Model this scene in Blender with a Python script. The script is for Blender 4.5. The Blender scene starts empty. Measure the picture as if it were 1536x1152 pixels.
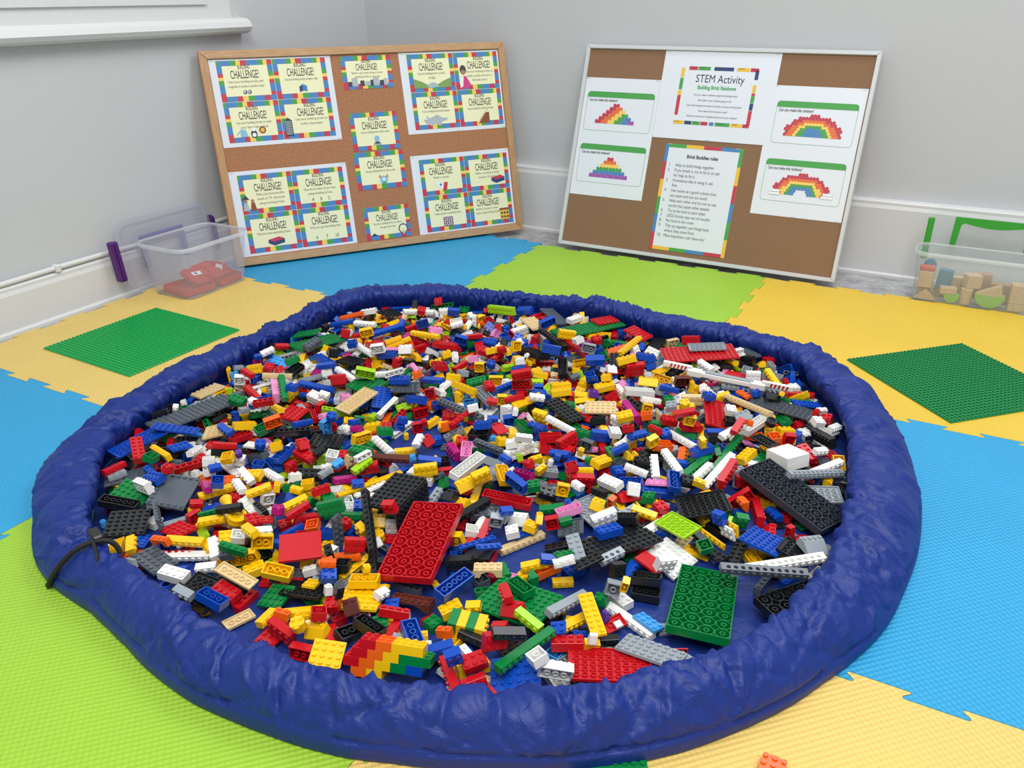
import bpy, bmesh, math, random
import numpy as np
from mathutils import Vector, Matrix, Euler, Quaternion, noise
PI = math.pi
rnd = random.Random(11)
SC = bpy.context.scene
COL = SC.collection

# ------------------------------------------------------------------ helpers
def lin(c):
    c = c / 255.0
    return c / 12.92 if c <= 0.04045 else ((c + 0.055) / 1.055) ** 2.4

def rgb(r, g, b):
    return (lin(r), lin(g), lin(b), 1.0)

MATS = {}
def new_mat(name):
    m = bpy.data.materials.new(name)
    m.use_nodes = True
    MATS[name] = m
    nt = m.node_tree
    return m, nt, nt.nodes['Principled BSDF']

def simple(name, col, rough=0.6, spec=0.5, coat=0.0):
    m, nt, b = new_mat(name)
    b.inputs['Base Color'].default_value = col
    b.inputs['Roughness'].default_value = rough
    b.inputs['Specular IOR Level'].default_value = spec
    b.inputs['Coat Weight'].default_value = coat
    return m

def bump(nt, b, height, strength=0.3, dist=0.001):
    n = nt.nodes.new('ShaderNodeBump')
    n.inputs['Strength'].default_value = strength
    n.inputs['Distance'].default_value = dist
    nt.links.new(height, n.inputs['Height'])
    nt.links.new(n.outputs['Normal'], b.inputs['Normal'])
    return n

def coords(nt, scale=(1, 1, 1), rot=(0, 0, 0)):
    tc = nt.nodes.new('ShaderNodeTexCoord')
    mp = nt.nodes.new('ShaderNodeMapping')
    mp.inputs['Scale'].default_value = scale
    mp.inputs['Rotation'].default_value = rot
    nt.links.new(tc.outputs['Object'], mp.inputs['Vector'])
    return mp.outputs['Vector']

def noise_tex(nt, vec, scale, detail=3, rough=0.5):
    n = nt.nodes.new('ShaderNodeTexNoise')
    n.inputs['Scale'].default_value = scale
    n.inputs['Detail'].default_value = detail
    n.inputs['Roughness'].default_value = rough
    if vec is not None:
        nt.links.new(vec, n.inputs['Vector'])
    return n

def ramp(nt, fac, stops):
    r = nt.nodes.new('ShaderNodeValToRGB')
    e = r.color_ramp.elements
    e[0].position, e[0].color = stops[0]
    e[1].position, e[1].color = stops[-1]
    for p, c in stops[1:-1]:
        k = e.new(p); k.color = c
    nt.links.new(fac, r.inputs['Fac'])
    return r

def math_node(nt, op, a, b=None):
    n = nt.nodes.new('ShaderNodeMath'); n.operation = op
    for i, v in enumerate((a, b)):
        if v is None: continue
        if isinstance(v, (int, float)): n.inputs[i].default_value = v
        else: nt.links.new(v, n.inputs[i])
    return n.outputs[0]

class MB:
    """collects geometry and links it as one mesh object"""
    def __init__(s): s.v, s.f, s.m, s.sm = [], [], [], []
    def add(s, vs, fs, mi=0, smooth=False, M=None):
        k = len(s.v)
        s.v.extend([tuple(M @ Vector(p)) for p in vs] if M is not None else [tuple(p) for p in vs])
        for f in fs:
            s.f.append(tuple(k + i for i in f)); s.m.append(mi); s.sm.append(smooth)
        return s
    def box(s, a, b, mi=0, M=None):
        (x0, y0, z0), (x1, y1, z1) = a, b
        v = [(x0, y0, z0), (x1, y0, z0), (x1, y1, z0), (x0, y1, z0), (x0, y0, z1), (x1, y0, z1), (x1, y1, z1), (x0, y1, z1)]
        return s.add(v, [(3, 2, 1, 0), (4, 5, 6, 7), (0, 1, 5, 4), (1, 2, 6, 5), (2, 3, 7, 6), (3, 0, 4, 7)], mi, False, M)
    def bbox(s, a, b, c=0.002, mi=0, M=None):
        """box with chamfered edges"""
        (x0, y0, z0), (x1, y1, z1) = a, b
        v, ix = [], {}
        for i, X in ((0, (x0, x0 + c)), (1, (x1, x1 - c))):
            for j, Y in ((0, (y0, y0 + c)), (1, (y1, y1 - c))):
                for k, Z in ((0, (z0, z0 + c)), (1, (z1, z1 - c))):
                    ix[i, j, k, 0] = len(v); v.append((X[0], Y[1], Z[1]))
                    ix[i, j, k, 1] = len(v); v.append((X[1], Y[0], Z[1]))
                    ix[i, j, k, 2] = len(v); v.append((X[1], Y[1], Z[0]))
        f = []
        g = lambda i, j, k, a: ix[i, j, k, a]
        for i in (0, 1):
            q = [g(i, 0, 0, 0), g(i, 1, 0, 0), g(i, 1, 1, 0), g(i, 0, 1, 0)]; f.append(q if i else q[::-1])
            q = [g(0, i, 0, 1), g(0, i, 1, 1), g(1, i, 1, 1), g(1, i, 0, 1)]; f.append(q if i else q[::-1])
            q = [g(0, 0, i, 2), g(1, 0, i, 2), g(1, 1, i, 2), g(0, 1, i, 2)]; f.append(q if i else q[::-1])
        for i in (0, 1):
            for j in (0, 1):
                f.append([g(i, j, 0, 0), g(i, j, 1, 0), g(i, j, 1, 1), g(i, j, 0, 1)])
                f.append([g(i, 0, j, 0), g(i, 1, j, 0), g(i, 1, j, 2), g(i, 0, j, 2)])
                f.append([g(0, i, j, 1), g(1, i, j, 1), g(1, i, j, 2), g(0, i, j, 2)])
                for k in (0, 1):
                    f.append([g(i, j, k, 0), g(i, j, k, 1), g(i, j, k, 2)])
        return s.add(v, f, mi, False, M)
    def cyl(s, c, r, h, n=12, mi=0, M=None, r2=None, cap=(True, True), smooth=True):
        r2 = r if r2 is None else r2
        v = [(c[0] + r * math.cos(2 * PI * i / n), c[1] + r * math.sin(2 * PI * i / n), c[2]) for i in range(n)]
        v += [(c[0] + r2 * math.cos(2 * PI * i / n), c[1] + r2 * math.sin(2 * PI * i / n), c[2] + h) for i in range(n)]
        s.add(v, [(i, (i + 1) % n, n + (i + 1) % n, n + i) for i in range(n)], mi, smooth, M)
        if cap[0]: s.add(v[:n], [tuple(range(n))[::-1]], mi, False, M)
        if cap[1]: s.add(v[n:], [tuple(range(n))], mi, False, M)
        return s
    def ring(s, c, ro, ri, h, n=12, mi=0, M=None, caps=(True, True)):
        P = lambda r, z: [(c[0] + r * math.cos(2 * PI * i / n), c[1] + r * math.sin(2 * PI * i / n), c[2] + z) for i in range(n)]
        v = P(ro, 0) + P(ro, h) + P(ri, h) + P(ri, 0)
        f = []
        for i in range(n):
            j = (i + 1) % n
            f.append((i, j, n + j, n + i))
            if caps[1]: f.append((n + i, n + j, 2 * n + j, 2 * n + i))
            f.append((2 * n + i, 2 * n + j, 3 * n + j, 3 * n + i))
            if caps[0]: f.append((3 * n + i, 3 * n + j, j, i))
        return s.add(v, f, mi, False, M)
    def prism(s, poly, z0, z1, mi=0, M=None, side_mi=None):
        n = len(poly)
        v = [(x, y, z0) for x, y in poly] + [(x, y, z1) for x, y in poly]
        s.add(v, [tuple(range(n))[::-1], tuple(range(n, 2 * n))], mi, False, M)
        return s.add(v, [(i, (i + 1) % n, n + (i + 1) % n, n + i) for i in range(n)], mi if side_mi is None else side_mi, False, M)
    def flat(s, poly, z, mi=0, M=None):
        return s.add([(x, y, z) for x, y in poly], [tuple(range(len(poly)))], mi, False, M)
    def rect(s, x0, y0, x1, y1, z, mi=0):
        return s.flat([(x0, y0), (x1, y0), (x1, y1), (x0, y1)], z, mi)
    def disc(s, x, y, r, z, mi=0, n=14, ry=None):
        ry = ry or r
        return s.flat([(x + r * math.cos(2 * PI * i / n), y + ry * math.sin(2 * PI * i / n)) for i in range(n)], z, mi)
    def tube(s, pts, r, n=8, mi=0, closed=False):
        pts = [Vector(p) for p in pts]; k = len(pts); v = []; up = Vector((0, 0, 1))
        for i, p in enumerate(pts):
            a = pts[(i - 1) % k] if closed or i else p; b = pts[(i + 1) % k] if closed or i < k - 1 else p
            t = (b - a).normalized(); x = t.cross(up)
            if x.length < 1e-4: x = t.cross(Vector((1, 0, 0)))
            x.normalize(); y = x.cross(t)
            v += [p + x * r * math.cos(2 * PI * j / n) + y * r * math.sin(2 * PI * j / n) for j in range(n)]
        f = [(i * n + j, i * n + (j + 1) % n, ((i + 1) % k) * n + (j + 1) % n, ((i + 1) % k) * n + j) for i in range(k if closed else k - 1) for j in range(n)]
        s.add(v, f, mi, True)
        if not closed: s.add(v[:n], [tuple(range(n))], mi); s.add(v[-n:], [tuple(range(n))[::-1]], mi)
        return s
    def mesh(s, name):
        me = bpy.data.meshes.new(name)
        me.from_pydata(s.v, [], s.f)
        me.polygons.foreach_set('material_index', s.m)
        me.polygons.foreach_set('use_smooth', s.sm)
        me.update()
        return me
    def build(s, name, mats, parent=None, M=None, fix=False):
        me = s.mesh(name)
        if fix:
            bm = bmesh.new(); bm.from_mesh(me); bmesh.ops.recalc_face_normals(bm, faces=bm.faces); bm.to_mesh(me); bm.free()
        for m in (mats if isinstance(mats, (list, tuple)) else [mats]):
            me.materials.append(MATS[m] if isinstance(m, str) else m)
        o = bpy.data.objects.new(name, me); COL.objects.link(o)
        if parent is not None: o.parent = parent
        if M is not None: o.matrix_basis = M
        return o

def tag(o, label=None, cat=None, group=None, kind=None):
    if label: o['label'] = label
    if cat: o['category'] = cat
    if group: o['group'] = group
    if kind: o['kind'] = kind
    return o

def thing(name, label, cat, M=None, group=None, kind=None):
    o = bpy.data.objects.new(name, None); COL.objects.link(o)
    o.empty_display_size = 0.05
    if M is not None: o.matrix_basis = M
    return tag(o, label, cat, group, kind)

def T(x, y, z): return Matrix.Translation((x, y, z))
def RZ(a): return Matrix.Rotation(a, 4, 'Z')
def RX(a): return Matrix.Rotation(a, 4, 'X')
def RY(a): return Matrix.Rotation(a, 4, 'Y')

# ------------------------------------------------------------------ camera
CAM_H = 0.60914
F_PX = 1222.69
MX = np.array([[0.8774025819309804, 0.4797174364778344, -0.00599085636482488],
               [0.20225849827573256, -0.38119620996672965, -0.9020980819080852],
               [-0.43503587104524444, 0.790291484609404, -0.4314894671458037]])
cd = bpy.data.cameras.new('camera'); cam = bpy.data.objects.new('camera', cd); COL.objects.link(cam)
cd.sensor_width = 36.0; cd.lens = F_PX / 1536 * 36.0; cd.clip_start = 0.02; cd.clip_end = 50
R3 = Matrix(((MX[0][0], -MX[1][0], -MX[2][0]), (MX[0][1], -MX[1][1], -MX[2][1]), (MX[0][2], -MX[1][2], -MX[2][2])))
cam.matrix_world = T(0, 0, CAM_H) @ R3.to_4x4()
SC.camera = cam
def fl(px, py, z=0.0):
    d = np.array([(px - 768) / F_PX, (py - 576) / F_PX, 1.0]) @ MX
    t = (CAM_H - z) / (-d[2])
    return Vector((d[0] * t, d[1] * t, z))

# ------------------------------------------------------------------ materials
def wall_mat(name, col):
    m, nt, b = new_mat(name)
    vec = coords(nt)
    n = noise_tex(nt, vec, 1.6, 4)
    r = ramp(nt, n.outputs['Fac'], [(0.3, tuple(c * 0.95 for c in col[:3]) + (1,)), (0.75, col)])
    nt.links.new(r.outputs['Color'], b.inputs['Base Color'])
    b.inputs['Roughness'].default_value = 0.75
    n2 = noise_tex(nt, vec, 120, 3)
    bump(nt, b, n2.outputs['Fac'], 0.12, 0.002)
    return m
wall_mat('wall_paint', rgb(203, 204, 206))
def skirt_mat():
    m, nt, b = new_mat('gloss_paint')
    vec = coords(nt)
    n = noise_tex(nt, vec, 22, 4, 0.7)
    r = ramp(nt, n.outputs['Fac'], [(0.70, rgb(219, 219, 219)), (0.80, rgb(150, 146, 140))])
    nt.links.new(r.outputs['Color'], b.inputs['Base Color'])
    b.inputs['Roughness'].default_value = 0.35
skirt_mat()
simple('white_trim', rgb(222, 222, 222), 0.4)
def concrete_mat():
    m, nt, b = new_mat('dusty_concrete')
    vec = coords(nt)
    n = noise_tex(nt, vec, 28, 6, 0.7)
    r = ramp(nt, n.outputs['Fac'], [(0.3, rgb(138, 138, 142)), (0.52, rgb(172, 172, 174)), (0.72, rgb(204, 202, 200))])
    nt.links.new(r.outputs['Color'], b.inputs['Base Color'])
    b.inputs['Roughness'].default_value = 0.85
    bump(nt, b, n.outputs['Fac'], 0.5, 0.004)
concrete_mat()
def foam_mat(name, col):
    m, nt, b = new_mat(name)
    tc = nt.nodes.new('ShaderNodeTexCoord')
    sx = nt.nodes.new('ShaderNodeSeparateXYZ'); nt.links.new(tc.outputs['Object'], sx.inputs[0])
    x, y = sx.outputs['X'], sx.outputs['Y']
    a = math_node(nt, 'SINE', math_node(nt, 'MULTIPLY', x, 2 * PI / 0.0082))
    c = math_node(nt, 'SINE', math_node(nt, 'MULTIPLY', y, 2 * PI / 0.0082))
    h = math_node(nt, 'MULTIPLY', a, c)
    vec = tc.outputs['Object']
    n = noise_tex(nt, vec, 5, 3)
    r = ramp(nt, n.outputs['Fac'], [(0.3, tuple(v * 0.93 for v in col[:3]) + (1,)), (0.7, col)])
    nt.links.new(r.outputs['Color'], b.inputs['Base Color'])
    b.inputs['Roughness'].default_value = 0.5
    b.inputs['Specular IOR Level'].default_value = 0.45
    bump(nt, b, h, 0.7, 0.0009)
    return m
foam_mat('foam_blue', rgb(42, 160, 212))
foam_mat('foam_green', rgb(158, 202, 56))
foam_mat('foam_yellow', rgb(232, 200, 112))  # yellow foam with the near mat's glare put into its colour as paleness
foam_mat('foam_gold', rgb(232, 194, 62))
def nylon_mat(name, col):
    m, nt, b = new_mat(name)
    b.inputs['Base Color'].default_value = col
    b.inputs['Roughness'].default_value = 0.48
    b.inputs['Specular IOR Level'].default_value = 0.42
    b.inputs['Sheen Weight'].default_value = 0.0
    vec = coords(nt)
    n = noise_tex(nt, vec, 55, 4, 0.55); n.inputs['Distortion'].default_value = 1.6
    bump(nt, b, n.outputs['Fac'], 0.4, 0.004)
nylon_mat('bag_nylon', rgb(10, 42, 124))
nylon_mat('bag_nylon_floor', rgb(20, 48, 124))
simple('black_cord', rgb(22, 22, 25), 0.7)
simple('black_gloss', rgb(20, 20, 22), 0.3)
PLAST = dict(r=(196, 18, 30), y=(246, 196, 14), b=(10, 72, 178), w=(236, 236, 232), k=(27, 29, 32), g=(0, 124, 58), e=(150, 158, 166), d=(84, 92, 102),
             o=(240, 100, 20), t=(222, 196, 146), l=(160, 205, 26), p=(238, 148, 204), m=(176, 22, 118), a=(70, 158, 226), n=(92, 42, 32), u=(92, 48, 150))
CNAME = dict(r='red', y='yellow', b='blue', w='white', k='black', g='green', e='light grey', d='dark grey', o='orange', t='tan', l='lime green', p='pink', m='magenta', a='sky blue', n='brown', u='purple')
for k, c in PLAST.items():
    m = simple('plastic_' + k, rgb(*c), 0.27, 0.5)
simple('plastic_charcoal', rgb(52, 58, 68), 0.3)
simple('baseplate_green', rgb(8, 160, 74), 0.33)
simple('baseplate_deep_green', rgb(0, 122, 62), 0.33)
def wood_mat(name, c0, c1, sc=(1, 1, 1)):
    m, nt, b = new_mat(name)
    vec = coords(nt, sc)
    n = noise_tex(nt, vec, 9, 5, 0.6); n.inputs['Distortion'].default_value = 0.6
    r = ramp(nt, n.outputs['Fac'], [(0.3, c0), (0.7, c1)])
    nt.links.new(r.outputs['Color'], b.inputs['Base Color'])
    b.inputs['Roughness'].default_value = 0.45
wood_mat('pine_rail', rgb(178, 134, 92), rgb(204, 166, 124), (3, 40, 40))
wood_mat('pine_stile', rgb(172, 126, 84), rgb(200, 160, 116), (40, 3, 40))
wood_mat('block_wood', rgb(196, 160, 116), rgb(222, 192, 150), (60, 12, 12))
wood_mat('block_wood_dark', rgb(160, 120, 92), rgb(188, 150, 120), (60, 12, 12))
def cork_mat(name, c0, c1):
    m, nt, b = new_mat(name)
    vec = coords(nt)
    n = noise_tex(nt, vec, 260, 4, 0.75)
    r = ramp(nt, n.outputs['Fac'], [(0.32, c0), (0.62, c1)])
    nt.links.new(r.outputs['Color'], b.inputs['Base Color'])
    b.inputs['Roughness'].default_value = 0.9
    bump(nt, b, n.outputs['Fac'], 0.3, 0.0008)
cork_mat('cork', rgb(148, 96, 64), rgb(184, 130, 94))
cork_mat('cork_plain', rgb(130, 98, 72), rgb(142, 108, 80))
simple('alu_frame', rgb(205, 208, 210), 0.35)
simple('paper', rgb(226, 230, 238), 0.35)
simple('card_cream', rgb(240, 238, 196), 0.4)
simple('ink', rgb(44, 44, 46), 0.6)
simple('ink_soft', rgb(92, 92, 92), 0.6)
simple('ink_navy', rgb(28, 36, 78), 0.6)
simple('ink_green', rgb(66, 166, 96), 0.6)
simple('pr_blue', rgb(72, 132, 190), 0.45); simple('pr_green', rgb(72, 160, 76), 0.45); simple('pr_yellow', rgb(246, 206, 96), 0.45)
simple('pr_red', rgb(196, 58, 76), 0.45); simple('pr_orange', rgb(232, 112, 52), 0.45); simple('pr_purple', rgb(158, 86, 172), 0.45)
simple('pr_grey', rgb(176, 184, 192), 0.45); simple('pr_dark', rgb(60, 66, 78), 0.45); simple('pr_brown', rgb(140, 78, 48), 0.45)
simple('pr_pink', rgb(214, 60, 132), 0.45); simple('pr_skin', rgb(176, 122, 92), 0.45); simple('pr_sky', rgb(134, 190, 226), 0.45)
simple('pr_hill', rgb(128, 160, 90), 0.45); simple('pr_white', rgb(238, 240, 244), 0.45); simple('pr_mustard', rgb(236, 190, 62), 0.45)
simple('pr_navy', rgb(44, 66, 118), 0.45)
PR = ['pr_blue', 'pr_green', 'pr_yellow', 'pr_red', 'pr_orange', 'pr_purple', 'pr_grey', 'pr_dark', 'pr_brown', 'pr_pink', 'pr_skin', 'pr_sky', 'pr_hill', 'pr_white', 'pr_mustard', 'pr_navy']
PI_ = {n[3:]: i for i, n in enumerate(PR)}
def clear_mat(name, col, dens, rough=0.25):
    m, nt, b = new_mat(name)
    b.inputs['Base Color'].default_value = col
    b.inputs['Roughness'].default_value = rough
    tr = nt.nodes.new('ShaderNodeBsdfTransparent'); tr.inputs['Color'].default_value = (0.97, 0.97, 0.98, 1)
    mx = nt.nodes.new('ShaderNodeMixShader'); mx.inputs['Fac'].default_value = dens
    out = nt.nodes['Material Output']
    nt.links.new(tr.outputs[0], mx.inputs[1]); nt.links.new(b.outputs[0], mx.inputs[2]); nt.links.new(mx.outputs[0], out.inputs['Surface'])
clear_mat('clear_plastic', rgb(222, 224, 234), 0.17)
clear_mat('clear_rim', rgb(232, 234, 240), 0.42)
clear_mat('clear_plastic_green', rgb(210, 222, 216), 0.15)
clear_mat('clear_rim_green', rgb(226, 236, 230), 0.36)
clear_mat('clear_grey', rgb(176, 176, 196), 0.32)
clear_mat('case_red', rgb(206, 34, 48), 0.82, 0.3)
simple('latch_purple', rgb(78, 22, 108), 0.4)
simple('handle_lilac', rgb(112, 104, 168), 0.45)
simple('latch_green', rgb(52, 156, 40), 0.4)
simple('block_green', rgb(134, 194, 44), 0.5); simple('block_blue', rgb(40, 118, 158), 0.5); simple('block_red', rgb(206, 66, 66), 0.5)

# ------------------------------------------------------------------ room
XW, YW = -1.648, 2.112
ZF = -0.012
def st(o): return tag(o, kind='structure')
st(MB().box((XW - 0.3, -1.9, ZF - 0.05), (2.2, YW + 0.3, ZF)).build('floor', 'dusty_concrete'))
st(MB().box((XW - 0.12, -1.9, ZF), (XW, YW + 0.12, 2.6)).build('wall_left', 'wall_paint'))
st(MB().box((XW, YW, ZF), (2.2, YW + 0.12, 2.6)).build('wall_back', 'wall_paint'))
def skirting(name, M, L, h, t):
    prof = [(0, 0), (t + 0.006, 0), (t + 0.006, 0.006), (t, 0.010), (t, h - 0.018), (t - 0.003, h - 0.010), (t - 0.003, h - 0.004), (t - 0.006, h), (0, h)]
    # local x along wall, y into room, z up
    b = MB(); n = len(prof)
    v = [(0, y, z) for y, z in prof] + [(L, y, z) for y, z in prof]
    b.add(v, [tuple(range(n)), tuple(range(n, 2 * n))[::-1]] + [(i, n + i, n + (i + 1) % n, (i + 1) % n) for i in range(n)])
    return st(b.build(name, 'gloss_paint', None, M, fix=True))
skirting('baseboard_left', T(XW, YW, ZF) @ RZ(-PI / 2), 4.0, 0.086 - ZF, 0.016)
skirting('baseboard_back', T(2.2, YW, ZF) @ RZ(PI), 3.84, 0.168 - ZF, 0.026)
# cable clipped along the top of the left baseboard
cb = thing('wall_cable', 'white cable clipped along the top of the low left skirting board', 'cable', T(XW + 0.010, 0, 0.094))
MB().tube([(0.0, -1.5 + 0.1 * i, 0.0012 * math.sin(i * 1.3)) for i in range(36)], 0.0055, 10).build('cord', 'white_trim', cb)
for yy in (0.99, 1.9, 0.2):
    MB().bbox((-0.009, yy - 0.006, -0.008), (0.008, yy + 0.006, 0.008), 0.002).build('cable_clip', 'white_trim', cb)
tr = st(MB().box((XW + 0.0005, -1.2, 0.560), (XW + 0.022, 1.565, 0.60)).box((XW + 0.0005, -1.2, 0.60), (XW + 0.022, 1.54, 1.5)).build('trim_1', 'white_trim'))
MB().box((XW + 0.022, -1.2, 0.592), (XW + 0.028, 1.49, 1.48)).build('panel', 'white_trim', tr)
p = [(0, 0.528), (0.020, 0.526), (0.034, 0.532), (0.040, 0.541), (0.036, 0.552), (0.024, 0.560), (0, 0.562)]
b = MB(); n = len(p)
b.add([(XW + y, -1.2, z) for y, z in p] + [(XW + y, 1.612, z) for y, z in p], [tuple(range(n)), tuple(range(n, 2 * n))[::-1]] + [(i, n + i, n + (i + 1) % n, (i + 1) % n) for i in range(n)])
b.build('ledge', 'white_trim', tr, fix=True)

# ------------------------------------------------------------------ foam mats
TP = 0.0515
def seam(a0, a1, pos, vertical, phase=0.0, amp=0.006):
    """interlocking dovetail line from a0 to a1 at coordinate pos"""
    pts = [(a0, pos)]
    k = math.ceil((a0 - phase + 0.012) / TP)
    while phase + k * TP < a1 - 0.012:
        x = phase + k * TP; s = 1 if k % 2 else -1
        pts += [(x + 0.0038 * math.sin(2 * PI * q / 8), pos - s * amp * math.cos(PI * q / 8)) for q in range(9)]
        k += 1
    pts.append((a1, pos))
    return [(y, x) for x, y in pts] if vertical else pts
XL = [-1.592, -0.967, -0.362, 0.240]
YB = [[0.131, 0.731, 1.332, 1.932], [0.108, 0.708, 1.309, 1.912], [0.086, 0.686, 1.291, 1.911]]
MC = [['foam_blue', 'foam_yellow', 'foam_blue'], ['foam_green', 'foam_blue', 'foam_green'], ['foam_yellow', 'foam_blue', 'foam_gold']]
MLAB = [['blue foam play mat square under the left rim, between lime and pale yellow mats', 'pale yellow foam play mat square by the left wall under a green baseplate', 'blue foam play mat square under the pine framed board'],
        ['lime green foam play mat square under the near left rim of the blue bag', 'blue foam play mat square mostly hidden beneath the middle of the play bag', 'lime green foam play mat square before the white framed board'],
        ['pale yellow foam play mat square in the near right corner below the bag', 'bright blue foam play mat square under the right rim of the bag', 'golden yellow foam play mat square before the bin of wooden blocks']]
VS = {}
for i in range(3):
    for j in range(3):
        x0, x1, y0, y1 = XL[i], XL[i + 1], YB[i][j], YB[i][j + 1]
        e = 0.0004
        bot = seam(x0, x1, y0, False, 0.013 + 0.02 * i); top = seam(x0, x1, y1, False, 0.013 + 0.02 * i)
        lef = seam(min(YB[max(i - 1, 0)][j], y0), y1 + 0.05, x0, True, 0.02); rig = seam(y0 - 0.05, y1 + 0.05, x1, True, 0.02)
        cl = lambda pts, a, c: [p for p in pts if a + 0.012 < p[1] < c - 0.012]
        poly = bot + cl(rig, y0, y1) + top[::-1] + cl(lef, y0, y1)[::-1]
        cx, cy = (x0 + x1) / 2, (y0 + y1) / 2
        poly = [(x - (e if x > cx else -e) - cx, y - (e if y > cy else -e) - cy) for x, y in poly]
        o = MB().prism(poly, ZF + 0.0002, 0.0).build('foam_play_mat', MC[i][j], None, T(cx, cy, 0), fix=True)
        tag(o, MLAB[i][j], 'play mat', 'interlocking foam floor mats')
# ------------------------------------------------------------------ text
def text_mesh(name, body, size, M, mat, parent, sx=1.0, align='CENTER', shear=0.0, space=1.0, bold=0.0, line=1.0):
    cu = bpy.data.curves.new(name, 'FONT')
    cu.body = body; cu.size = size; cu.align_x = align; cu.shear = shear; cu.space_character = space; cu.space_line = line
    cu.offset = bold; cu.resolution_u = 3
    o = bpy.data.objects.new(name + '_tmp', cu); COL.objects.link(o)
    dg = bpy.context.evaluated_depsgraph_get()
    me = bpy.data.meshes.new_from_object(o.evaluated_get(dg))
    bpy.data.objects.remove(o); bpy.data.curves.remove(cu)
    me.name = name
    me.materials.clear(); me.materials.append(MATS[mat])
    me.transform(Matrix.Diagonal((sx, 1, 1, 1)))
    t = bpy.data.objects.new(name, me); COL.objects.link(t); t.parent = parent; t.matrix_basis = M
    return t

# ------------------------------------------------------------------ notice boards
def board_matrix(x, y, ang, lean):
    e = Vector((math.cos(ang), math.sin(ang), 0)); nn = Vector((-math.sin(ang), math.cos(ang), 0))
    up = nn * math.sin(lean) + Vector((0, 0, math.cos(lean))); n = e.cross(up)
    return Matrix(((e.x, up.x, n.x, x), (e.y, up.y, n.y, y), (e.z, up.z, n.z, 0.0042), (0, 0, 0, 1)))
ML = board_matrix(-1.5318, 1.3769, 0.9511, 0.2409)
MR = board_matrix(-0.9198, 1.9352, -0.0061, 0.3067)
def board(name, label, M, W, H, fw, th, mats, cork):
    t = thing(name, label, 'notice board', M)
    for nm, mt, poly in (('top_rail', mats[0], [(0, H), (fw, H - fw), (W - fw, H - fw), (W, H)]), ('bottom_rail', mats[0], [(0, 0), (W, 0), (W - fw, fw), (fw, fw)]),
                         ('side_stile', mats[1], [(0, 0), (fw, fw), (fw, H - fw), (0, H)]), ('side_stile', mats[1], [(W, 0), (W, H), (W - fw, H - fw), (W - fw, fw)])):
        b = MB(); c = 0.0018
        cx = sum(p[0] for p in poly) / 4; cy = sum(p[1] for p in poly) / 4
        n = 4
        ins = [(p[0] + (c if p[0] < cx else -c) * (0.6), p[1] + (c if p[1] < cy else -c) * 0.6) for p in poly]
        v = [(x, y, -th) for x, y in poly] + [(x, y, 0.004) for x, y in poly] + [(x, y, 0.006) for x, y in ins]
        f = [(3, 2, 1, 0), (8, 9, 10, 11)] + [(k * 4 + i, k * 4 + (i + 1) % 4, (k + 1) * 4 + (i + 1) % 4, (k + 1) * 4 + i) for k in (0, 1) for i in range(4)]
        b.add(v, f); b.build(nm, mt, t, fix=True)
    MB().box((fw * 0.8, fw * 0.8, -th * 0.8), (W - fw * 0.8, H - fw * 0.8, 0.0)).build('cork_panel', cork, t)
    return t
board('cork_notice_board', 'pine framed cork board covered in challenge cards, leaning on the left wall', ML, 0.789, 0.503, 0.0185, 0.014, ('pine_rail', 'pine_stile'), 'cork')
rb_ = board('framed_cork_board', 'white metal framed cork board with rainbow sheets, leaning on the back wall', MR, 0.707, 0.510, 0.0095, 0.012, ('alu_frame', 'alu_frame'), 'cork_plain')

def sheet(name, label, cat, M, s0, t0, w, h, group, mat='paper', z=0.0):
    t = thing(name, label, cat, M @ T(s0, t0, z), group)
    b = MB(); b.box((0, 0, 0.0001), (w, h, 0.0006)); b.build('sheet', mat, t)
    return t
def pins(t, pts):
    for x, y in pts:
        MB().box((x - 0.005, y - 0.0006, 0.0006), (x + 0.005, y + 0.0006, 0.0014)).build('staple', 'alu_frame', t)
BORD_T = [('green', .05), ('blue', .12), ('blue', .08), ('green', .10), ('yellow', .08), ('red', .11), ('blue', .2), ('green', .1), ('yellow', .07), ('red', .09)]
BORD_R = [('blue', .2), ('green', .17), ('yellow', .11), ('red', .13), ('blue', .27), ('red', .12)]
BORD_B = [('red', .1), ('blue', .18), ('red', .1), ('yellow', .1), ('green', .12), ('blue', .17), ('red', .11), ('blue', .12)]
BORD_L = [('blue', .24), ('red', .13), ('yellow', .10), ('green', .16), ('blue', .27), ('red', .1)]
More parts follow.
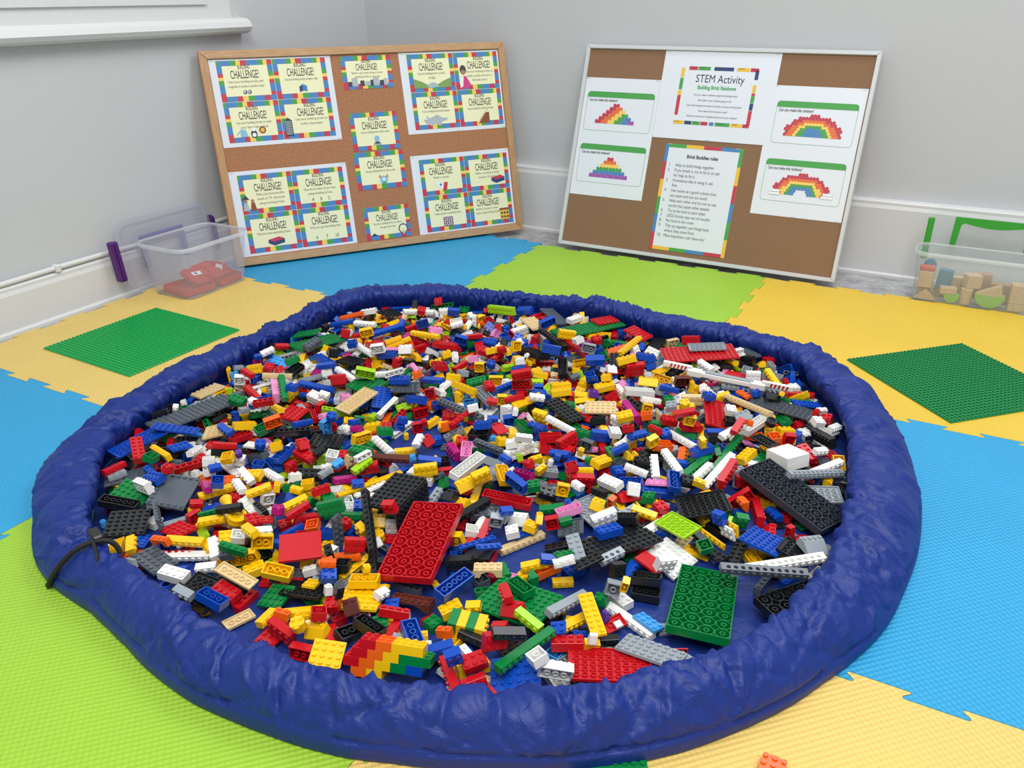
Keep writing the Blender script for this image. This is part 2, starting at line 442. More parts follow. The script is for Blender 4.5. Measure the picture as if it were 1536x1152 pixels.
def card(t, x, y, w, h, lines, art, zz=0.0008, lx=0.5):
    """one challenge card printed at x, y of the sheet t"""
    bw = w * 0.092
    b = MB(); g = 0.0003
    z = zz + g
    def run(seq, horiz, a0, a1, c0, c1):
        tot = sum(k[1] for k in seq); p = a0
        for i, (c, l) in enumerate(seq):
            q = p + (a1 - a0) * l / tot
            if horiz: b.rect(min(p, q), c0, max(p, q), c1, z, PI_[c])
            else: b.rect(c0, min(p, q), c1, max(p, q), z, PI_[c])
            p = q
    run(BORD_T, True, x, x + w, y + h - bw, y + h)
    run(BORD_B, True, x, x + w, y, y + bw)
    run(BORD_L, False, y + h - bw, y + bw, x, x + bw)
    run(BORD_R, False, y + h - bw, y + bw, x + w - bw, x + w)
    b.build('brick_border', PR, t)
    MB().rect(x + bw, y + bw, x + w - bw, y + h - bw, z).build('card_face', 'card_cream', t)
    cx = x + w * lx
    text_mesh('lettering', 'BUILDING', h * 0.135, T(cx, y + h * 0.788, z + g), 'ink', t, 0.50, bold=0.0001)
    text_mesh('lettering', 'CHALLENGE!', h * 0.285, T(cx, y + h * 0.562, z + g), 'ink', t, 0.43, bold=0.0001)
    fs = h * 0.088
    for i, l in enumerate(lines):
        text_mesh('lettering', l, fs, T(cx, y + h * (0.455 - 0.115 * i), z + g), 'ink_soft', t, min(0.92, w * 0.80 / (0.52 * fs * max(len(l), 1))))
    if art:
        a = MB(); art(a, x + bw, y + bw, w - 2 * bw, h - 2 * bw, z + 2 * g); a.build('illustration', PR, t)
        if art in (a_abc, a_num):
            pass
# small printed pictures; X, Y give the inner card's corner, w, h its size
def P(b, pts, c, z, X, Y, w, h): b.flat([(X + u * w, Y + v * h) for u, v in pts], z, PI_[c])
def a_marbles(b, X, Y, w, h, z):
    for u in (0.42, 0.52): b.disc(X + u * w, Y + 0.13 * h, h * 0.07, z, PI_['dark']); b.disc(X + u * w - 0.001, Y + 0.14 * h, h * 0.05, z + .0002, PI_['grey'])
def a_cube(b, X, Y, w, h, z):
    for q, c in (([(.42, .24), (.5, .30), (.5, .10), (.42, .05)], 'navy'), ([(.5, .30), (.6, .26), (.6, .07), (.5, .10)], 'blue'), ([(.42, .24), (.51, .34), (.6, .26), (.5, .29)], 'sky')):
        P(b, [(u * 1.0, v - .02) for u, v in q], c, z, X, Y, w, h)
def a_animals(b, X, Y, w, h, z):
    P(b, [(.16, .0), (.16, .2), (.10, .14), (.06, .06), (.10, .08), (.17, .26), (.28, .24), (.33, .0)], 'sky', z, X, Y, w, h)
    b.disc(X + .46 * w, Y + .08 * h, h * .11, z, PI_['dark'], ry=h * .14); b.disc(X + .46 * w, Y + .05 * h, h * .07, z + .0002, PI_['white']); b.disc(X + .46 * w, Y + .24 * h, h * .07, z + .0002, PI_['white'])
    b.disc(X + .66 * w, Y + .2 * h, h * .12, z, PI_['brown']); b.disc(X + .66 * w, Y + .2 * h, h * .07, z + .0002, PI_['mustard'])
def a_tower(b, X, Y, w, h, z):
    P(b, [(-.06, -.08), (.12, -.08), (.12, .46), (.03, .56), (-.04, .46)], 'dark', z, X, Y, w, h)
    for i in range(8): P(b, [(-.04, -.02 + i * .06), (.10, -.02 + i * .06), (.10, .01 + i * .06), (-.04, .01 + i * .06)], 'grey', z + .0002, X, Y, w, h)
def a_people(b, X, Y, w, h, z):
    for u, c, hat in ((-.02, 'grey', 1), (.14, 'brown', 0)):
        P(b, [(u - .07, -.05), (u + .07, -.05), (u + .04, .22), (u - .04, .22)], c, z, X, Y, w, h)
        b.disc(X + u * w, Y + .28 * h, h * .06, z + .0002, PI_['skin'])
        if hat: P(b, [(u - .09, .33), (u + .09, .33), (u + .02, .48)], 'dark', z + .0003, X, Y, w, h)
def a_brick(b, X, Y, w, h, z):
    P(b, [(.34, .12), (.47, .02), (.72, .10), (.72, .24), (.6, .32), (.34, .24)], 'navy', z, X, Y, w, h)
    P(b, [(.34, .24), (.47, .15), (.72, .22), (.6, .32)], 'red', z + .0002, X, Y, w, h)
    for k in range(3): b.disc(X + (.44 + .09 * k) * w, Y + (.22 + .02 * k) * h, h * .03, z + .0004, PI_['pink'], 8)
def a_brick_side(b, X, Y, w, h, z): a_brick(b, X + .26 * w, Y + .03 * h, w, h, z)
def a_abc(b, X, Y, w, h, z): pass
def a_num(b, X, Y, w, h, z): pass
def a_city(b, X, Y, w, h, z):
    for u, v, d, c in ((.0, .10, .12, 'dark'), (.1, .26, .14, 'grey'), (.3, .14, .1, 'dark'), (.42, .1, .12, 'grey'), (.55, .15, .1, 'dark'), (.62, .26, .14, 'grey'), (.78, .12, .1, 'dark'), (.88, .2, .1, 'grey')):
        P(b, [(u, -.1), (u + d, -.1), (u + d, v), (u, v)], c, z, X, Y, w, h); z += .00004
def a_robot(b, X, Y, w, h, z):
    P(b, [(.40, .0), (.64, .0), (.58, .16), (.46, .16)], 'grey', z, X, Y, w, h); b.disc(X + .52 * w, Y + .24 * h, h * .10, z + .0002, PI_['sky']); P(b, [(.45, .05), (.59, .05), (.56, .12), (.48, .12)], 'dark', z + .0003, X, Y, w, h)
def a_alien(b, X, Y, w, h, z):
    b.disc(X + .55 * w, Y + .12 * h, h * .15, z, PI_['sky'], ry=h * .17); b.disc(X + .55 * w, Y + .0 * h, h * .07, z + .0001, PI_['green']); b.disc(X + .55 * w, Y + .16 * h, h * .06, z + .0002, PI_['white'])
    for u in (.46, .64): P(b, [(u - .03, .22), (u + .03, .22), (u, .36)], 'orange', z + .0003, X, Y, w, h)
def a_wheel(b, X, Y, w, h, z):
    P(b, [(.0, -.02), (.1, .10), (.2, -.02)], 'dark', z, X, Y, w, h)
    b.ring((X + .9 * w, Y + .17 * h, z), h * .21, h * .17, .0002, 20, PI_['dark'])
    P(b, [(.86, -.06), (.94, -.06), (.9, .17)], 'grey', z + .0003, X, Y, w, h)
def a_bridge(b, X, Y, w, h, z):
    P(b, [(0, -.04), (0, .3), (.2, .2), (.42, .02), (.42, -.04)], 'hill', z, X, Y, w, h); P(b, [(1, -.04), (1, .3), (.8, .2), (.55, .02), (.55, -.04)], 'hill', z, X, Y, w, h)
    P(b, [(.34, -.02), (.40, .12), (.5, .16), (.6, .12), (.66, -.02), (.6, -.02), (.5, .08), (.4, -.02)], 'grey', z + .0002, X, Y, w, h); P(b, [(.42, -.04), (.5, .07), (.58, -.04)], 'sky', z + .0001, X, Y, w, h)
def a_lady(b, X, Y, w, h, z):
    P(b, [(.03, -.16), (.33, -.06), (.19, .32), (.11, .32)], 'pink', z, X, Y, w, h); b.disc(X + .12 * w, Y + .55 * h, h * .13, z + .0001, PI_['dark'], ry=h * .17); b.disc(X + .12 * w, Y + .46 * h, h * .09, z + .0002, PI_['skin'])
    P(b, [(.0, -.1), (.05, .25), (.12, .3), (.08, -.05)], 'white', z + .0002, X, Y, w, h)
def a_dino(b, X, Y, w, h, z):
    P(b, [(.14, .16), (.24, .32), (.3, .22), (.5, .34), (.66, .22), (.8, .2), (.76, .14), (.62, .08), (.58, -.06), (.5, -.06), (.48, .02), (.4, .02), (.38, -.06), (.3, -.06), (.3, .04), (.2, .02)], 'grey', z, X, Y, w, h)
    P(b, [(.10, .2), (.24, .18), (.24, .24)], 'white', z + .0002, X, Y, w, h)
def a_coaster(b, X, Y, w, h, z):
    P(b, [(.4, -.08), (.72, -.08), (.72, .32), (.62, .3)], 'brown', z, X, Y, w, h)
    for k in range(5): P(b, [(.44 + .05 * k, .06 + .08 * k), (.47 + .05 * k, .06 + .08 * k), (.47 + .05 * k, .12 + .08 * k)], 'dark', z + .0002, X, Y, w, h)
def a_rocket(b, X, Y, w, h, z):
    P(b, [(.24, .30), (.32, .34), (.62, .10), (.54, -.02), (.34, .1)], 'white', z, X, Y, w, h); P(b, [(.44, -.06), (.56, .0), (.60, .28), (.5, .28)], 'red', z + .0001, X, Y, w, h); b.disc(X + .4 * w, Y + .2 * h, h * .05, z + .0003, PI_['blue'])
def a_pattern(b, X, Y, w, h, z):
    for i in range(5):
        for j in range(5): P(b, [(.36 + .055 * i, -.02 + .075 * j), (.40 + .055 * i, -.02 + .075 * j), (.40 + .055 * i, .04 + .075 * j), (.36 + .055 * i, .04 + .075 * j)], 'dark' if (i + j) % 2 else 'purple', z, X, Y, w, h)
def a_house(b, X, Y, w, h, z):
    P(b, [(.74, -.02), (1.0, -.02), (1.0, .34), (.74, .34)], 'mustard', z, X, Y, w, h); P(b, [(.72, .34), (1.02, .34), (1.0, .42), (.74, .42)], 'brown', z, X, Y, w, h)
    for i in range(3):
        for j in range(2): P(b, [(.77 + .08 * i, .04 + .15 * j), (.82 + .08 * i, .04 + .15 * j), (.82 + .08 * i, .12 + .15 * j), (.77 + .08 * i, .12 + .15 * j)], 'dark', z + .0002, X, Y, w, h)
GC = 'sheets of printed challenge cards'
def quad(label, s0, t0, w, h, gx, gy, gw, gh, specs):
    t = sheet('challenge_card_sheet', label, 'printed sheet', ML, s0, t0, w, h, GC)
    cw, ch = gw / 2 - 0.0006, gh / 2 - 0.0006
    for k, (lines, art, lx) in enumerate(specs):
        x = gx - s0 + (k % 2) * (gw / 2 + 0.0006); y = gy - t0 + (1 - k // 2) * (gh / 2 + 0.0006)
        card(t, x, y, cw, ch, lines, art, lx=lx)
        if art is a_abc:
            for i, c in enumerate('ABC'): text_mesh('lettering', c, 0.012, T(x + cw * (0.34 + .16 * i), y + ch * 0.17, 0.0014), 'ink', t, 0.8)
        if art is a_num:
            for i, c in enumerate(('6', '7', '10')): text_mesh('lettering', c, 0.013, T(x + cw * (0.30 + .20 * i), y + ch * 0.17, 0.0014), 'ink', t, 0.8)
    pins(t, [(0.007, h - 0.003), (w - 0.006, 0.003), (w - 0.006, h - 0.003), (w / 2, 0.002)])
quad('white sheet of four challenge cards with marbles, cube, animals and skyscraper', 0.020, 0.283, 0.290, 0.2005, 0.036, 0.293, 0.260, 0.187,
     [(('Use your building bricks and', 'magnets to build a marble maze!'), a_marbles, .48), (('Use your building bricks to make a cube.',), a_cube, .5),
      (('Use your building bricks to make', 'your favourite animal.'), a_animals, .5), (('Use your building bricks to', 'build a skyscraper.'), a_tower, .57)])
quad('white sheet of four challenge cards with letters A B C and numbers', 0.019, 0.021, 0.290, 0.205, 0.038, 0.0275, 0.260, 0.189,
     [(('    Make your favourite film,', '    book or TV character', '    using building bricks.'), a_people, .53), (('Make the first letter of your name', 'using building bricks.'), a_abc, .5),
      (('Make your name using building bricks.',), a_brick, .5), (('Write your age using building bricks.',), a_num, .5)])
quad('white sheet of four challenge cards with bridge, lady in pink, dinosaur and rollercoaster', 0.488, 0.281, 0.2815, 0.2025, 0.509, 0.291, 0.256, 0.188,
     [(('Use your building bricks to build a', 'bridge.'), a_bridge, .5), (('Use your building bricks to', 'build a castle and turn a', 'fairytale story.'), a_lady, .56),
      (('Use your building bricks to build a dinosaur.',), a_dino, .5), (('Use your building bricks to build a rollercoaster.',), a_coaster, .5)])
quad('white sheet of four challenge cards with rocket, red brick, pattern and house', 0.483, 0.020, 0.2865, 0.206, 0.505, 0.0245, 0.258, 0.190,
     [(('Build a rocket.',), a_rocket, .46), (('Make a sculpture using', 'exactly 10 bricks.'), a_brick_side, .5),
      (('Create a pattern using building bricks.',), a_pattern, .5), (('Build a house or your    ', 'home using building bricks.   '), a_house, .44)])
for label, s0, t0, w, h, lines, art in (
        ('single challenge card showing a grey city skyline, at the top of the pine board', 0.334, 0.4015, 0.131, 0.079, ('Build a city scene using as many', 'building bricks as you can.'), a_city),
        ('single challenge card showing a small robot, in the middle of the pine board', 0.336, 0.2500, 0.125, 0.093, ('Use your building bricks to build a robot.',), a_robot),
        ('single challenge card showing a blue alien, just under the robot card', 0.332, 0.1520, 0.133, 0.094, ('Use your building bricks to create an alien.',), a_alien),
        ('single challenge card showing a big wheel, at the foot of the pine board', 0.336, 0.0225, 0.123, 0.084, ('Use your building bricks to make a', 'fairground ride.'), a_wheel)):
    t = sheet('challenge_card', label, 'card', ML, s0, t0, w, h, 'single challenge cards', 'card_cream')
    card(t, 0, 0, w, h, lines, art)

def rainbow_card(t, x, y, w, h, art):
    r = 0.008; z = 0.0009
    def rr(x0, y0, x1, y1, r):
        return [(cx + r * math.cos(a), cy + r * math.sin(a)) for cx, cy, s in ((x1 - r, y1 - r, 0), (x0 + r, y1 - r, 1), (x0 + r, y0 + r, 2), (x1 - r, y0 + r, 3)) for a in [PI / 2 * (s + k / 4) for k in range(5)]]
    o, i_ = rr(x, y, x + w, y + h, r), rr(x + 0.0007, y + 0.0007, x + w - 0.0007, y + h - 0.0007, r - 0.0007)
    n = len(o)
    MB().add([(a, b_, z) for a, b_ in o + i_], [(k, (k + 1) % n, n + (k + 1) % n, n + k) for k in range(n)]).build('card_outline', 'pr_green', t)
    hb = h * 0.145
    top = [p for p in o if p[1] > y + h - hb]
    MB().flat([(x + w, y + h - hb)] + top + [(x, y + h - hb)], z + .0002).build('green_band', 'pr_green', t)
    text_mesh('lettering', 'Can you make this rainbow?', 0.0095, T(x + 0.006, y + h * 0.755, z + .0003), 'ink', t, 0.72, 'LEFT', bold=0.0001)
    b = MB(); art(b, x, y, w, h, z + .0003); b.build('illustration', PR, t)
RB = ['red', 'orange', 'yellow', 'green', 'blue', 'purple']
def bricks_row(b, x, y, n, bw, bh, cols, z):
    for k in range(n):
        c = PI_[cols[k] if isinstance(cols, list) else cols]
        b.rect(x + k * bw + .0003, y + .0003, x + (k + 1) * bw - .0003, y + bh - .0003, z, c)
        for q in (.25, .75): b.rect(x + k * bw + bw * (q - .17), y + bh - .0003, x + k * bw + bw * (q + .17), y + bh * 1.22, z + .00005, c)
def r_pyr(b, x, y, w, h, z):
    bw, bh = w * .098, h * .087; cx = x + w * .49
    for r in range(6): bricks_row(b, cx - bw * (6 - r) / 2, y + h * .14 + r * bh, 6 - r, bw, bh, RB[5 - r], z)
def r_diag(b, x, y, w, h, z):
    bw, bh = w * .098, h * .083; cx = x + w * .46
    for r in range(6): bricks_row(b, cx - bw * (6 - r) / 2, y + h * .19 + r * bh, 6 - r, bw, bh, [RB[k] if k < 6 - r else 'red' for k in range(6 - r)], z)
def arc(b, x, y, w, h, z, R, hollow, base):
    bw, bh = w * .040, h * .066; cx = x + w * .5; y0 = y + h * base
    for j in range(9):
        for i in range(-9, 9):
            u = (i + .5 + (.5 if j % 2 else 0)) * bw / (w * .362); v = (j + .35) * bh / (h * .49)
            d = math.hypot(u, v)
            if d < 1.0:
                k = int((1 - d) / (0.80 if not hollow else 0.72) * 5)
                if k > 4:
                    if hollow: continue
                    k = 4
                bx = cx + (i + (.5 if j % 2 else 0)) * bw
                c = PI_[RB[k]]
                b.rect(bx + .0002, y0 + j * bh + .0003, bx + bw - .0002, y0 + (j + 1) * bh - .0001, z, c)
                b.rect(bx + bw * .3, y0 + (j + 1) * bh - .0001, bx + bw * .7, y0 + (j + 1.2) * bh, z - .0001, c)
def r_arc(b, x, y, w, h, z): arc(b, x, y, w, h, z, 0, False, .18)
def r_arc_cloud(b, x, y, w, h, z):
    arc(b, x, y, w, h, z, 0, True, .17)
    for u in (.10, .76):
        for r in range(2):
            b.rect(x + w * (u + .02 * r), y + h * (.15 + .07 * r), x + w * (u + .15 - .01 * r), y + h * (.215 + .07 * r), z + .0002, PI_['grey']); b.rect(x + w * (u + .02 * r) + .0005, y + h * (.15 + .07 * r) + .0005, x + w * (u + .15 - .01 * r) - .0005, y + h * (.215 + .07 * r) - .0005, z + .0003, PI_['white'])
GP = 'sheets on the white framed board'
t = sheet('rainbow_picture_sheet', 'white sheet showing two brick rainbow pyramids', 'printed sheet', MR, 0.0105, 0.134, 0.2015, 0.296, GP)
rainbow_card(t, 0.021 - .0105, 0.299 - .134, 0.182, 0.097, r_diag); rainbow_card(t, 0.022 - .0105, 0.168 - .134, 0.181, 0.097, r_pyr)
pins(t, [(0.006, 0.294), (0.193, 0.294), (0.1, 0.002), (0.193, 0.002)])
t = sheet('rainbow_picture_sheet', 'white sheet showing two curved brick rainbow arches', 'printed sheet', MR, 0.487, 0.135, 0.208, 0.295, GP)
rainbow_card(t, 0.503 - .487, 0.301 - .135, 0.180, 0.095, r_arc); rainbow_card(t, 0.503 - .487, 0.169 - .135, 0.179, 0.096, r_arc_cloud)
pins(t, [(0.006, 0.293), (0.2, 0.293), (0.1, 0.002), (0.198, 0.002)])
t = sheet('activity_poster', 'white poster with a border of drawn bricks and a navy heading', 'poster', MR, 0.2125, 0.293, 0.281, 0.207, GP, z=0.0006)
def stem(t, x, y, w, h):
    b = MB(); z = 0.0009; d = 0.0085
    segs = []
    def run(seq, x0, y0, x1, y1):
        tot = sum(s[1] for s in seq); p = 0
        for c, l in seq:
            a0, a1 = p / tot, (p + l * .94) / tot
            if c:
                ux, uy = x1 - x0, y1 - y0
                if abs(ux) > abs(uy): b.rect(min(x0 + ux * a0, x0 + ux * a1), y0 - d / 2, max(x0 + ux * a0, x0 + ux * a1), y0 + d / 2, z, PI_[c]); b.rect(x0 + ux * (a0 + .02), y0 + d * .1, x0 + ux * (a0 + .6 * (a1 - a0)), y0 + d * .25, z + .0001, PI_['dark'])
                else: b.rect(x0 - d / 2, min(y0 + uy * a0, y0 + uy * a1), x0 + d / 2, max(y0 + uy * a0, y0 + uy * a1), z, PI_[c])
            p += l
    run([(None, .8), ('red', 1), ('green', 1.4), (None, .3), ('navy', 2.2), (None, .2), ('mustard', 1.4), ('red', .9)], x, y + h, x + w, y + h)
    run([('mustard', 1.2), ('navy', .8), ('green', .9), ('red', .8), (None, .1), ('blue', .5), (None, .1), ('green', 1.6), ('mustard', 1.2), ('red', .7)], x, y, x + w, y)
    run([('mustard', 1), ('green', 1.2), ('mustard', .5), ('red', 2.1), (None, .6)], x + d / 2, y + h, x + d / 2, y)
    run([('navy', 1.1), (None, .5), ('mustard', .9), ('red', .3), ('green', .8), ('navy', .8), ('red', 1.7)], x + w - d / 2, y + h, x + w - d / 2, y)
    b.build('drawn_brick_border', PR, t)
    cx = x + w * .5
    text_mesh('lettering', 'STEM Activity', 0.0260, T(cx + .004, y + h * .75, z), 'ink_navy', t, 0.80)
    text_mesh('lettering', 'Building Brick Rainbows', 0.0125, T(cx, y + h * .625, z), 'ink_green', t, 0.78, bold=0.0004)
    for i, l in enumerate(('Can you make a rainbow using the building bricks?', 'How high is your rainbow going to be?', 'Is your rainbow going to be strong on the inside, or coming out of the ground?', 'How many bricks have you used?', 'Have you found a pot of gold at the end of your rainbow?')):
        text_mesh('lettering', l, 0.0068, T(cx, y + h * (.505 - .098 * i), z), 'ink', t, 0.62 if i == 2 else 0.78)
stem(t, 0.260 - .2125, 0.333 - .293, 0.188, 0.128)
pins(t, [(0.008, 0.205), (0.27, 0.205), (0.14, 0.002)])
t = sheet('rules_poster', 'white rules poster framed in coloured blocks, numbered one to ten', 'poster', MR, 0.2525, 0.0205, 0.193, 0.260, GP)
def rules(t, w, h):
    b = MB(); z = 0.0009; d = 0.0085
    c4 = ['blue', 'green', 'mustard', 'red']
    seqT = ['green', 'mustard', 'red', 'blue']; seqB = ['mustard', 'green', 'blue', 'red']
    for i in range(4):
        u0, u1 = d + (w - 2 * d) * i / 4, d + (w - 2 * d) * (i + 1) / 4
        b.rect(u0, h - d, u1, h, z, PI_[seqT[i]]); b.rect(u0, 0, u1, d, z, PI_[seqB[i]])
    for i, c in enumerate(['blue', 'red', 'mustard', 'green', 'blue', 'red']): b.rect(0, h * (5 - i) / 6, d, h * (6 - i) / 6, z, PI_[c])
    for i, c in enumerate(['green', 'mustard', 'red', 'blue', 'green', 'mustard']): b.rect(w - d, h * (5 - i) / 6, w, h * (6 - i) / 6, z, PI_[c])
    b.build('block_border', PR, t)
    text_mesh('lettering', 'Brick Buddies rules', 0.0118, T(w * .5, h * .878, z), 'ink', t, 0.85, bold=0.00035)
    L = [('1.', 'Help to build things together'), ('2.', 'If you break it, try to fix it, or ask'), ('', 'for help to fix it'), ('3.', 'If someone else is using it, ask'), ('', 'first'),
         ('4.', 'Use voices at a good volume (not'), ('', 'too quiet and not too loud)'), ('5.', 'Help each other and try not to use'), ('', 'words that upset other people'), ('6.', 'Try to be kind to each other'),
         ('7.', 'LEGO bricks stay out of mouths'), ('8.', 'No food in the room'), ('9.', 'Tidy up together, put things back'), ('', 'where they came from'), ('10.', 'Most important rule! Have fun!')]
    for i, (n_, l) in enumerate(L):
        y = h * (.795 - .0475 * i)
        if n_: text_mesh('lettering', n_, 0.0105, T(w * .075, y, z), 'ink', t, 0.85, 'LEFT')
        text_mesh('lettering', l, 0.0105, T(w * .165, y, z), 'ink', t, 0.80, 'LEFT')
rules(t, 0.193, 0.260)
pins(t, [(0.01, 0.259), (0.18, 0.259)])

# ------------------------------------------------------------------ clear bins
def rrect(cx, cy, w, d, r, n=5):
    return [(x + r * math.cos(a), y + r * math.sin(a)) for x, y, s in ((cx + w / 2 - r, cy + d / 2 - r, 0), (cx - w / 2 + r, cy + d / 2 - r, 1), (cx - w / 2 + r, cy - d / 2 + r, 2), (cx + w / 2 - r, cy - d / 2 + r, 3)) for a in [PI / 2 * (s + k / n) for k in range(n + 1)]]
def tub(t, w, d, h, tw, td, mats):
    """tapered open box; w, d at the rim, tw, td at the base"""
    th = 0.0016
    lo, li = rrect(0, 0, tw, td, 0.022), rrect(0, 0, tw - 2 * th, td - 2 * th, 0.0205)
    mo, mi_ = rrect(0, 0, w - 0.008, d - 0.008, 0.028), rrect(0, 0, w - 0.008 - 2 * th, d - 0.008 - 2 * th, 0.0265)
    n = len(lo); b = MB()
    v = [(x, y, 0) for x, y in lo] + [(x, y, h) for x, y in mo] + [(x, y, h) for x, y in mi_] + [(x, y, th) for x, y in li]
    f = [(k * n + i, k * n + (i + 1) % n, (k + 1) * n + (i + 1) % n, (k + 1) * n + i) for k in range(3) for i in range(n)]
    b.add(v, f, 0, True); b.add(v[:n], [tuple(range(n))[::-1]]); b.add(v[3 * n:], [tuple(range(n))])
    b.build('tub', mats[0], t)
    b = MB(); ro, ri = rrect(0, 0, w, d, 0.032), mo
    v = [(x, y, h - 0.007) for x, y in ro] + [(x, y, h + 0.0015) for x, y in ro] + [(x, y, h + 0.0015) for x, y in mi_] + [(x, y, h - 0.002) for x, y in mi_]
    b.add(v, [(k * n + i, k * n + (i + 1) % n, (k + 1) * n + (i + 1) % n, (k + 1) * n + i) for k in range(3) for i in range(n)], 0, True)
    b.build('rim', mats[1], t)
def lid(t, w, d, mats, M):
    b = MB(); lo, l2, l3 = rrect(0, 0, w, d, 0.03), rrect(0, 0, w - 0.02, d - 0.02, 0.024), rrect(0, 0, w - 0.04, d - 0.036, 0.018)
    n = len(lo)
    v = [(x, y, -0.010) for x, y in lo] + [(x, y, 0) for x, y in lo] + [(x, y, 0) for x, y in l2] + [(x, y, -0.005) for x, y in l3]
    b.add(v, [(k * n + i, k * n + (i + 1) % n, (k + 1) * n + (i + 1) % n, (k + 1) * n + i) for k in range(3) for i in range(n)], 0, False)
    b.add(v[3 * n:], [tuple(range(n))])
    b.build('lid_sheet', mats, t, M)
# the bin of red cases
MBIN = T(-1.508, 1.243, 0) @ RZ(0.0)
tb = thing('storage_bin', 'open clear plastic bin holding red cases, beside the pine board', 'bin', MBIN)
tub(tb, 0.158, 0.212, 0.118, 0.122, 0.176, ('clear_plastic', 'clear_rim'))
MLID = T(-1.607, 1.253, 0.083) @ RZ(PI / 2) @ RX(PI / 2 - 0.10)
tl = thing('bin_lid', 'clear plastic lid with purple latches, standing upright behind the red case bin', 'lid', MLID)
lid(tl, 0.262, 0.158, 'clear_grey', Matrix.Identity(4))
for sx_ in (-1, 1):
    hw = 0.009 if sx_ < 0 else 0.004
    MB().bbox((sx_ * 0.139 - hw, -0.050, -0.016), (sx_ * 0.139 + hw, 0.040, 0.004), 0.003).bbox((sx_ * 0.139 - 0.003, -0.046, 0.004), (sx_ * 0.139 + 0.003, 0.036, 0.007), 0.001).build('latch', 'latch_purple', tl)
hb = MB(); hb.bbox((-0.062, 0.018, -0.022), (0.062, 0.034, -0.012), 0.003).bbox((-0.062, -0.040, -0.022), (-0.048, 0.022, -0.012), 0.003).bbox((0.048, -0.040, -0.022), (0.062, 0.022, -0.012), 0.003)
hb.build('carry_handle', 'handle_lilac', tl)
def case(label, M, w, d, h, white=None):
    c = thing('plastic_case', label, 'case', M, 'red plastic cases in the bin')
    b = MB(); lo, li = rrect(0, 0, w, d, 0.006, 3), rrect(0, 0, w - 0.006, d - 0.006, 0.004, 3); n = len(lo)
    v = [(x, y, 0) for x, y in lo] + [(x, y, h) for x, y in lo] + [(x, y, h) for x, y in li] + [(x, y, h * 0.55) for x, y in li]
    b.add(v, [(k * n + i, k * n + (i + 1) % n, (k + 1) * n + (i + 1) % n, (k + 1) * n + i) for k in range(3) for i in range(n)]); b.add(v[:n], [tuple(range(n))[::-1]]); b.add(v[3 * n:], [tuple(range(n))])
    b.build('shell', 'case_red', c)
    if white:
        x0, y0, x1, y1 = white
        MB().box((x0, y0, h * .55), (x1, y1, h * .55 + 0.0004)).build('white_label', 'pr_white', c)
        MB().box((x0 + (x1 - x0) * .2, y0 + (y1 - y0) * .25, h * .55 + .0004), (x0 + (x1 - x0) * .5, y0 + (y1 - y0) * .75, h * .55 + .0006)).build('label_print', 'pr_dark', c)
case('flat red plastic case lying on the bin floor at its near end', MBIN @ T(0.004, -0.038, 0.003) @ RZ(1.45), 0.082, 0.088, 0.014)
case('flat red plastic case lying on the bin floor towards the pine board', MBIN @ T(0.006, 0.044, 0.003) @ RZ(1.62), 0.070, 0.092, 0.016)
case('red plastic case with a slanting white label, tilted on top in the bin', MBIN @ T(0.004, -0.006, 0.021) @ RZ(1.57) @ RY(0.10) @ RX(0.42), 0.070, 0.058, 0.010, (-0.012, 0.006, 0.016, 0.018))
case('red plastic case with a square white label, standing at the far end', MBIN @ T(-0.008, 0.064, 0.024) @ RZ(1.57) @ RY(-1.25) @ T(0.0, 0, 0), 0.030, 0.052, 0.008, (-0.008, -0.016, 0.010, 0.006))
case('thin red plastic case leaning across the far half of the bin', MBIN @ T(-0.006, 0.040, 0.021) @ RZ(1.70) @ RX(0.20), 0.066, 0.080, 0.009)
# the bin of wooden blocks
MB2 = T(0.083, 1.946, 0)
tb = thing('block_bin', 'open clear plastic bin holding wooden blocks, by the back wall', 'bin', MB2)
tub(tb, 0.290, 0.094, 0.106, 0.262, 0.078, ('clear_plastic_green', 'clear_rim_green'))
M2L = T(0.085, 2.020, 0.098) @ RX(PI / 2 - 0.13)
tl = thing('bin_lid', 'clear plastic lid with a green handle, standing behind the wooden block bin', 'lid', M2L)
lid(tl, 0.285, 0.170, 'clear_plastic_green', Matrix.Identity(4))
for sx_ in (-1, 1):
    MB().bbox((sx_ * 0.128 - 0.007, -0.034, 0.0005), (sx_ * 0.128 + 0.006, 0.058, 0.010), 0.002).build('latch', 'latch_green', tl)
hb = MB(); z0, z1 = 0.002, 0.010
pts = [(-0.078, -0.004), (-0.066, -0.004), (-0.062, 0.046)] + [(-0.056 + 0.112 * k / 10, 0.050 - 0.007 * math.sin(PI * k / 10)) for k in range(11)] + [(0.062, 0.046), (0.066, -0.004), (0.078, -0.004), (0.076, 0.062), (-0.076, 0.062)]
hb.prism(pts, z0, z1).build('carry_handle', 'latch_green', tl, T(-0.006, 0.002, 0), fix=True)
GB = 'wooden blocks in the clear bin'
def block(label, shape, mat, M, cap=None):
    b = MB(); k = shape[0]
    if k == 'box': b.bbox((-shape[1] / 2, -shape[2] / 2, 0), (shape[1] / 2, shape[2] / 2, shape[3]), 0.001)
    elif k == 'tri': b.prism([(-shape[1] / 2, 0), (shape[1] / 2, 0), (shape[4] if len(shape) > 4 else 0, shape[3])], -shape[2] / 2, shape[2] / 2, M=RX(PI / 2))
    elif k == 'half': b.prism([(shape[1] / 2 * math.cos(a), -shape[3] * math.sin(a) + shape[3]) for a in [PI * i / 14 for i in range(15)]], -shape[2] / 2, shape[2] / 2, M=RX(PI / 2))
    elif k == 'cyl': b.cyl((0, 0, 0), shape[1] / 2, shape[3], 24)
    o = b.build('wooden_block', mat, None, M, fix=True)
    return tag(o, label, 'block', GB)
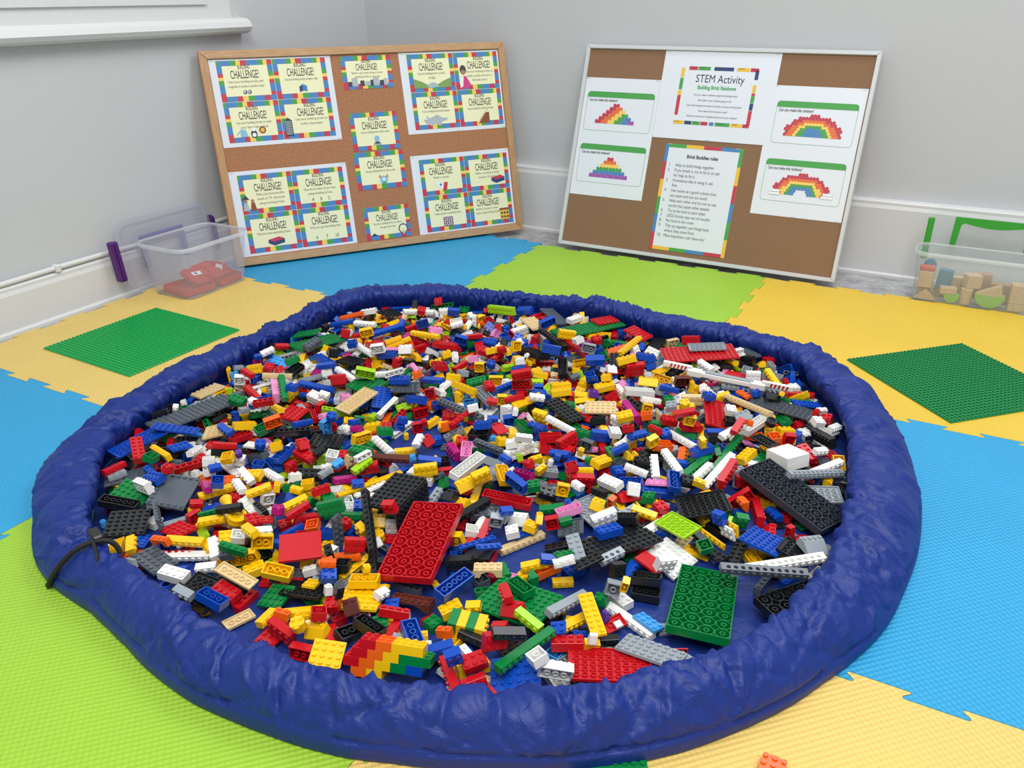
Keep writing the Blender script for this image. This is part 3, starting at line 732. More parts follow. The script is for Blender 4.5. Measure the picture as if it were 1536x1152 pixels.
B2 = lambda x, y, z, r=0: MB2 @ T(x, y, z + 0.002) @ RZ(r)
block('pale triangular wooden block at the near left corner of the block bin', ('tri', 0.042, 0.016, 0.020), 'block_wood', B2(-0.106, -0.026, 0))
block('upright wooden block under the red one at the bin\'s left end', ('box', 0.024, 0.020, 0.022), 'block_wood_dark', B2(-0.112, -0.006, 0, .1))
block('square wooden block tilted beneath the red block in the clear bin', ('box', 0.028, 0.022, 0.036), 'block_wood', B2(-0.111, -0.010, 0.022, .05))
block('thin red wooden block on top of the stack at the bin\'s end', ('box', 0.030, 0.022, 0.009), 'block_red', B2(-0.112, -0.008, 0.0585, .05))
block('round blue wooden block peeping over the red one', ('cyl', 0.026, 0.026, 0.012), 'block_blue', B2(-0.109, 0.024, 0.063) @ RX(PI / 2))
block('plain wooden block standing behind the red topped stack in the block bin', ('box', 0.026, 0.022, 0.049), 'block_wood', B2(-0.109, 0.0215, 0, 0))
block('square blue wooden block beside the red topped stack', ('box', 0.028, 0.016, 0.042), 'block_blue', B2(-0.076, -0.006, 0.022, -.1) @ RY(0.06))
block('flat wooden block resting on the small green half round', ('box', 0.032, 0.020, 0.014), 'block_wood', B2(-0.064, -0.022, 0.017, .2))
block('small lime green half round block on the bin floor', ('half', 0.030, 0.020, 0.0165), 'block_green', B2(-0.055, -0.024, 0))
block('plain wooden block on the bin floor below the square blue block', ('box', 0.028, 0.020, 0.0215), 'block_wood_dark', B2(-0.080, 0.004, 0, 0))
block('long wooden block lying behind the wooden cube in the block bin', ('box', 0.050, 0.016, 0.045), 'block_wood', B2(-0.040, 0.018, 0, 0))
block('wooden cube turned corner first on top of the wooden cylinder', ('box', 0.030, 0.026, 0.028), 'block_wood', B2(-0.022, -0.006, 0.0325, .45))
block('upright wooden cylinder under the turned wooden cube', ('cyl', 0.024, 0.024, 0.032), 'block_wood', B2(-0.028, -0.020, 0))
block('dark brown wooden block at the back of the clear block bin', ('box', 0.034, 0.016, 0.058), 'block_wood_dark', B2(-0.002, 0.024, 0, 0))
block('large lime green half round block in the middle of the bin', ('half', 0.056, 0.024, 0.026), 'block_green', B2(0.016, -0.022, 0))
block('triangular wooden block on top of the large green half round', ('tri', 0.050, 0.020, 0.024, 0.020), 'block_wood', B2(0.014, -0.022, 0.026, -.05))
block('wooden block standing behind the green half round block', ('box', 0.040, 0.020, 0.044), 'block_wood_dark', B2(0.034, 0.012, 0, 0))
block('tall wooden block standing on another at the bin\'s right', ('box', 0.030, 0.026, 0.040), 'block_wood', B2(0.066, -0.020, 0.0165, .08))
block('low wooden block on the bin floor under the tall one', ('box', 0.032, 0.026, 0.016), 'block_wood', B2(0.067, -0.020, 0, .08))

# ------------------------------------------------------------------ baseplates
def baseplate(label, cx, cy, ang, mat):
    t = thing('baseplate', label, 'baseplate', T(cx, cy, 0.0004) @ RZ(ang), 'green studded baseplates')
    n = 32; h = 0.128
    MB().bbox((-h, -h, 0), (h, h, 0.0022), 0.0006).build('sheet', mat, t)
    v, f = [], []
    c8 = [(0.0024 * math.cos(PI * k / 4), 0.0024 * math.sin(PI * k / 4)) for k in range(8)]
    for i in range(n):
        for j in range(n):
            x, y = -h + 0.008 * (i + .5), -h + 0.008 * (j + .5); k = len(v)
            v += [(x + a, y + b_, 0.0022) for a, b_ in c8] + [(x + a, y + b_, 0.0039) for a, b_ in c8]
            f += [(k + q, k + (q + 1) % 8, k + 8 + (q + 1) % 8, k + 8 + q) for q in range(8)] + [tuple(k + 8 + q for q in range(8))]
    b = MB(); b.v, b.f, b.m, b.sm = v, f, [0] * len(f), [False] * len(f)
    b.build('stud_grid', mat, t)
baseplate('bright green square baseplate on the pale yellow mat by the left wall', -1.3505, 0.9537, -0.033, 'baseplate_green')
baseplate('deep green square baseplate lying diagonally on the right yellow mat', 0.0602, 1.4912, 0.783, 'baseplate_deep_green')

RC = [506, 508, 510, 512, 518, 527, 536, 543, 548, 556, 570, 587, 595, 595, 593, 595, 601, 604, 602, 595, 588, 587, 588, 593, 598, 602, 605, 609, 614, 617, 618, 620, 621, 624, 627, 628, 628, 625, 622, 618, 613, 609, 605, 599, 592, 585, 580, 576, 573, 570, 568, 567, 568, 570, 572, 575, 573, 572, 572, 578, 578, 562, 545, 525, 513, 496, 477, 466, 463, 467, 469, 471, 476, 475, 467, 458, 457, 461, 461, 462, 471, 491, 511, 529, 536, 548, 557, 566, 562, 556, 546, 534, 517, 506, 501, 504]
RA = [44, 47, 50, 50, 50, 50, 50, 50, 50, 50, 50, 50, 50, 48, 47, 44, 40, 36, 33, 30, 28, 28, 29, 30, 30, 31, 30, 29, 28, 28, 27, 28, 28, 29, 29, 30, 30, 31, 32, 34, 35, 38, 40, 43, 45, 47, 49, 50, 50, 50, 50, 50, 50, 50, 50, 50, 50, 50, 50, 50, 50, 50, 50, 50, 50, 50, 50, 49, 49, 48, 47, 45, 43, 39, 35, 31, 29, 28, 28, 31, 35, 40, 44, 48, 50, 50, 50, 50, 50, 48, 45, 42, 39, 37, 38, 41]
# ------------------------------------------------------------------ play bag
BC = (-0.5826, 0.98336)
BT = np.arange(96) * 2 * np.pi / 96 - np.pi
def per(vals, t): return np.interp(t, np.r_[BT - 2 * np.pi, BT, BT + 2 * np.pi], np.tile(np.array(vals) / 1000.0, 3))
bag = thing('play_bag', 'round blue drawstring play bag spread open on the mats, full of toy bricks', 'play bag', T(BC[0], BC[1], 0))
PROF = [(-.50, .000), (-.60, .012), (-.76, .028), (-.84, .042), (-.72, .0525), (-.42, .056), (-.05, .0545), (.34, .048), (.68, .036), (.90, .024), (.985, .014), (1.0, .006), (.985, .000)]
def rim_curve(n):
    """smooth cross-section of the roll: (share of the half width, height) from the inner floor edge over the top to the ground outside"""
    p = [PROF[0]] + PROF + [PROF[-1]]; o = []
    for k in range(n):
        u = k / (n - 1) * (len(PROF) - 1); i = min(int(u), len(PROF) - 2); f = u - i
        q = []
        for d in (0, 1):
            a, b_, c_, e = (p[i + m][d] for m in range(4))
            q.append(b_ + .5 * f * (c_ - a + f * (2 * a - 5 * b_ + 4 * c_ - e + f * (3 * (b_ - c_) + e - a))))
        o.append(q)
    return np.array(o)
def make_rim():
    NA, NP_ = 1700, 46
    r_ = np.random.RandomState(5)
    th = np.arange(NA) * 2 * np.pi / NA - np.pi
    rc, a = per(RC, th), per(RA, th)
    cv = rim_curve(NP_)
    TH = np.repeat(th[:, None], NP_, 1)
    RCg, Ag = rc[:, None], a[:, None]
    low = sum(np.sin(k * th + r_.rand() * 6.28) * r_.uniform(.5, 1) / k ** .4 for k in (5, 7, 9, 13, 17, 22)) / 3.0
    R = RCg + Ag * cv[None, :, 0]
    Z = cv[None, :, 1] * (1 + .09 * low[:, None])
    dx, dz = np.gradient(cv[:, 0] * .042), np.gradient(cv[:, 1]); ln = np.hypot(dx, dz); c = (-dz / ln)[None, :]; s = (dx / ln)[None, :]
    c, s = -c * -1, s
    D = np.zeros_like(TH)
    def ang(d): return (d + np.pi) % (2 * np.pi) - np.pi
    q = 1 - np.linspace(0, 1, NP_)[None, :]       # 1 at inner floor edge, 0 at outer ground edge
    def fold(x, sharp): return np.exp(-np.abs(x) ** sharp)
    # long soft folds and tight gathers that run over the roll
    for _ in range(70):
        t0 = r_.uniform(-np.pi, np.pi); w = r_.uniform(.012, .035); tilt = r_.normal(0, .14); amp = r_.uniform(.002, .0062) * (1 if r_.rand() < .45 else -1)
        c0, cw = r_.uniform(.25, .8), r_.uniform(.15, .4)
        D += amp * np.exp(-((q - c0) / cw) ** 2) * fold(ang(TH - t0 - tilt * (q - c0) - .015 * np.sin(7 * q + t0 * 9)) / w, 1.3)
    for _ in range(520):      # narrow gathers near the drawn inner edge
        t0 = r_.uniform(-np.pi, np.pi); w = r_.uniform(.003, .009); amp = -r_.uniform(.0012, .0042)
        c0 = r_.uniform(.52, .80)
        D += amp * np.exp(-((q - c0) / r_.uniform(.12, .40)) ** 2) * fold(ang(TH - t0 - r_.normal(0, .10) * (q - c0)) / w, 1.15)
    for _ in range(300):      # slanting creases on the outer side
        t0 = r_.uniform(-np.pi, np.pi); w = r_.uniform(.004, .015); amp = r_.choice([-1, 1]) * r_.uniform(.0010, .0042); tilt = r_.choice([-1, 1]) * r_.uniform(.15, .9)
        c0 = r_.uniform(.22, .62)
        D += amp * np.exp(-((q - c0) / r_.uniform(.08, .20)) ** 2) * fold(ang(TH - t0 - tilt * (q - c0)) / w, 1.0)
    for _ in range(210):      # crisp pleats: a ridge with a valley beside it
        t0 = r_.uniform(-np.pi, np.pi); w = r_.uniform(.004, .011); amp = r_.uniform(.0022, .0052); tilt = r_.normal(0, .16)
        c0, cw = r_.uniform(.42, .74), r_.uniform(.14, .32); sg = r_.choice([-1, 1])
        d = ang(TH - t0 - tilt * (q - c0)); env = np.exp(-((q - c0) / cw) ** 2)
        D += amp * env * (fold(d / w, 1.0) - .8 * fold((d + sg * 1.7 * w) / w, 1.1))
    # hem band and its stitched crease low on the outer side
    hem = .20 + .02 * np.sin(4 * TH + 1) + .01 * np.sin(13 * TH)
    D -= .0032 * np.exp(-((q - hem) / .018) ** 2)
    D *= np.where(q < hem, .35, 1.0)
    D += .0008 * (q < hem)
    edge = np.clip(np.minimum(q, 1 - q) / .06, 0, 1)
    D *= edge
    R = R + D * c; Z = Z + D * s
    Z = np.maximum(Z, 0.0006)
    R[:, 0] = rc - a * 0.5
    X, Y = R * np.cos(TH), R * np.sin(TH)
    v = np.stack([X, Y, Z], -1).reshape(-1, 3)
    i, j = np.meshgrid(np.arange(NA), np.arange(NP_ - 1), indexing='ij')
    i2 = (i + 1) % NA
    f = np.stack([i * NP_ + j, i * NP_ + j + 1, i2 * NP_ + j + 1, i2 * NP_ + j], -1).reshape(-1, 4)
    me = bpy.data.meshes.new('gathered_rim')
    me.from_pydata(v.tolist(), [], f.tolist()); me.polygons.foreach_set('use_smooth', [True] * len(f)); me.update()
    bm = bmesh.new(); bm.from_mesh(me); bmesh.ops.recalc_face_normals(bm, faces=bm.faces); bm.to_mesh(me); bm.free()
    me.materials.append(MATS['bag_nylon'])
    o = bpy.data.objects.new('gathered_rim', me); COL.objects.link(o); o.parent = bag
make_rim()
def make_sheet():
    NA, NR = 160, 50
    v = [(0, 0, 0.0007)]; f = []
    for k in range(1, NR + 1):
        for i in range(NA):
            t = -PI + 2 * PI * i / NA
            r = float(per(RC, t) - per(RA, t) * 0.52) * k / NR
            x, y = r * math.cos(t), r * math.sin(t)
            z = 0.0008 + 0.0005 * noise.noise(Vector((x * 9, y * 9, 0))) + 0.0004 * noise.noise(Vector((x * 30 + 4, y * 12, 2)))
            v.append((x, y, max(0.0003, z)))
    for i in range(NA): f.append((0, 1 + i, 1 + (i + 1) % NA))
    for k in range(NR - 1):
        for i in range(NA):
            a, b_ = 1 + k * NA, 1 + (k + 1) * NA
            f.append((a + i, b_ + i, b_ + (i + 1) % NA, a + (i + 1) % NA))
    b = MB(); b.v, b.f, b.m, b.sm = v, f, [0] * len(f), [True] * len(f)
    b.build('floor_sheet', 'bag_nylon_floor', bag)
make_sheet()
# drawstring: a flat black cord over the rim with its toggle inside
RCV = rim_curve(40)
def rim_pt(t, u, off=0.004):
    rc, a = float(per(RC, t)), float(per(RA, t)); k = u * 39
    x, z = np.interp(k, range(40), RCV[:, 0]), np.interp(k, range(40), RCV[:, 1])
    r = rc + a * x + off * x; z = max(.004, z + off * (z / .05))
    return (r * math.cos(t), r * math.sin(t), z)
pc = fl(150, 842, .03) - Vector((BC[0], BC[1], 0)); tc_ = math.atan2(pc.y, pc.x)
MB().tube([rim_pt(tc_ + .03 - .085 * k / 19, .22 + .76 * k / 19, .003) for k in range(20)], 0.0031, 8).build('drawstring', 'black_cord', bag)
q0 = fl(146, 840, .056) - Vector((BC[0], BC[1], 0)); q1 = fl(137, 797, .056) - Vector((BC[0], BC[1], 0))
lp = [q0 + (q1 - q0) * (k / 6) + Vector((0.002 * math.sin(k), 0, 0.004 * math.sin(PI * k / 6))) for k in range(7)]
MB().tube(lp + [p + Vector((.006, -.004, .004)) for p in lp[::-1]], 0.0016, 6, closed=True).build('cord_loop', 'black_cord', bag)
MB().bbox((-0.006, -0.012, -0.004), (0.006, 0.012, 0.005), 0.002).build('cord_toggle', 'black_gloss', bag, Matrix.Translation(q0 * .25 + q1 * .75 + Vector((.004, .002, .004))) @ RZ(1.2))

# ------------------------------------------------------------------ toy bricks (metres; body bottom centre at the origin, studs up)
U = 0.008
def stud_pts(l, w): return [((i - (l - 1) / 2) * U, (j - (w - 1) / 2) * U) for i in range(l) for j in range(w)]
def studs(b, pts, h, n): 
    for x, y in pts: b.cyl((x, y, h), .0024, .0017, n, cap=(False, True), smooth=n > 8)
def hollow(b, L, W, h, w, l, n, top=True):
    """outer box with a slightly eased rim and a hollow underside"""
    x, y, e, t = L / 2, W / 2, 0.00028, 0.0013
    zt = h - 0.0012
    v = [(-x, -y, 0), (x, -y, 0), (x, y, 0), (-x, y, 0), (-x, -y, h - e), (x, -y, h - e), (x, y, h - e), (-x, y, h - e),
         (-x + e, -y + e, h), (x - e, -y + e, h), (x - e, y - e, h), (-x + e, y - e, h),
         (-x + t, -y + t, 0), (x - t, -y + t, 0), (x - t, y - t, 0), (-x + t, y - t, 0), (-x + t, -y + t, zt), (x - t, -y + t, zt), (x - t, y - t, zt), (-x + t, y - t, zt)]
    f = []
    for i in range(4):
        j = (i + 1) % 4
        f += [(i, j, 4 + j, 4 + i), (4 + i, 4 + j, 8 + j, 8 + i), (j, i, 12 + i, 12 + j), (12 + i, 16 + i, 16 + j, 12 + j)]
    f += [(19, 18, 17, 16)]
    if top: f += [(8, 9, 10, 11)]
    b.add(v, f)
    if w >= 2 and l >= 2:
        for i in range(l - 1):
            for j in range(w - 1): b.ring(((i - (l - 2) / 2) * U, (j - (w - 2) / 2) * U, 0.0001), .00325, .0024, zt, n, caps=(True, False))
    elif max(w, l) >= 2:
        for i in range(max(w, l) - 1):
            d = (i - (max(w, l) - 2) / 2) * U
            b.cyl((d, 0, 0.0003) if l > w else (0, d, .0003), .0016, zt, max(6, n - 2), cap=(True, False))
def brick_mesh(ty, w, l, n=10):
    b = MB(); g = 0.0001; L, W = l * U - g, w * U - g
    if ty in 'BP':
        h = .0096 if ty == 'B' else .0032
        hollow(b, L, W, h, w, l, n); studs(b, stud_pts(l, w), h, n)
    elif ty == 'T':
        hollow(b, L, W, .0032, w, l, n)
    elif ty == 'D':      # plate with studs along its rim only
        hollow(b, L, W, .0032, w, l, n); studs(b, [p for p in stud_pts(l, w) if abs(p[0]) > (l - 2) / 2 * U or (p[1] > (w - 2) / 2 * U)], .0032, n)
    elif ty == 'Q':      # tall block / 8x16 brick
        if w >= 8:
            h = .0096; x, y, t = L / 2, W / 2, .0016
            hollow(b, L, W, h, 1, 1, n); studs(b, stud_pts(l, w), h, 8)
            c8 = [PI / 8 + PI / 4 * k for k in range(8)]
            for i in range(l // 2):
                for j in range(w // 2):
                    cx, cy = (i - (l / 2 - 1) / 2) * 2 * U, (j - (w / 2 - 1) / 2) * 2 * U
                    o = [(cx + .0084 * math.cos(a), cy + .0084 * math.sin(a)) for a in c8]; q = [(cx + .0075 * math.cos(a), cy + .0075 * math.sin(a)) for a in c8]
                    z0, z1 = .0003, h - .0012
                    b.add([(a, c, z0) for a, c in o] + [(a, c, z0) for a, c in q] + [(a, c, z1) for a, c in q] + [(a, c, z1) for a, c in o],
                          [(k, 8 + k, 8 + (k + 1) % 8, (k + 1) % 8) for k in range(8)] + [(8 + k, 16 + k, 16 + (k + 1) % 8, 8 + (k + 1) % 8) for k in range(8)] + [((k + 1) % 8, 24 + (k + 1) % 8, 24 + k, k) for k in range(8)])
                    b.ring((cx, cy, z0), .0032, .0021, z1 - z0, 12, caps=(True, False))
        else:
            for k in range(2):
                M = T(0, 0, k * .0096); h = .0094
                e = MB(); hollow(e, L, W, h, w, l, n); 
                if k == 0: studs(e, stud_pts(l, w), h, n)
                b.add(e.v, e.f, 0, False, M)
    elif ty == 'S':      # slope: one row of studs along +y, sloping to -y
        h = .0096; y0, y1 = -W / 2, W / 2; ys = y1 - U if w > 1 else y1 - U * .45; lip = .0015
        pr = [(y0, 0), (y1, 0), (y1, h), (ys, h), (y0, lip)]
        b.add([(-L / 2, y, z) for y, z in pr] + [(L / 2, y, z) for y, z in pr], [(0, 1, 2, 3, 4), (9, 8, 7, 6, 5)] + [((i + 1) % 5, i, 5 + i, 5 + (i + 1) % 5) for i in range(1, 5)])
        t = .0013
        b.add([(-L / 2, y0, 0), (L / 2, y0, 0), (L / 2, y1, 0), (-L / 2, y1, 0), (-L / 2 + t, y0 + t, 0), (L / 2 - t, y0 + t, 0), (L / 2 - t, y1 - t, 0), (-L / 2 + t, y1 - t, 0),
               (-L / 2 + t, y0 + t, .0012), (L / 2 - t, y0 + t, .0012), (L / 2 - t, y1 - t, .007), (-L / 2 + t, y1 - t, .007)],
              [((i + 1) % 4, i, 4 + i, 4 + (i + 1) % 4) for i in range(4)] + [(4 + (i + 1) % 4, 4 + i, 8 + i, 8 + (i + 1) % 4) for i in range(4)] + [(11, 10, 9, 8)])
        if w > 1: studs(b, [((i - (l - 1) / 2) * U, y1 - U / 2) for i in range(l)], h, n)
    elif ty == 'M':      # beam with a row of holes through its side
        h = .0096; y = W / 2; x = L / 2; zc = .0058
        b.add([(-x, -y, 0), (x, -y, 0), (x, y, 0), (-x, y, 0), (-x, -y, h), (x, -y, h), (x, y, h), (-x, y, h)], [(3, 2, 1, 0), (4, 5, 6, 7), (1, 2, 6, 5), (3, 0, 4, 7)])
        m = max(1, l - 1); cells = [(-x, -(m / 2) * U)] if l > 1 else []
        edges = [-x] + [(i - m / 2) * U for i in range(m + 1)] + [x] if l > 1 else [-x, x]
        edges = sorted(set(edges))
        for k in range(len(edges) - 1):
            x0, x1 = edges[k], edges[k + 1]
            for sgn in (-1, 1):
                if x1 - x0 < .006:
                    q = [(x0, sgn * y, 0), (x1, sgn * y, 0), (x1, sgn * y, h), (x0, sgn * y, h)]; b.add(q, [(0, 1, 2, 3) if sgn < 0 else (3, 2, 1, 0)]); continue
                cx = (x0 + x1) / 2; xm = cx
                sq = [(x1, zc), (x1, h), (xm, h), (x0, h), (x0, zc), (x0, 0), (xm, 0), (x1, 0)]
                oc = [(cx + .0025 * math.cos(PI / 4 * i), zc + .0025 * math.sin(PI / 4 * i)) for i in range(8)]
                v = [(a, sgn * y, c) for a, c in sq] + [(a, sgn * y, c) for a, c in oc] + [(a, sgn * y * .05, c) for a, c in oc]
                fs = [(i, (i + 1) % 8, 8 + (i + 1) % 8, 8 + i) for i in range(8)] + [(8 + i, 8 + (i + 1) % 8, 16 + (i + 1) % 8, 16 + i) for i in range(8)] + [tuple(range(16, 24))]
                b.add(v, [q if sgn < 0 else q[::-1] for q in fs])
        studs(b, stud_pts(l, w), h, n)
    elif ty == 'R':
        r = w * U / 2 - g; n2 = 20
        b.cyl((0, 0, .0015), r, .0081, n2, cap=(False, False)); b.ring((0, 0, 0), r * .82, r * .55, .004, n2); b.ring((0, 0, .0015), r, r * .5, .0002, n2); b.ring((0, 0, .0094), r, .0, .0002, n2)
        studs(b, stud_pts(l, w) if w > 1 else [(0, 0)], .0096, n)
    elif ty == 'W':
        r = w * U / 2
        for z in (0, .0055): b.ring((0, 0, z), r, r * .62, .0032, 24)
        b.ring((0, 0, .002), r * .86, r * .4, .005, 24); b.cyl((0, 0, .001), r * .62, .0055, 24); b.ring((0, 0, .006), r * .3, r * .14, .0022, 12)
    elif ty == 'A':
        h = .0096; m = 8; r = max(L / 2 - U * .8, L * .25); zz = lambda x: max(0, (.0072) * math.sqrt(max(0, 1 - (x / r) ** 2))) if abs(x) < r else 0
        xs = [-L / 2, -r] + [-r + 2 * r * k / m for k in range(1, m)] + [r, L / 2]
        k = len(xs); v = []
        for y in (-W / 2, W / 2): v += [(x, y, zz(x)) for x in xs] + [(x, y, h) for x in xs]
        f = []
        for i in range(k - 1): f += [(i, i + 1, k + i + 1, k + i), (2 * k + i + 1, 2 * k + i, 3 * k + i, 3 * k + i + 1), (k + i, k + i + 1, 3 * k + i + 1, 3 * k + i), (i + 1, i, 2 * k + i, 2 * k + i + 1)]
        f += [(0, k, 3 * k, 2 * k), (k - 1, 3 * k - 1, 4 * k - 1, 2 * k - 1)]
        b.add(v, f); studs(b, stud_pts(l, w), h, n)
    elif ty == 'K':
        r = w * U / 2
        if l > w:
            M = RY(PI / 2)
            for k in range(7): b.cyl((0, 0, -l * U / 2 + l * U * k / 7), r * (1 - k / 7.5), l * U / 7, 14, r2=r * (1 - (k + .4) / 7.5), M=T(0, 0, r) @ M)
        else:
            b.cyl((0, 0, 0), r, .0155, 18, r2=r * .42); studs(b, [(0, 0)], .0155, n)
    elif ty == 'F':
        h = .012; b.box((-L / 2, -W / 2, 0), (L / 2, W / 2, .0016)); t = .0016
        for a, c in (((-L / 2, -W / 2), (L / 2, -W / 2 + t)), ((-L / 2, W / 2 - t), (L / 2, W / 2)), ((-L / 2, -W / 2 + t), (-L / 2 + t, W / 2 - t)), ((L / 2 - t, -W / 2 + t), (L / 2, W / 2 - t))):
            b.box((a[0], a[1], .0016), (c[0], c[1], h))
    return b
MESHES = {}
def get_mesh(ty, w, l):
    k = (ty, w, l)
    if k not in MESHES:
        me = brick_mesh(ty, w, l, 12).mesh('brick_shape'); me.materials.append(MATS['plastic_r']); MESHES[k] = me
    return MESHES[k]
def put(name, ty, co, w, l, M, parent=None):
    o = bpy.data.objects.new(name, get_mesh(ty, w, l)); COL.objects.link(o)
    o.material_slots[0].link = 'OBJECT'; o.material_slots[0].material = MATS['plastic_' + co]
    o.parent = parent; o.matrix_basis = M
    return o

KIND = {'B': 'toy_brick', 'P': 'stud_plate', 'S': 'slope_brick', 'M': 'holed_beam', 'T': 'smooth_tile', 'R': 'round_brick', 'W': 'wheel_piece', 'A': 'arch_brick', 'K': 'cone_brick', 'F': 'toy_tray', 'Q': 'large_block', 'D': 'stud_plate'}
CATS = {'B': 'brick', 'P': 'plate', 'S': 'brick', 'M': 'beam', 'T': 'tile', 'R': 'brick', 'W': 'wheel', 'A': 'brick', 'K': 'brick', 'F': 'tray', 'Q': 'brick', 'D': 'plate'}
GRPS = {'B': 'loose toy bricks in the play bag', 'P': 'stud plates in the play bag', 'S': 'slope bricks in the play bag', 'M': 'holed beams in the play bag', 'T': 'smooth tiles in the play bag', 'R': 'round bricks in the play bag', 'W': 'toy wheels in the play bag', 'A': 'arch bricks in the play bag', 'K': 'cone bricks in the play bag', 'F': 'open trays in the play bag', 'Q': 'large blocks in the play bag', 'D': 'stud plates in the play bag'}
SPEC = {'Qg': ([12.8, 6.4, 1.12], [[-0.1743, -0.9847, -0.005, -15.3472], [0.9755, -0.1733, 0.1358, 70.324], [-0.1346, 0.0188, 0.9907, 1.5952], [0.0, 0.0, 0.0, 1.0]]),
'Qd': ([12.8, 6.4, 1.12], [[0.8938, 0.3849, 0.2301, -11.0288], [-0.397, 0.9178, 0.007, 94.5961], [-0.2085, -0.0976, 0.9731, 2.555], [0.0, 0.0, 0.0, 1.0]]),
'Qr': ([12.8, 6.4, 1.12], [[-0.2663, -0.9616, -0.0669, -46.7625], [0.9576, -0.256, -0.132, 63.0739], [0.1098, -0.0992, 0.989, 3.4962], [0.0, 0.0, 0.0, 1.0]]),
'Xb': ([7.2, 4.8, 0.48], [[-0.049, -0.9942, -0.0954, -54.6832], [0.9949, -0.0401, -0.0931, 68.7794], [0.0887, -0.0994, 0.9911, 4.6621], [0.0, 0.0, 0.0, 1.0]]),
'Xc': ([7.2, 3.2, 0.48], [[0.049, -0.0044, 0.9988, -52.2813], [-0.9949, 0.0886, 0.0492, 69.0442], [-0.0887, -0.9961, 0.0, 3.0194], [0.0, 0.0, 0.0, 1.0]]),
'Xl': ([12.8, 0.8, 0.96], [[0.6388, 0.7404, 0.2091, -53.757], [-0.7037, 0.6721, -0.2304, 62.2417], [-0.3111, 0.0, 0.9504, 2.9438], [0.0, 0.0, 0.0, 1.0]]),
'Xr': ([9.6, 1.6, 4.0], [[0.9607, -0.2776, 0.0, -39.0041], [0.2776, 0.9607, 0.0, 46.196], [0.0, 0.0, 1.0, 3.0], [0.0, 0.0, 0.0, 1.0]]),
'Xs': ([4.8, 1.6, 3.2], [[0.9529, -0.2897, 0.0897, -35.7335], [0.2884, 0.9571, 0.0272, 55.0014], [-0.0938, 0.0, 0.9956, 2.0035], [0.0, 0.0, 0.0, 1.0]]),
'Xw': ([21.468, 1.4, 1.0], [[0.9985, -0.0481, 0.0279, -27.8105], [0.048, 0.9988, 0.0013, 124.0045], [-0.0279, 0.0, 0.9996, 3.2002], [0.0, 0.0, 0.0, 1.0]]),
'Qk': ([8.0, 6.4, 1.12], [[0.5902, -0.8071, 0.0177, -5.6919], [0.8067, 0.5905, 0.0242, 74.045], [-0.03, 0.0, 0.9996, 1.8403], [0.0, 0.0, 0.0, 1.0]])}
POSES = ['studs up', 'upside down', 'standing on end', 'on its side', 'lying flat', 'upright']
DIRS = ['to the right of', 'to the left of', 'behind', 'in front of']
LANDMARKS = [
    'the big red slab',
    'the big green slab',
    'the big charcoal slab',
    'the rainbow brick wall',
    'the striped brick stack',
    'the leaning black beam',
    'the steep black plates',
    'the long white boom',
    'the yellow wheel',
    'the orange wheel',
    'the brown bar',
    'the broad yellow plate',
    'the broad green plate',
    'the square tan plate',
    'the lime green bar',
    'the long green plate',
    'the wide red plate',
    'the long grey plate',
    'the wide grey plate',
    'the square white block',
    'the smooth red plate',
    'the lime green plate',
    'the pale grey plate',
    'the flat red plate',
    'the yellow strip plate',
    'the square black plate',
    'the brown arch',
    'the white holed beam',
    'the dark holed beam',
    'the grey rack beam',
    'the upper green plate',
    'the long tan plate',
    'the broad black plate',
    'the far green plate',
    'the studded blue plate',
    'the dark studded plate',
]
OWN_LABELS = [
    'brown 2x6 arch brick lying behind the striped brick stack',
    'dark grey 1x12 holed beam lying level beside the big green slab',
    'long white 1x14 holed beam lying by the near right rim',
    'dark grey 1x12 holed beam lying near the middle of the pile',
    'big square white block of two smooth bricks near the right rim',
    'big smooth red tile without studs on the left half of the pile',
    'flat red 6x10 plate lying underside up against the near rim',
    'pale grey 4x8 stud plate lying beside the big green slab, by the near rim',
    'broad green 8x10 stud plate studs up in the near middle of the bag',
    'broad black 6x12 stud plate carrying a blue brick',
    'square black 6x6 stud plate by the left rim near the drawstring toggle',
    'wide dark grey 6x16 stud plate by the left rim, a ribbed blue plate on it',
    'wide red 8x16 stud plate by the back right rim with grey plate on top',
    'lime green 4x6 plate lying underside up on a white plate',
    'blue 6x6 stud plate studs up before the big charcoal slab',
    'yellow 2x8 stud plate lying across a white beam near the green plate',
    'long dark grey 4x12 stud plate showing its underside near the right rim',
    'long tan 4x8 plate lying underside up in front of a green plate',
    'broad yellow 6x6 stud plate studs up behind the rainbow brick wall',
    'long green 6x18 stud plate at the back rim carrying a red plate',
    'black 6x6 stud plate studs up left of the middle of the pile',
    'tan 4x6 stud plate studs up near the middle, behind the big charcoal slab',
    'green 6x12 stud plate at the far left with a dark brick on it',
    'green 6x8 stud plate behind the long tan plate',
    'long brown 1x8 toy brick lying in the middle of the pile',
    'thick lime green 2x8 toy brick lying at the back rim of the bag',
    'spoked yellow toy wheel lying flat among bricks on the left of the bag',
    'large orange toy wheel tucked under the rim by the black drawstring',
]
KWORDS = {'B': 'toy brick', 'P': 'stud plate', 'S': 'slope brick', 'M': 'holed beam', 'T': 'smooth tile', 'R': 'round brick', 'W': 'toy wheel', 'A': 'arch brick', 'K': 'cone brick', 'F': 'open tray', 'Q': 'block', 'D': 'smooth plate'}
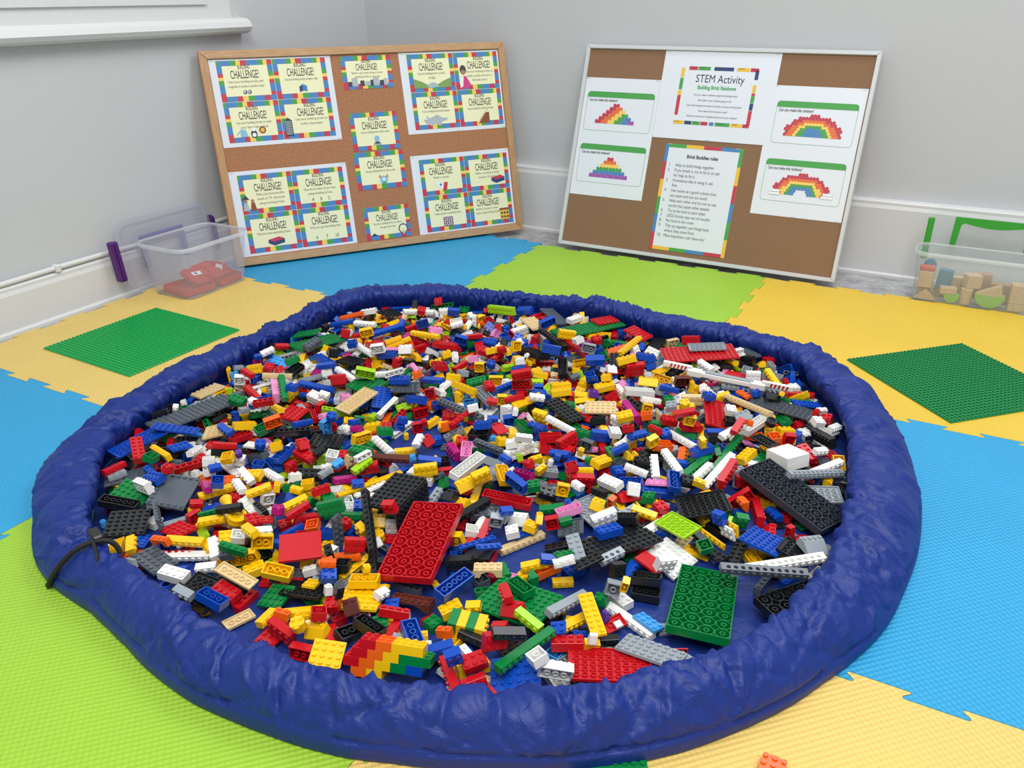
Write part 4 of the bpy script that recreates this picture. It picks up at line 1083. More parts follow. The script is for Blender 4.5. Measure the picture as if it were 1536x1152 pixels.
# kind, colour, width, length: then for each piece x y z in tenths of a millimetre, three angles in degrees, pose and how its label places it
PIECES = {
    ('A', 'n', 2, 6): [-4304,5551,103,-7,-7,7,0,9,0,0],
    ('A', 'o', 1, 3): [-7456,4929,236,12,-8,8,0,1,0,9],
    ('A', 'r', 1, 6): [-5843,9074,336,7,-12,75,0,1,3,29],
    ('A', 't', 2, 4): [-3810,6336,182,-5,-1,28,0,1,2,12],
    ('A', 'w', 1, 6): [-7245,9082,172,12,-12,89,0,1,0,31],
    ('A', 'y', 1, 6): [-8983,6240,334,12,-4,-14,0,0,3,18],
    ('A', 'y', 2, 2): [-3280,9393,338,168,12,37,1,0,3,13],
    ('A', 'y', 2, 4): [-3214,5011,163,-12,4,51,0,0,3,4],
    ('B', 'b', 1, 2): [-3285,6760,336,102,12,35,3,0,2,12,-4095,7241,430,102,12,52,3,3,2,12],
    ('B', 'b', 1, 3): [-1214,9202,102,90,0,-43,3,1,1,2,-3479,9380,351,78,-12,58,3,0,3,13],
    ('B', 'b', 1, 4): [-3350,9690,476,102,7,64,3,4,2,21,-5747,8044,257,102,11,33,3,3,2,6,-8684,7177,399,102,3,-16,3,2,2,25,-4188,9042,267,102,-12,-9,3,3,2,32,-2477,7160,135,78,-12,88,3,1,3,32,-6442,5988,98,74,-17,55,3,2,0,8,-7984,7919,309,78,12,77,3,1,1,35,-8495,9193,663,97,-12,16,3,0,1,30],
    ('B', 'b', 1, 6): [-7030,10096,347,102,-12,-8,3,0,0,30,-5910,10357,261,12,-2,68,0,0,2,29],
    ('B', 'b', 1, 8): [-8641,9078,294,102,6,14,3,0,1,30,-9066,11530,353,102,-5,60,3,0,0,33],
    ('B', 'b', 2, 2): [-3335,4854,481,102,-12,43,3,0,0,3,-1741,8411,376,99,-12,-26,3,1,0,21,-5238,5301,305,12,12,41,0,2,1,11,-7724,6073,418,-168,12,44,1,2,2,8,-3324,8988,179,12,12,57,0,2,2,34],
    ('B', 'b', 2, 3): [-3044,6973,15,0,0,-117,0,1,1,32,-5407,8944,385,-12,-12,12,0,0,3,29,-7479,11637,365,-78,12,17,3,2,3,14],
    ('B', 'b', 2, 4): [-6071,4443,375,168,12,5,1,0,3,20,-3873,4967,418,-174,-8,141,1,1,2,3,-2839,7487,312,-5,3,55,0,1,1,32,-4255,7758,436,-78,12,-15,3,2,2,0,-2519,8984,351,168,12,-68,1,2,2,21,-7554,7062,362,168,-6,93,1,0,3,35,-3905,9785,268,95,10,34,3,0,3,13,-2421,9892,292,-12,-12,44,0,2,2,21,-8507,5738,342,12,-12,-7,0,0,2,25,-7402,9657,374,-3,0,28,0,1,0,30,-6916,9426,334,170,12,41,1,0,1,29,-5708,11791,508,78,12,28,3,2,3,15,-3645,5058,238,102,-12,38,3,1,3,4,-6332,12941,466,-78,-12,57,3,0,1,15,-3067,8785,273,-171,-12,7,1,3,2,21,-4208,12431,368,-12,9,28,0,0,1,16,-6055,6127,42,-15,-2,22,0,1,2,20,-8322,10515,406,-177,-12,4,1,0,2,30,-7669,6988,205,180,0,154,1,2,1,35],
    ('B', 'b', 2, 6): [-3966,5884,338,-168,0,79,1,1,0,26,-2750,8928,70,3,0,17,0,0,2,21,-7223,12091,195,16,0,5,0,0,3,14],
    ('B', 'd', 1, 4): [-4535,5798,127,180,0,1,1,1,2,26,-1061,7764,15,0,0,-101,0,1,1,27],
    ('B', 'd', 2, 2): [-3883,6291,127,180,0,154,1,0,2,12,-3963,9385,244,-88,12,7,3,0,3,13],
    ('B', 'd', 2, 4): [-9611,10070,429,12,-12,81,0,1,3,33,-8097,7084,176,-180,21,-171,1,0,1,35,-4499,7359,110,12,5,37,0,0,2,0],
    ('B', 'e', 1, 3): [-6360,4363,397,102,6,1,3,0,1,20],
    ('B', 'e', 1, 4): [-5941,8959,182,-175,-22,45,1,1,3,29],
    ('B', 'e', 1, 8): [-2830,6257,249,102,12,76,3,1,2,24],
    ('B', 'e', 2, 2): [-2412,6610,296,-97,12,22,3,1,2,24,-4131,7073,305,-78,12,28,3,0,0,0],
    ('B', 'e', 2, 3): [-5138,12114,497,-93,12,28,3,0,3,15],
    ('B', 'e', 2, 4): [-4230,8610,135,5,12,37,0,0,2,32],
    ('B', 'e', 2, 6): [-5965,9945,381,-177,8,-29,1,1,2,29],
    ('B', 'g', 1, 4): [-6423,5078,393,12,12,17,0,0,1,20,-3787,7911,164,102,-8,28,3,2,2,32],
    ('B', 'g', 1, 6): [-5976,6468,203,78,0,27,3,0,2,5],
    ('B', 'g', 1, 8): [-2460,9650,246,100,-4,74,3,0,1,19,-8852,8572,416,78,12,-43,3,0,1,31],
    ('B', 'g', 1, 10): [-2851,5342,357,93,5,76,3,0,0,4],
    ('B', 'g', 1, 12): [-2186,10039,268,96,-12,81,3,0,1,19],
    ('B', 'g', 2, 2): [-1787,7883,287,-168,-12,38,1,1,3,21,-3982,5471,15,0,0,76,0,1,0,26,-1563,8613,289,102,12,28,3,1,2,34,-8915,6035,481,-168,12,104,1,0,2,25,-2716,8585,180,-3,-12,6,0,0,2,21,-4088,8014,271,3,-12,28,0,0,0,6],
    ('B', 'g', 2, 3): [-9187,7855,389,12,12,10,0,0,0,18,-6785,8375,200,-12,12,43,0,0,2,10,-8210,7392,442,-168,-12,64,1,0,1,35],
    ('B', 'g', 2, 4): [-3316,6184,337,178,-5,-25,1,1,2,12,-5894,6177,536,78,-12,32,3,1,1,5,-5005,9454,318,168,3,-34,1,0,0,29,-6597,7611,307,7,-4,0,0,1,1,10,-6358,10359,279,12,-12,35,0,0,2,29,-1666,11764,89,42,-8,-53,0,1,3,17],
    ('B', 'k', 1, 3): [-2248,6044,165,82,-4,28,3,1,3,24,-3268,8332,299,78,-10,-22,3,0,2,32],
    ('B', 'k', 1, 4): [-2942,5229,635,102,12,41,3,0,3,32,-3433,5414,184,78,12,9,3,1,3,4,-7108,5701,416,90,-9,28,3,1,1,8,-6865,5959,248,10,-6,-23,0,1,0,8],
    ('B', 'k', 1, 6): [-4603,7263,275,96,-12,63,3,0,0,6,-7874,10799,212,-90,0,-171,3,0,2,30,-8292,6805,342,168,9,41,1,0,1,35],
    ('B', 'k', 1, 10): [-7985,7572,356,-172,-5,26,1,0,1,35],
    ('B', 'k', 2, 1): [-4909,5078,474,102,10,61,3,1,1,11],
    ('B', 'k', 2, 2): [-2489,6843,404,78,12,52,3,0,3,32,-5305,5614,294,173,-3,21,1,1,2,11,-2371,9002,313,12,12,28,0,2,2,21,-3102,9305,234,0,-2,43,0,3,2,21],
    ('B', 'k', 2, 3): [-3938,8105,158,12,12,16,0,0,2,32,-4563,4802,257,-168,12,71,1,1,3,11,-4095,10133,336,168,-12,13,1,1,3,13],
    ('B', 'k', 2, 4): [-4335,4889,384,165,10,-4,1,1,2,3,-2203,7087,244,168,-7,10,1,2,3,32,-2160,6964,130,180,0,13,1,2,1,1,-4197,6369,210,97,-11,19,3,1,0,0,-7013,6973,160,12,11,40,0,0,3,35,-5442,8869,357,-168,-12,6,1,0,3,29,-1775,8522,127,180,0,156,1,1,0,21,-9313,9274,397,-168,-6,91,1,0,3,33,-2334,10246,446,168,6,43,1,2,1,19],
    ('B', 'k', 2, 6): [-8600,5234,308,-179,10,24,1,1,2,25,-990,11256,257,102,-9,-47,3,0,3,17,-6336,4385,318,174,12,5,1,0,1,20,-2867,7868,359,169,-12,9,1,1,2,32],
    ('B', 'k', 2, 8): [-5313,11428,414,-169,0,-64,1,0,2,13],
    ('B', 'k', 3, 8): [-5991,11711,447,168,-7,-29,1,0,3,15],
    ('B', 'l', 1, 4): [-2939,5717,394,87,12,-12,3,1,3,12,-6389,7313,372,102,-12,78,3,1,3,10],
    ('B', 'l', 2, 4): [-7983,9488,465,-78,12,28,3,1,3,30],
    ('B', 'l', 2, 8): [-7641,13518,338,89,-7,-7,0,9,0,25],
    ('B', 'm', 1, 4): [-6497,7086,239,87,12,64,3,0,3,10,-4426,8335,268,-178,-9,-15,1,0,0,6],
    ('B', 'm', 2, 4): [-5671,8623,94,-90,0,145,3,0,3,29],
    ('B', 'm', 2, 6): [-3735,10672,284,102,5,-45,3,1,0,13],
    ('B', 'n', 1, 8): [-6313,7819,254,102,4,28,0,9,0,24],
    ('B', 'n', 2, 3): [-3362,11894,340,-78,2,34,3,0,1,7],
    ('B', 'o', 1, 2): [-3690,5264,187,-5,-12,12,0,1,1,4,-5312,4629,232,-12,12,18,0,0,1,11,-5312,5406,440,78,12,42,3,0,3,20],
    ('B', 'o', 1, 6): [-5461,5776,214,78,-4,31,3,1,3,5],
    ('B', 'o', 2, 2): [-6129,6038,276,-168,-12,28,1,1,2,20],
    ('B', 'o', 2, 3): [-8022,7427,520,-78,-9,55,3,0,1,35],
    ('B', 'o', 2, 4): [-3294,6737,199,180,-12,50,1,0,2,12,-3004,9867,320,-174,12,46,1,0,3,13],
    ('B', 'p', 2, 4): [-3521,7825,281,168,-12,43,1,0,2,32,-5482,8592,202,175,12,-63,1,0,3,29],
    ('B', 'p', 2, 8): [-9158,8549,297,-94,-2,-43,3,0,0,18],
    ('B', 'r', 1, 2): [-1012,8780,142,-112,90,-51,2,1,0,34],
    ('B', 'r', 1, 3): [-6397,6554,330,-12,-12,47,0,0,1,6],
    ('B', 'r', 1, 4): [-4284,5190,249,-12,12,28,0,1,3,26,-6481,6154,292,78,-12,70,3,0,0,8,-3302,5937,414,97,-12,-50,3,1,3,12,-9335,5698,326,78,2,87,3,2,2,25,-2912,10499,567,102,-12,28,3,3,2,2,-8550,7773,624,-168,-10,28,1,0,1,35,-4264,5040,184,89,-1,95,3,1,3,26,-8372,6808,389,78,12,45,3,2,3,18,-2131,10365,597,102,-12,83,3,0,1,19,-4304,7002,206,102,-12,99,3,0,0,0,-5472,10012,402,78,-12,34,3,0,0,29],
    ('B', 'r', 1, 6): [-3285,4825,229,95,12,-39,3,0,0,3,-9372,8391,286,78,6,-19,3,0,2,18],
    ('B', 'r', 1, 8): [-8551,6271,304,-168,2,66,1,0,2,25],
    ('B', 'r', 1, 10): [-5494,12366,303,8,-2,-37,0,0,3,15],
    ('B', 'r', 2, 2): [-4917,4788,397,168,12,42,1,1,3,11,-5255,6510,556,102,-12,11,3,1,0,5,-4933,5019,243,12,-12,24,0,2,2,3,-3568,7477,220,-91,-12,28,3,0,1,32,-2522,8462,166,8,0,53,0,1,2,21,-4931,5059,15,0,0,152,0,2,1,11,-1430,10881,269,-78,12,38,3,1,2,19,-3805,8515,467,168,-12,37,1,2,2,32,-6620,6072,15,0,0,-120,0,1,0,8,-6556,8916,97,-90,0,50,3,0,1,29],
    ('B', 'r', 2, 3): [-3160,4969,309,12,-9,46,0,0,3,4,-3092,4834,238,78,-12,44,3,3,3,26,-5355,5899,351,78,12,43,3,1,3,5,-3079,5176,504,78,12,53,3,2,3,4,-6745,5682,276,-12,1,-29,0,1,0,8,-6796,9356,94,-90,0,59,3,0,1,29,-3178,10681,203,2,10,28,0,0,0,13,-7444,7045,134,180,90,180,2,2,3,35,-8312,9213,432,78,2,42,3,3,2,31],
    ('B', 'r', 2, 4): [-5223,4580,187,94,12,-3,3,0,1,11,-2535,5729,165,-12,-4,25,0,1,3,24,-6191,4721,131,11,5,-5,0,0,1,20,-4856,4428,97,-90,0,12,3,4,3,8,-4299,9400,254,78,-12,65,3,2,3,13,-1666,9176,174,90,37,-150,3,0,1,2,-7262,7212,279,12,12,-3,0,0,3,35,-3674,8569,265,102,9,38,3,2,2,32,-5608,10509,596,102,-12,28,3,4,2,10,-8508,7217,330,180,3,72,1,0,0,18,-5581,10438,411,-102,-12,9,3,3,2,10,-2822,10625,216,-2,12,40,0,0,0,13,-6414,6243,137,90,17,55,3,0,0,8,-6385,7452,268,102,-5,37,3,1,3,10,-1159,10754,154,12,12,-45,0,1,0,19,-3715,13510,434,80,-12,-4,3,1,2,16],
    ('B', 'r', 2, 6): [-2007,9451,344,91,-12,84,3,2,2,21,-1501,9117,94,-90,0,-67,3,2,2,34,-9320,6110,360,-7,12,-35,0,0,3,18,-7670,11423,270,-5,-6,-5,0,0,2,30],
    ('B', 'r', 2, 8): [-4277,7626,317,-177,4,13,1,0,0,0],
    ('B', 'r', 3, 3): [-7167,10486,440,177,12,48,1,0,0,30],
    ('B', 'r', 3, 4): [-4252,11993,376,102,-1,41,3,0,1,16],
    ('B', 't', 1, 6): [-9376,8928,376,78,6,37,3,0,1,30],
    ('B', 't', 1, 8): [-3867,7192,57,90,0,62,3,0,0,0],
    ('B', 't', 1, 12): [-2206,11709,284,78,-6,-32,3,1,1,17],
    ('B', 't', 2, 4): [-3067,11454,313,93,-3,21,3,0,1,7],
    ('B', 'w', 1, 2): [-4625,5391,304,102,12,83,3,1,0,11,-5655,5469,90,-1,-12,37,0,1,3,20],
    ('B', 'w', 1, 3): [-3040,6673,431,78,-12,37,3,0,0,12,-6748,4947,185,102,-5,33,3,0,3,8,-4665,8779,459,12,12,36,0,0,3,29,-6331,7361,472,-102,-5,73,3,1,3,10,-1030,10800,277,102,12,58,3,1,0,19,-6228,8379,234,78,-12,104,3,1,2,10],
    ('B', 'w', 1, 4): [-6844,5091,257,78,-12,140,3,0,3,8,-7588,6485,308,102,12,-18,3,2,3,35,-3092,9112,263,78,12,6,3,0,2,21,-7550,6306,239,78,0,-27,3,2,2,8,-8826,6593,267,78,12,114,3,0,3,18],
    ('B', 'w', 1, 6): [-4492,9682,333,78,12,-6,3,0,3,13,-2865,9357,229,91,8,-66,3,2,2,21,-2820,10297,212,78,6,-19,3,3,2,2,-7396,6759,204,85,-8,-19,3,0,3,35,-2189,10358,510,102,-4,65,3,2,2,2],
    ('B', 'w', 1, 8): [-2152,6550,57,90,0,-20,3,1,0,24,-7252,5058,90,102,-1,28,3,1,0,9,-2669,9457,337,102,-3,-52,3,3,2,21,-2385,9417,191,78,-12,72,3,2,2,21],
    ('B', 'w', 1, 10): [-2160,9616,266,102,-10,78,3,0,1,2,-954,10354,223,96,-4,55,3,1,0,19],
    ('B', 'w', 2, 2): [-2585,5121,582,168,-12,60,1,0,1,23,-3928,7141,158,2,-12,34,0,0,0,0,-6687,5405,342,-173,12,39,1,1,3,8,-4378,6935,241,178,12,28,1,0,0,0,-3700,9775,307,12,12,41,0,2,3,13,-1177,11513,294,12,12,42,0,0,3,17,-5405,6700,94,90,0,24,3,1,3,6,-7011,6224,233,-78,12,64,3,1,2,8,-6896,7360,369,-168,12,28,1,0,3,35],
    ('B', 'w', 2, 3): [-2118,7381,285,102,12,54,3,1,0,32,-8385,10355,496,-78,-12,19,3,2,2,30,-2439,12810,298,85,-1,21,3,1,0,7],
    ('B', 'w', 2, 4): [-2402,5166,368,-78,12,28,3,1,1,23,-6860,4581,206,2,7,14,0,0,0,9,-3205,8467,329,12,-4,-19,0,0,2,21,-3005,7684,420,102,-12,48,3,1,2,32,-8513,5498,369,-78,-10,-11,3,1,2,25,-2403,6768,18,0,0,-26,0,0,2,24,-2500,5379,127,180,0,-36,1,1,1,23,-8354,8727,246,12,12,2,0,0,1,31,-3171,12669,356,102,8,-28,3,1,3,16],
    ('B', 'w', 2, 6): [-4774,8809,266,88,-3,64,3,0,3,29,-3874,11286,362,178,9,37,1,0,0,13],
    ('B', 'w', 2, 8): [-5074,7980,392,-168,0,86,1,0,0,6,-1989,11095,321,177,-3,-104,1,0,3,17],
    ('B', 'y', 1, 3): [-3093,6777,57,90,0,33,3,0,2,12,-7775,4687,250,78,-12,137,3,1,1,9,-5586,4634,131,78,-1,93,3,0,3,20],
    ('B', 'y', 1, 4): [-7296,5555,275,95,-7,36,3,1,1,8,-7145,6205,379,96,-12,50,3,1,2,8,-2651,8261,253,102,6,1,3,1,2,21,-3419,6723,221,90,-12,31,3,0,2,12,-6373,5377,543,102,-12,-22,3,0,3,8,-6398,8352,57,90,0,39,3,1,2,10],
    ('B', 'y', 1, 6): [-7300,5150,229,102,-1,21,3,0,1,8,-2693,6056,185,102,12,73,3,1,1,24,-7873,6135,175,94,0,62,3,0,2,8,-6341,9945,448,169,3,-9,1,1,2,29,-2074,12868,293,89,12,-51,3,0,0,7,-5343,4951,94,87,-6,30,3,0,3,20],
    ('B', 'y', 1, 8): [-8198,11610,382,93,-4,-2,3,0,1,14],
    ('B', 'y', 2, 1): [-2276,6573,406,-78,12,17,3,1,0,24],
    ('B', 'y', 2, 2): [-3707,8068,323,-96,12,28,3,3,2,32,-3797,7335,151,-11,7,6,0,0,1,32,-8083,6565,424,-168,-12,28,1,2,2,25,-3044,9652,412,-78,-12,58,3,2,3,13,-5567,6359,200,102,12,-15,3,1,2,5,-6842,6766,264,175,-6,35,1,2,2,8,-4419,6619,227,-78,-12,10,3,1,0,0],
    ('B', 'y', 2, 3): [-6240,5348,407,-102,12,47,3,1,1,20,-4760,7744,461,102,-12,54,3,0,0,6,-6213,5155,113,-2,-7,54,0,1,1,20,-3754,10355,292,12,-12,34,0,1,3,13,-4876,9801,354,102,0,-8,3,0,1,13,-3874,5672,101,-5,-12,53,0,1,2,4,-7619,6585,181,12,-10,16,0,0,2,8,-9204,11089,386,-78,-12,28,3,0,0,33],
    ('B', 'y', 2, 4): [-5810,5120,340,-166,9,21,1,1,3,20,-4876,5471,338,174,-3,25,1,1,2,11,-5667,7831,234,88,-5,33,3,0,0,10,-6388,5168,227,-78,-12,31,3,0,1,20,-3603,9050,219,12,12,78,0,0,3,13,-1873,10203,191,-12,-7,73,0,1,1,19,-7933,4651,247,-168,-12,-44,1,1,1,9,-4504,7955,433,168,12,-47,1,0,0,6,-6922,8066,237,-87,11,82,3,1,0,35,-8551,7370,433,168,12,56,1,2,0,18,-6696,6346,218,102,-6,67,3,0,0,8,-1254,8116,127,180,0,128,1,1,1,34,-4923,10561,328,-12,-5,35,0,2,1,13,-4425,11153,288,2,-11,36,0,1,2,13,-4347,11910,483,-12,-12,36,0,2,1,7,-5792,12589,495,89,12,38,3,2,3,15,-6864,5340,151,-10,12,-41,0,1,3,8],
    ('D', 'd', 6, 8): [-8215,5753,252,12,-5,117,0,0,2,25],
    ('F', 'b', 2, 4): [-4878,11794,513,-168,-2,28,1,0,2,13],
    ('F', 'r', 2, 4): [-4539,9406,163,-12,-3,28,4,0,3,13],
    ('K', 'y', 2, 2): [-7467,5933,275,102,12,64,3,1,2,8],
    ('M', 'b', 1, 4): [-9042,7680,174,0,-90,0,2,0,0,18,-3322,6821,54,-90,0,-55,3,0,2,12,-8321,9022,157,176,-11,-57,1,0,1,30],
    ('M', 'b', 1, 6): [-8709,5878,226,6,12,-11,0,0,2,25],
    ('M', 'd', 1, 6): [-5175,8709,209,12,5,-3,0,0,3,29],
    ('M', 'd', 1, 12): [-1066,7614,405,102,5,28,0,9,0,1,-6067,9422,346,102,-1,-14,0,9,0,3],
    ('M', 'e', 1, 3): [-9247,5673,265,83,-1,71,3,0,2,25],
    ('M', 'e', 1, 4): [-2649,7037,413,102,-3,61,3,1,3,32,-5617,5453,54,90,0,114,3,1,3,20],
    ('M', 'e', 1, 6): [-5281,7302,131,90,-12,94,3,0,2,5,-10144,7936,143,102,-11,68,3,0,2,18],
    ('M', 'e', 1, 12): [-967,10117,294,95,12,51,3,1,3,19,-2364,12496,209,102,-1,7,3,0,2,17],
    ('M', 'g', 1, 4): [-3604,9398,184,82,-8,140,3,0,3,13],
    ('M', 'k', 1, 4): [-3868,10987,180,56,-8,150,3,1,0,13,-9700,8118,54,90,0,97,3,0,2,18],
    ('M', 'k', 1, 10): [-5994,12527,388,88,6,-29,3,0,3,15],
    ('M', 'n', 1, 4): [-7870,8117,150,103,27,89,3,1,2,35],
    ('M', 'o', 1, 4): [-7157,9024,54,90,0,-68,3,1,0,31],
    ('M', 'r', 1, 4): [-5966,4798,54,-90,0,95,3,0,3,20,-2564,8314,72,-35,13,-173,0,1,2,21,-4501,11840,304,-105,9,65,3,0,2,13],
    ('M', 'w', 1, 4): [-6102,9822,15,0,0,36,0,1,2,29],
    ('M', 'w', 1, 6): [-6603,8160,172,78,7,-21,3,1,2,10],
    ('M', 'w', 1, 14): [-974,7864,357,102,-1,40,0,9,0,2],
    ('M', 'y', 1, 6): [-5275,5774,55,12,1,87,0,1,3,5],
    ('M', 'y', 1, 10): [-4708,12880,361,78,-2,85,3,0,3,15],
    ('P', 'a', 2, 4): [-1970,6521,91,-12,-3,-24,0,1,2,22],
    ('P', 'a', 2, 6): [-9905,9572,229,-27,-16,-171,0,0,3,33],
    ('P', 'b', 1, 4): [-4005,6675,252,12,12,51,0,0,0,0],
    ('P', 'b', 1, 6): [-4178,6701,226,-12,-2,52,0,0,0,0],
    ('P', 'b', 2, 2): [-2686,5829,262,8,-12,23,0,1,1,24,-4447,5379,184,11,-12,23,0,1,1,26,-7484,5687,300,168,-12,37,1,1,1,8],
    ('P', 'b', 2, 3): [-4812,9462,316,-12,12,8,0,0,0,29,-6756,12506,249,18,-21,96,0,0,3,14],
    ('P', 'b', 2, 4): [-8937,6499,344,12,12,86,0,0,3,18,-7818,4902,147,-12,-12,-54,0,1,2,9,-3867,7271,141,168,4,63,1,2,1,32,-4806,9593,118,0,-41,34,0,0,1,13,-7370,8933,119,176,20,-51,1,1,0,31,-7536,12903,148,44,33,11,3,0,3,14,-4489,6775,72,-10,15,-70,0,1,0,0,-7316,10457,174,180,90,180,2,0,0,30],
    ('P', 'b', 2, 6): [-1454,12276,207,5,12,40,0,1,0,17,-4200,9049,62,8,9,-140,0,0,3,13],
    ('P', 'b', 3, 8): [-9328,6779,394,-10,12,34,0,0,3,18],
    ('P', 'b', 4, 8): [-7501,9300,220,-12,4,-58,0,1,0,31],
    ('P', 'b', 4, 10): [-9555,6319,388,-180,-5,82,1,0,3,18],
    ('P', 'b', 6, 6): [-2761,5052,237,12,-12,27,0,0,3,4,-1187,8283,260,-12,4,-11,0,9,0,14],
    ('P', 'd', 2, 4): [-5864,5453,15,0,0,-151,0,1,3,20],
    ('P', 'd', 2, 6): [-5769,6077,254,-179,-90,0,2,1,2,20,-7953,5253,270,78,2,145,3,0,2,9,-2732,13737,285,2,2,143,0,0,0,16],
    ('P', 'd', 4, 4): [-3372,7596,185,179,-12,25,1,0,1,32],
    ('P', 'd', 4, 6): [-7399,4737,130,-6,5,-7,0,1,0,9,-7285,9639,342,-176,5,35,1,0,0,30],
    ('P', 'd', 4, 8): [-9151,5805,183,-6,-3,52,0,0,2,25,-6589,13749,273,-12,12,-29,0,0,2,15],
    ('P', 'd', 4, 12): [-1762,11905,279,-178,-1,-11,0,9,0,16],
    ('P', 'd', 6, 16): [-9623,7341,326,-4,-1,76,0,9,0,11],
    ('P', 'e', 2, 2): [-1803,6587,15,0,0,-57,0,1,1,1],
    ('P', 'e', 2, 4): [-2860,8214,162,12,-9,60,0,3,2,32],
    ('P', 'e', 2, 6): [-3025,7013,323,12,12,-51,0,1,1,32],
    ('P', 'e', 4, 6): [-8933,9281,301,168,-12,32,1,0,1,30],
    ('P', 'e', 4, 8): [-1759,5997,224,-12,-5,-4,0,9,0,7,-3368,13235,487,178,-4,24,1,1,0,16,-860,9813,160,-171,-1,23,1,1,0,2],
    ('P', 'e', 6, 6): [-3278,8112,188,-177,5,-28,1,0,2,32],
    ('P', 'g', 1, 3): [-3064,6732,448,-12,12,59,0,0,0,12,-7426,5609,279,102,-12,36,3,1,1,8],
    ('P', 'g', 2, 2): [-883,9166,63,180,0,136,1,1,3,2,-3791,8403,63,180,0,-104,1,0,2,32],
    ('P', 'g', 2, 4): [-3969,8770,63,180,0,167,1,0,2,32],
    ('P', 'g', 2, 6): [-5324,7748,119,22,-19,-56,0,0,2,6,-1733,10332,108,-7,14,-112,0,1,1,19,-2460,10073,156,0,36,-147,0,2,3,13,-1586,12377,178,-12,9,38,0,1,0,17],
    ('P', 'g', 4, 4): [-5703,4957,114,11,-12,4,0,0,3,20],
    ('P', 'g', 4, 6): [-10202,10588,362,-5,-11,21,0,1,2,33],
    ('P', 'g', 6, 6): [-8725,5452,181,12,12,9,0,0,2,25],
    ('P', 'g', 6, 8): [-7983,9530,246,12,6,99,0,9,0,23],
    ('P', 'g', 6, 12): [-9819,10413,321,-3,4,76,0,9,0,22],
    ('P', 'g', 6, 18): [-5731,13433,299,-2,1,58,0,9,0,19],
    ('P', 'g', 8, 10): [-3285,6058,185,-4,-4,-3,0,9,0,8],
    ('P', 'k', 1, 6): [-7820,7857,186,88,6,61,3,1,1,35],
    ('P', 'k', 2, 3): [-6424,5490,90,180,-14,-114,1,1,1,20],
    ('P', 'k', 2, 4): [-2781,6782,416,-7,-12,51,0,0,3,32,-3372,7243,105,-12,-12,31,0,0,1,32,-1236,9125,15,0,0,124,0,1,1,2,-7667,8878,131,-133,10,-111,1,1,2,31],
    ('P', 'k', 2, 6): [-1745,7984,119,7,-6,-30,0,1,0,21,-1735,10546,371,-168,-12,-48,1,1,2,19,-4650,12109,356,0,8,-68,0,0,1,16],
    ('P', 'k', 2, 8): [-1443,8196,135,-12,-5,88,0,1,1,34],
    ('P', 'k', 4, 4): [-6527,4645,196,-174,-5,97,1,0,1,20,-841,8204,344,178,12,-11,1,1,0,34,-2996,5466,179,-12,-12,56,0,1,0,4,-3100,9686,156,2,12,-17,0,0,3,13],
    ('P', 'k', 4, 6): [-5452,5146,196,168,-3,13,1,0,3,20,-8783,10083,331,179,-7,-10,1,0,2,30,-9506,12236,375,-168,12,95,1,0,2,33,-4399,13523,168,-12,-11,82,0,0,2,16],
    ('P', 'k', 4, 8): [-4690,10188,264,-3,9,-24,0,0,1,13],
    ('P', 'k', 6, 6): [-8206,5026,207,-5,-3,-140,0,9,0,10,-7411,7805,187,-7,1,28,0,9,0,20],
    ('P', 'k', 6, 8): [-2064,8730,266,-180,-8,31,1,0,2,21],
    ('P', 'k', 6, 12): [-2684,7450,271,-5,4,60,0,9,0,9],
    ('P', 'l', 2, 3): [-7081,9288,159,-9,10,-130,0,0,0,31],
    ('P', 'l', 4, 6): [-2181,8086,310,-175,-4,-24,0,9,0,13],
    ('P', 'o', 2, 3): [-2404,12137,213,-12,10,-23,0,1,3,7],
    ('P', 'p', 2, 4): [-2748,9000,197,-12,-6,13,0,0,2,21,-2035,10867,119,156,-11,-57,1,0,2,19],
    ('P', 'r', 2, 2): [-6550,5718,376,-12,12,44,0,1,0,8],
    ('P', 'r', 2, 3): [-2282,6341,113,-168,-9,55,1,1,0,24,-4054,8583,15,0,0,10,0,2,2,32],
    ('P', 'r', 2, 4): [-5014,7908,63,180,0,-96,1,0,0,6],
    ('P', 'r', 2, 6): [-5914,5238,15,0,0,-154,0,1,3,20,-5243,6523,15,0,0,-161,0,1,0,5,-4361,10312,183,180,-4,176,1,1,1,13],
    ('P', 'r', 3, 3): [-5358,4494,52,6,-2,-2,0,0,1,11],
    ('P', 'r', 4, 4): [-7634,5297,130,-10,0,0,0,0,2,9],
    ('P', 'r', 4, 6): [-8324,8130,272,9,6,107,0,0,2,35,-4798,13673,281,0,11,-16,0,2,2,16,-5560,13854,342,-2,1,55,0,1,0,15],
    ('P', 'r', 4, 10): [-2605,11161,314,171,2,-71,1,0,1,17],
    ('P', 'r', 6, 10): [-2056,5656,240,174,0,25,0,9,0,6],
    ('P', 'r', 8, 16): [-3442,13055,381,-2,-4,28,0,9,0,12],
    ('P', 't', 1, 6): [-8142,10489,113,-68,-15,-173,3,0,2,30],
    ('P', 't', 2, 4): [-5869,4545,66,180,0,70,1,0,3,20,-2120,8137,15,0,0,83,0,1,0,21],
    ('P', 't', 2, 6): [-6136,4831,348,-178,14,5,1,0,1,20],
    ('P', 't', 4, 4): [-8959,7149,302,-175,-12,33,1,0,0,18],
    ('P', 't', 4, 6): [-4257,10609,229,7,-3,20,0,9,0,21,-10199,8157,212,-8,-4,79,0,0,2,18,-6690,13026,359,-4,8,-31,0,0,1,15],
    ('P', 't', 4, 8): [-7640,8824,378,179,-11,80,0,9,0,17],
    ('P', 'w', 1, 2): [-6786,7077,332,-12,12,82,0,0,1,10],
    ('P', 'w', 1, 6): [-6039,7084,184,-10,-2,69,0,0,2,6],
    ('P', 'w', 2, 3): [-1624,8331,239,102,-12,-38,3,1,1,34],
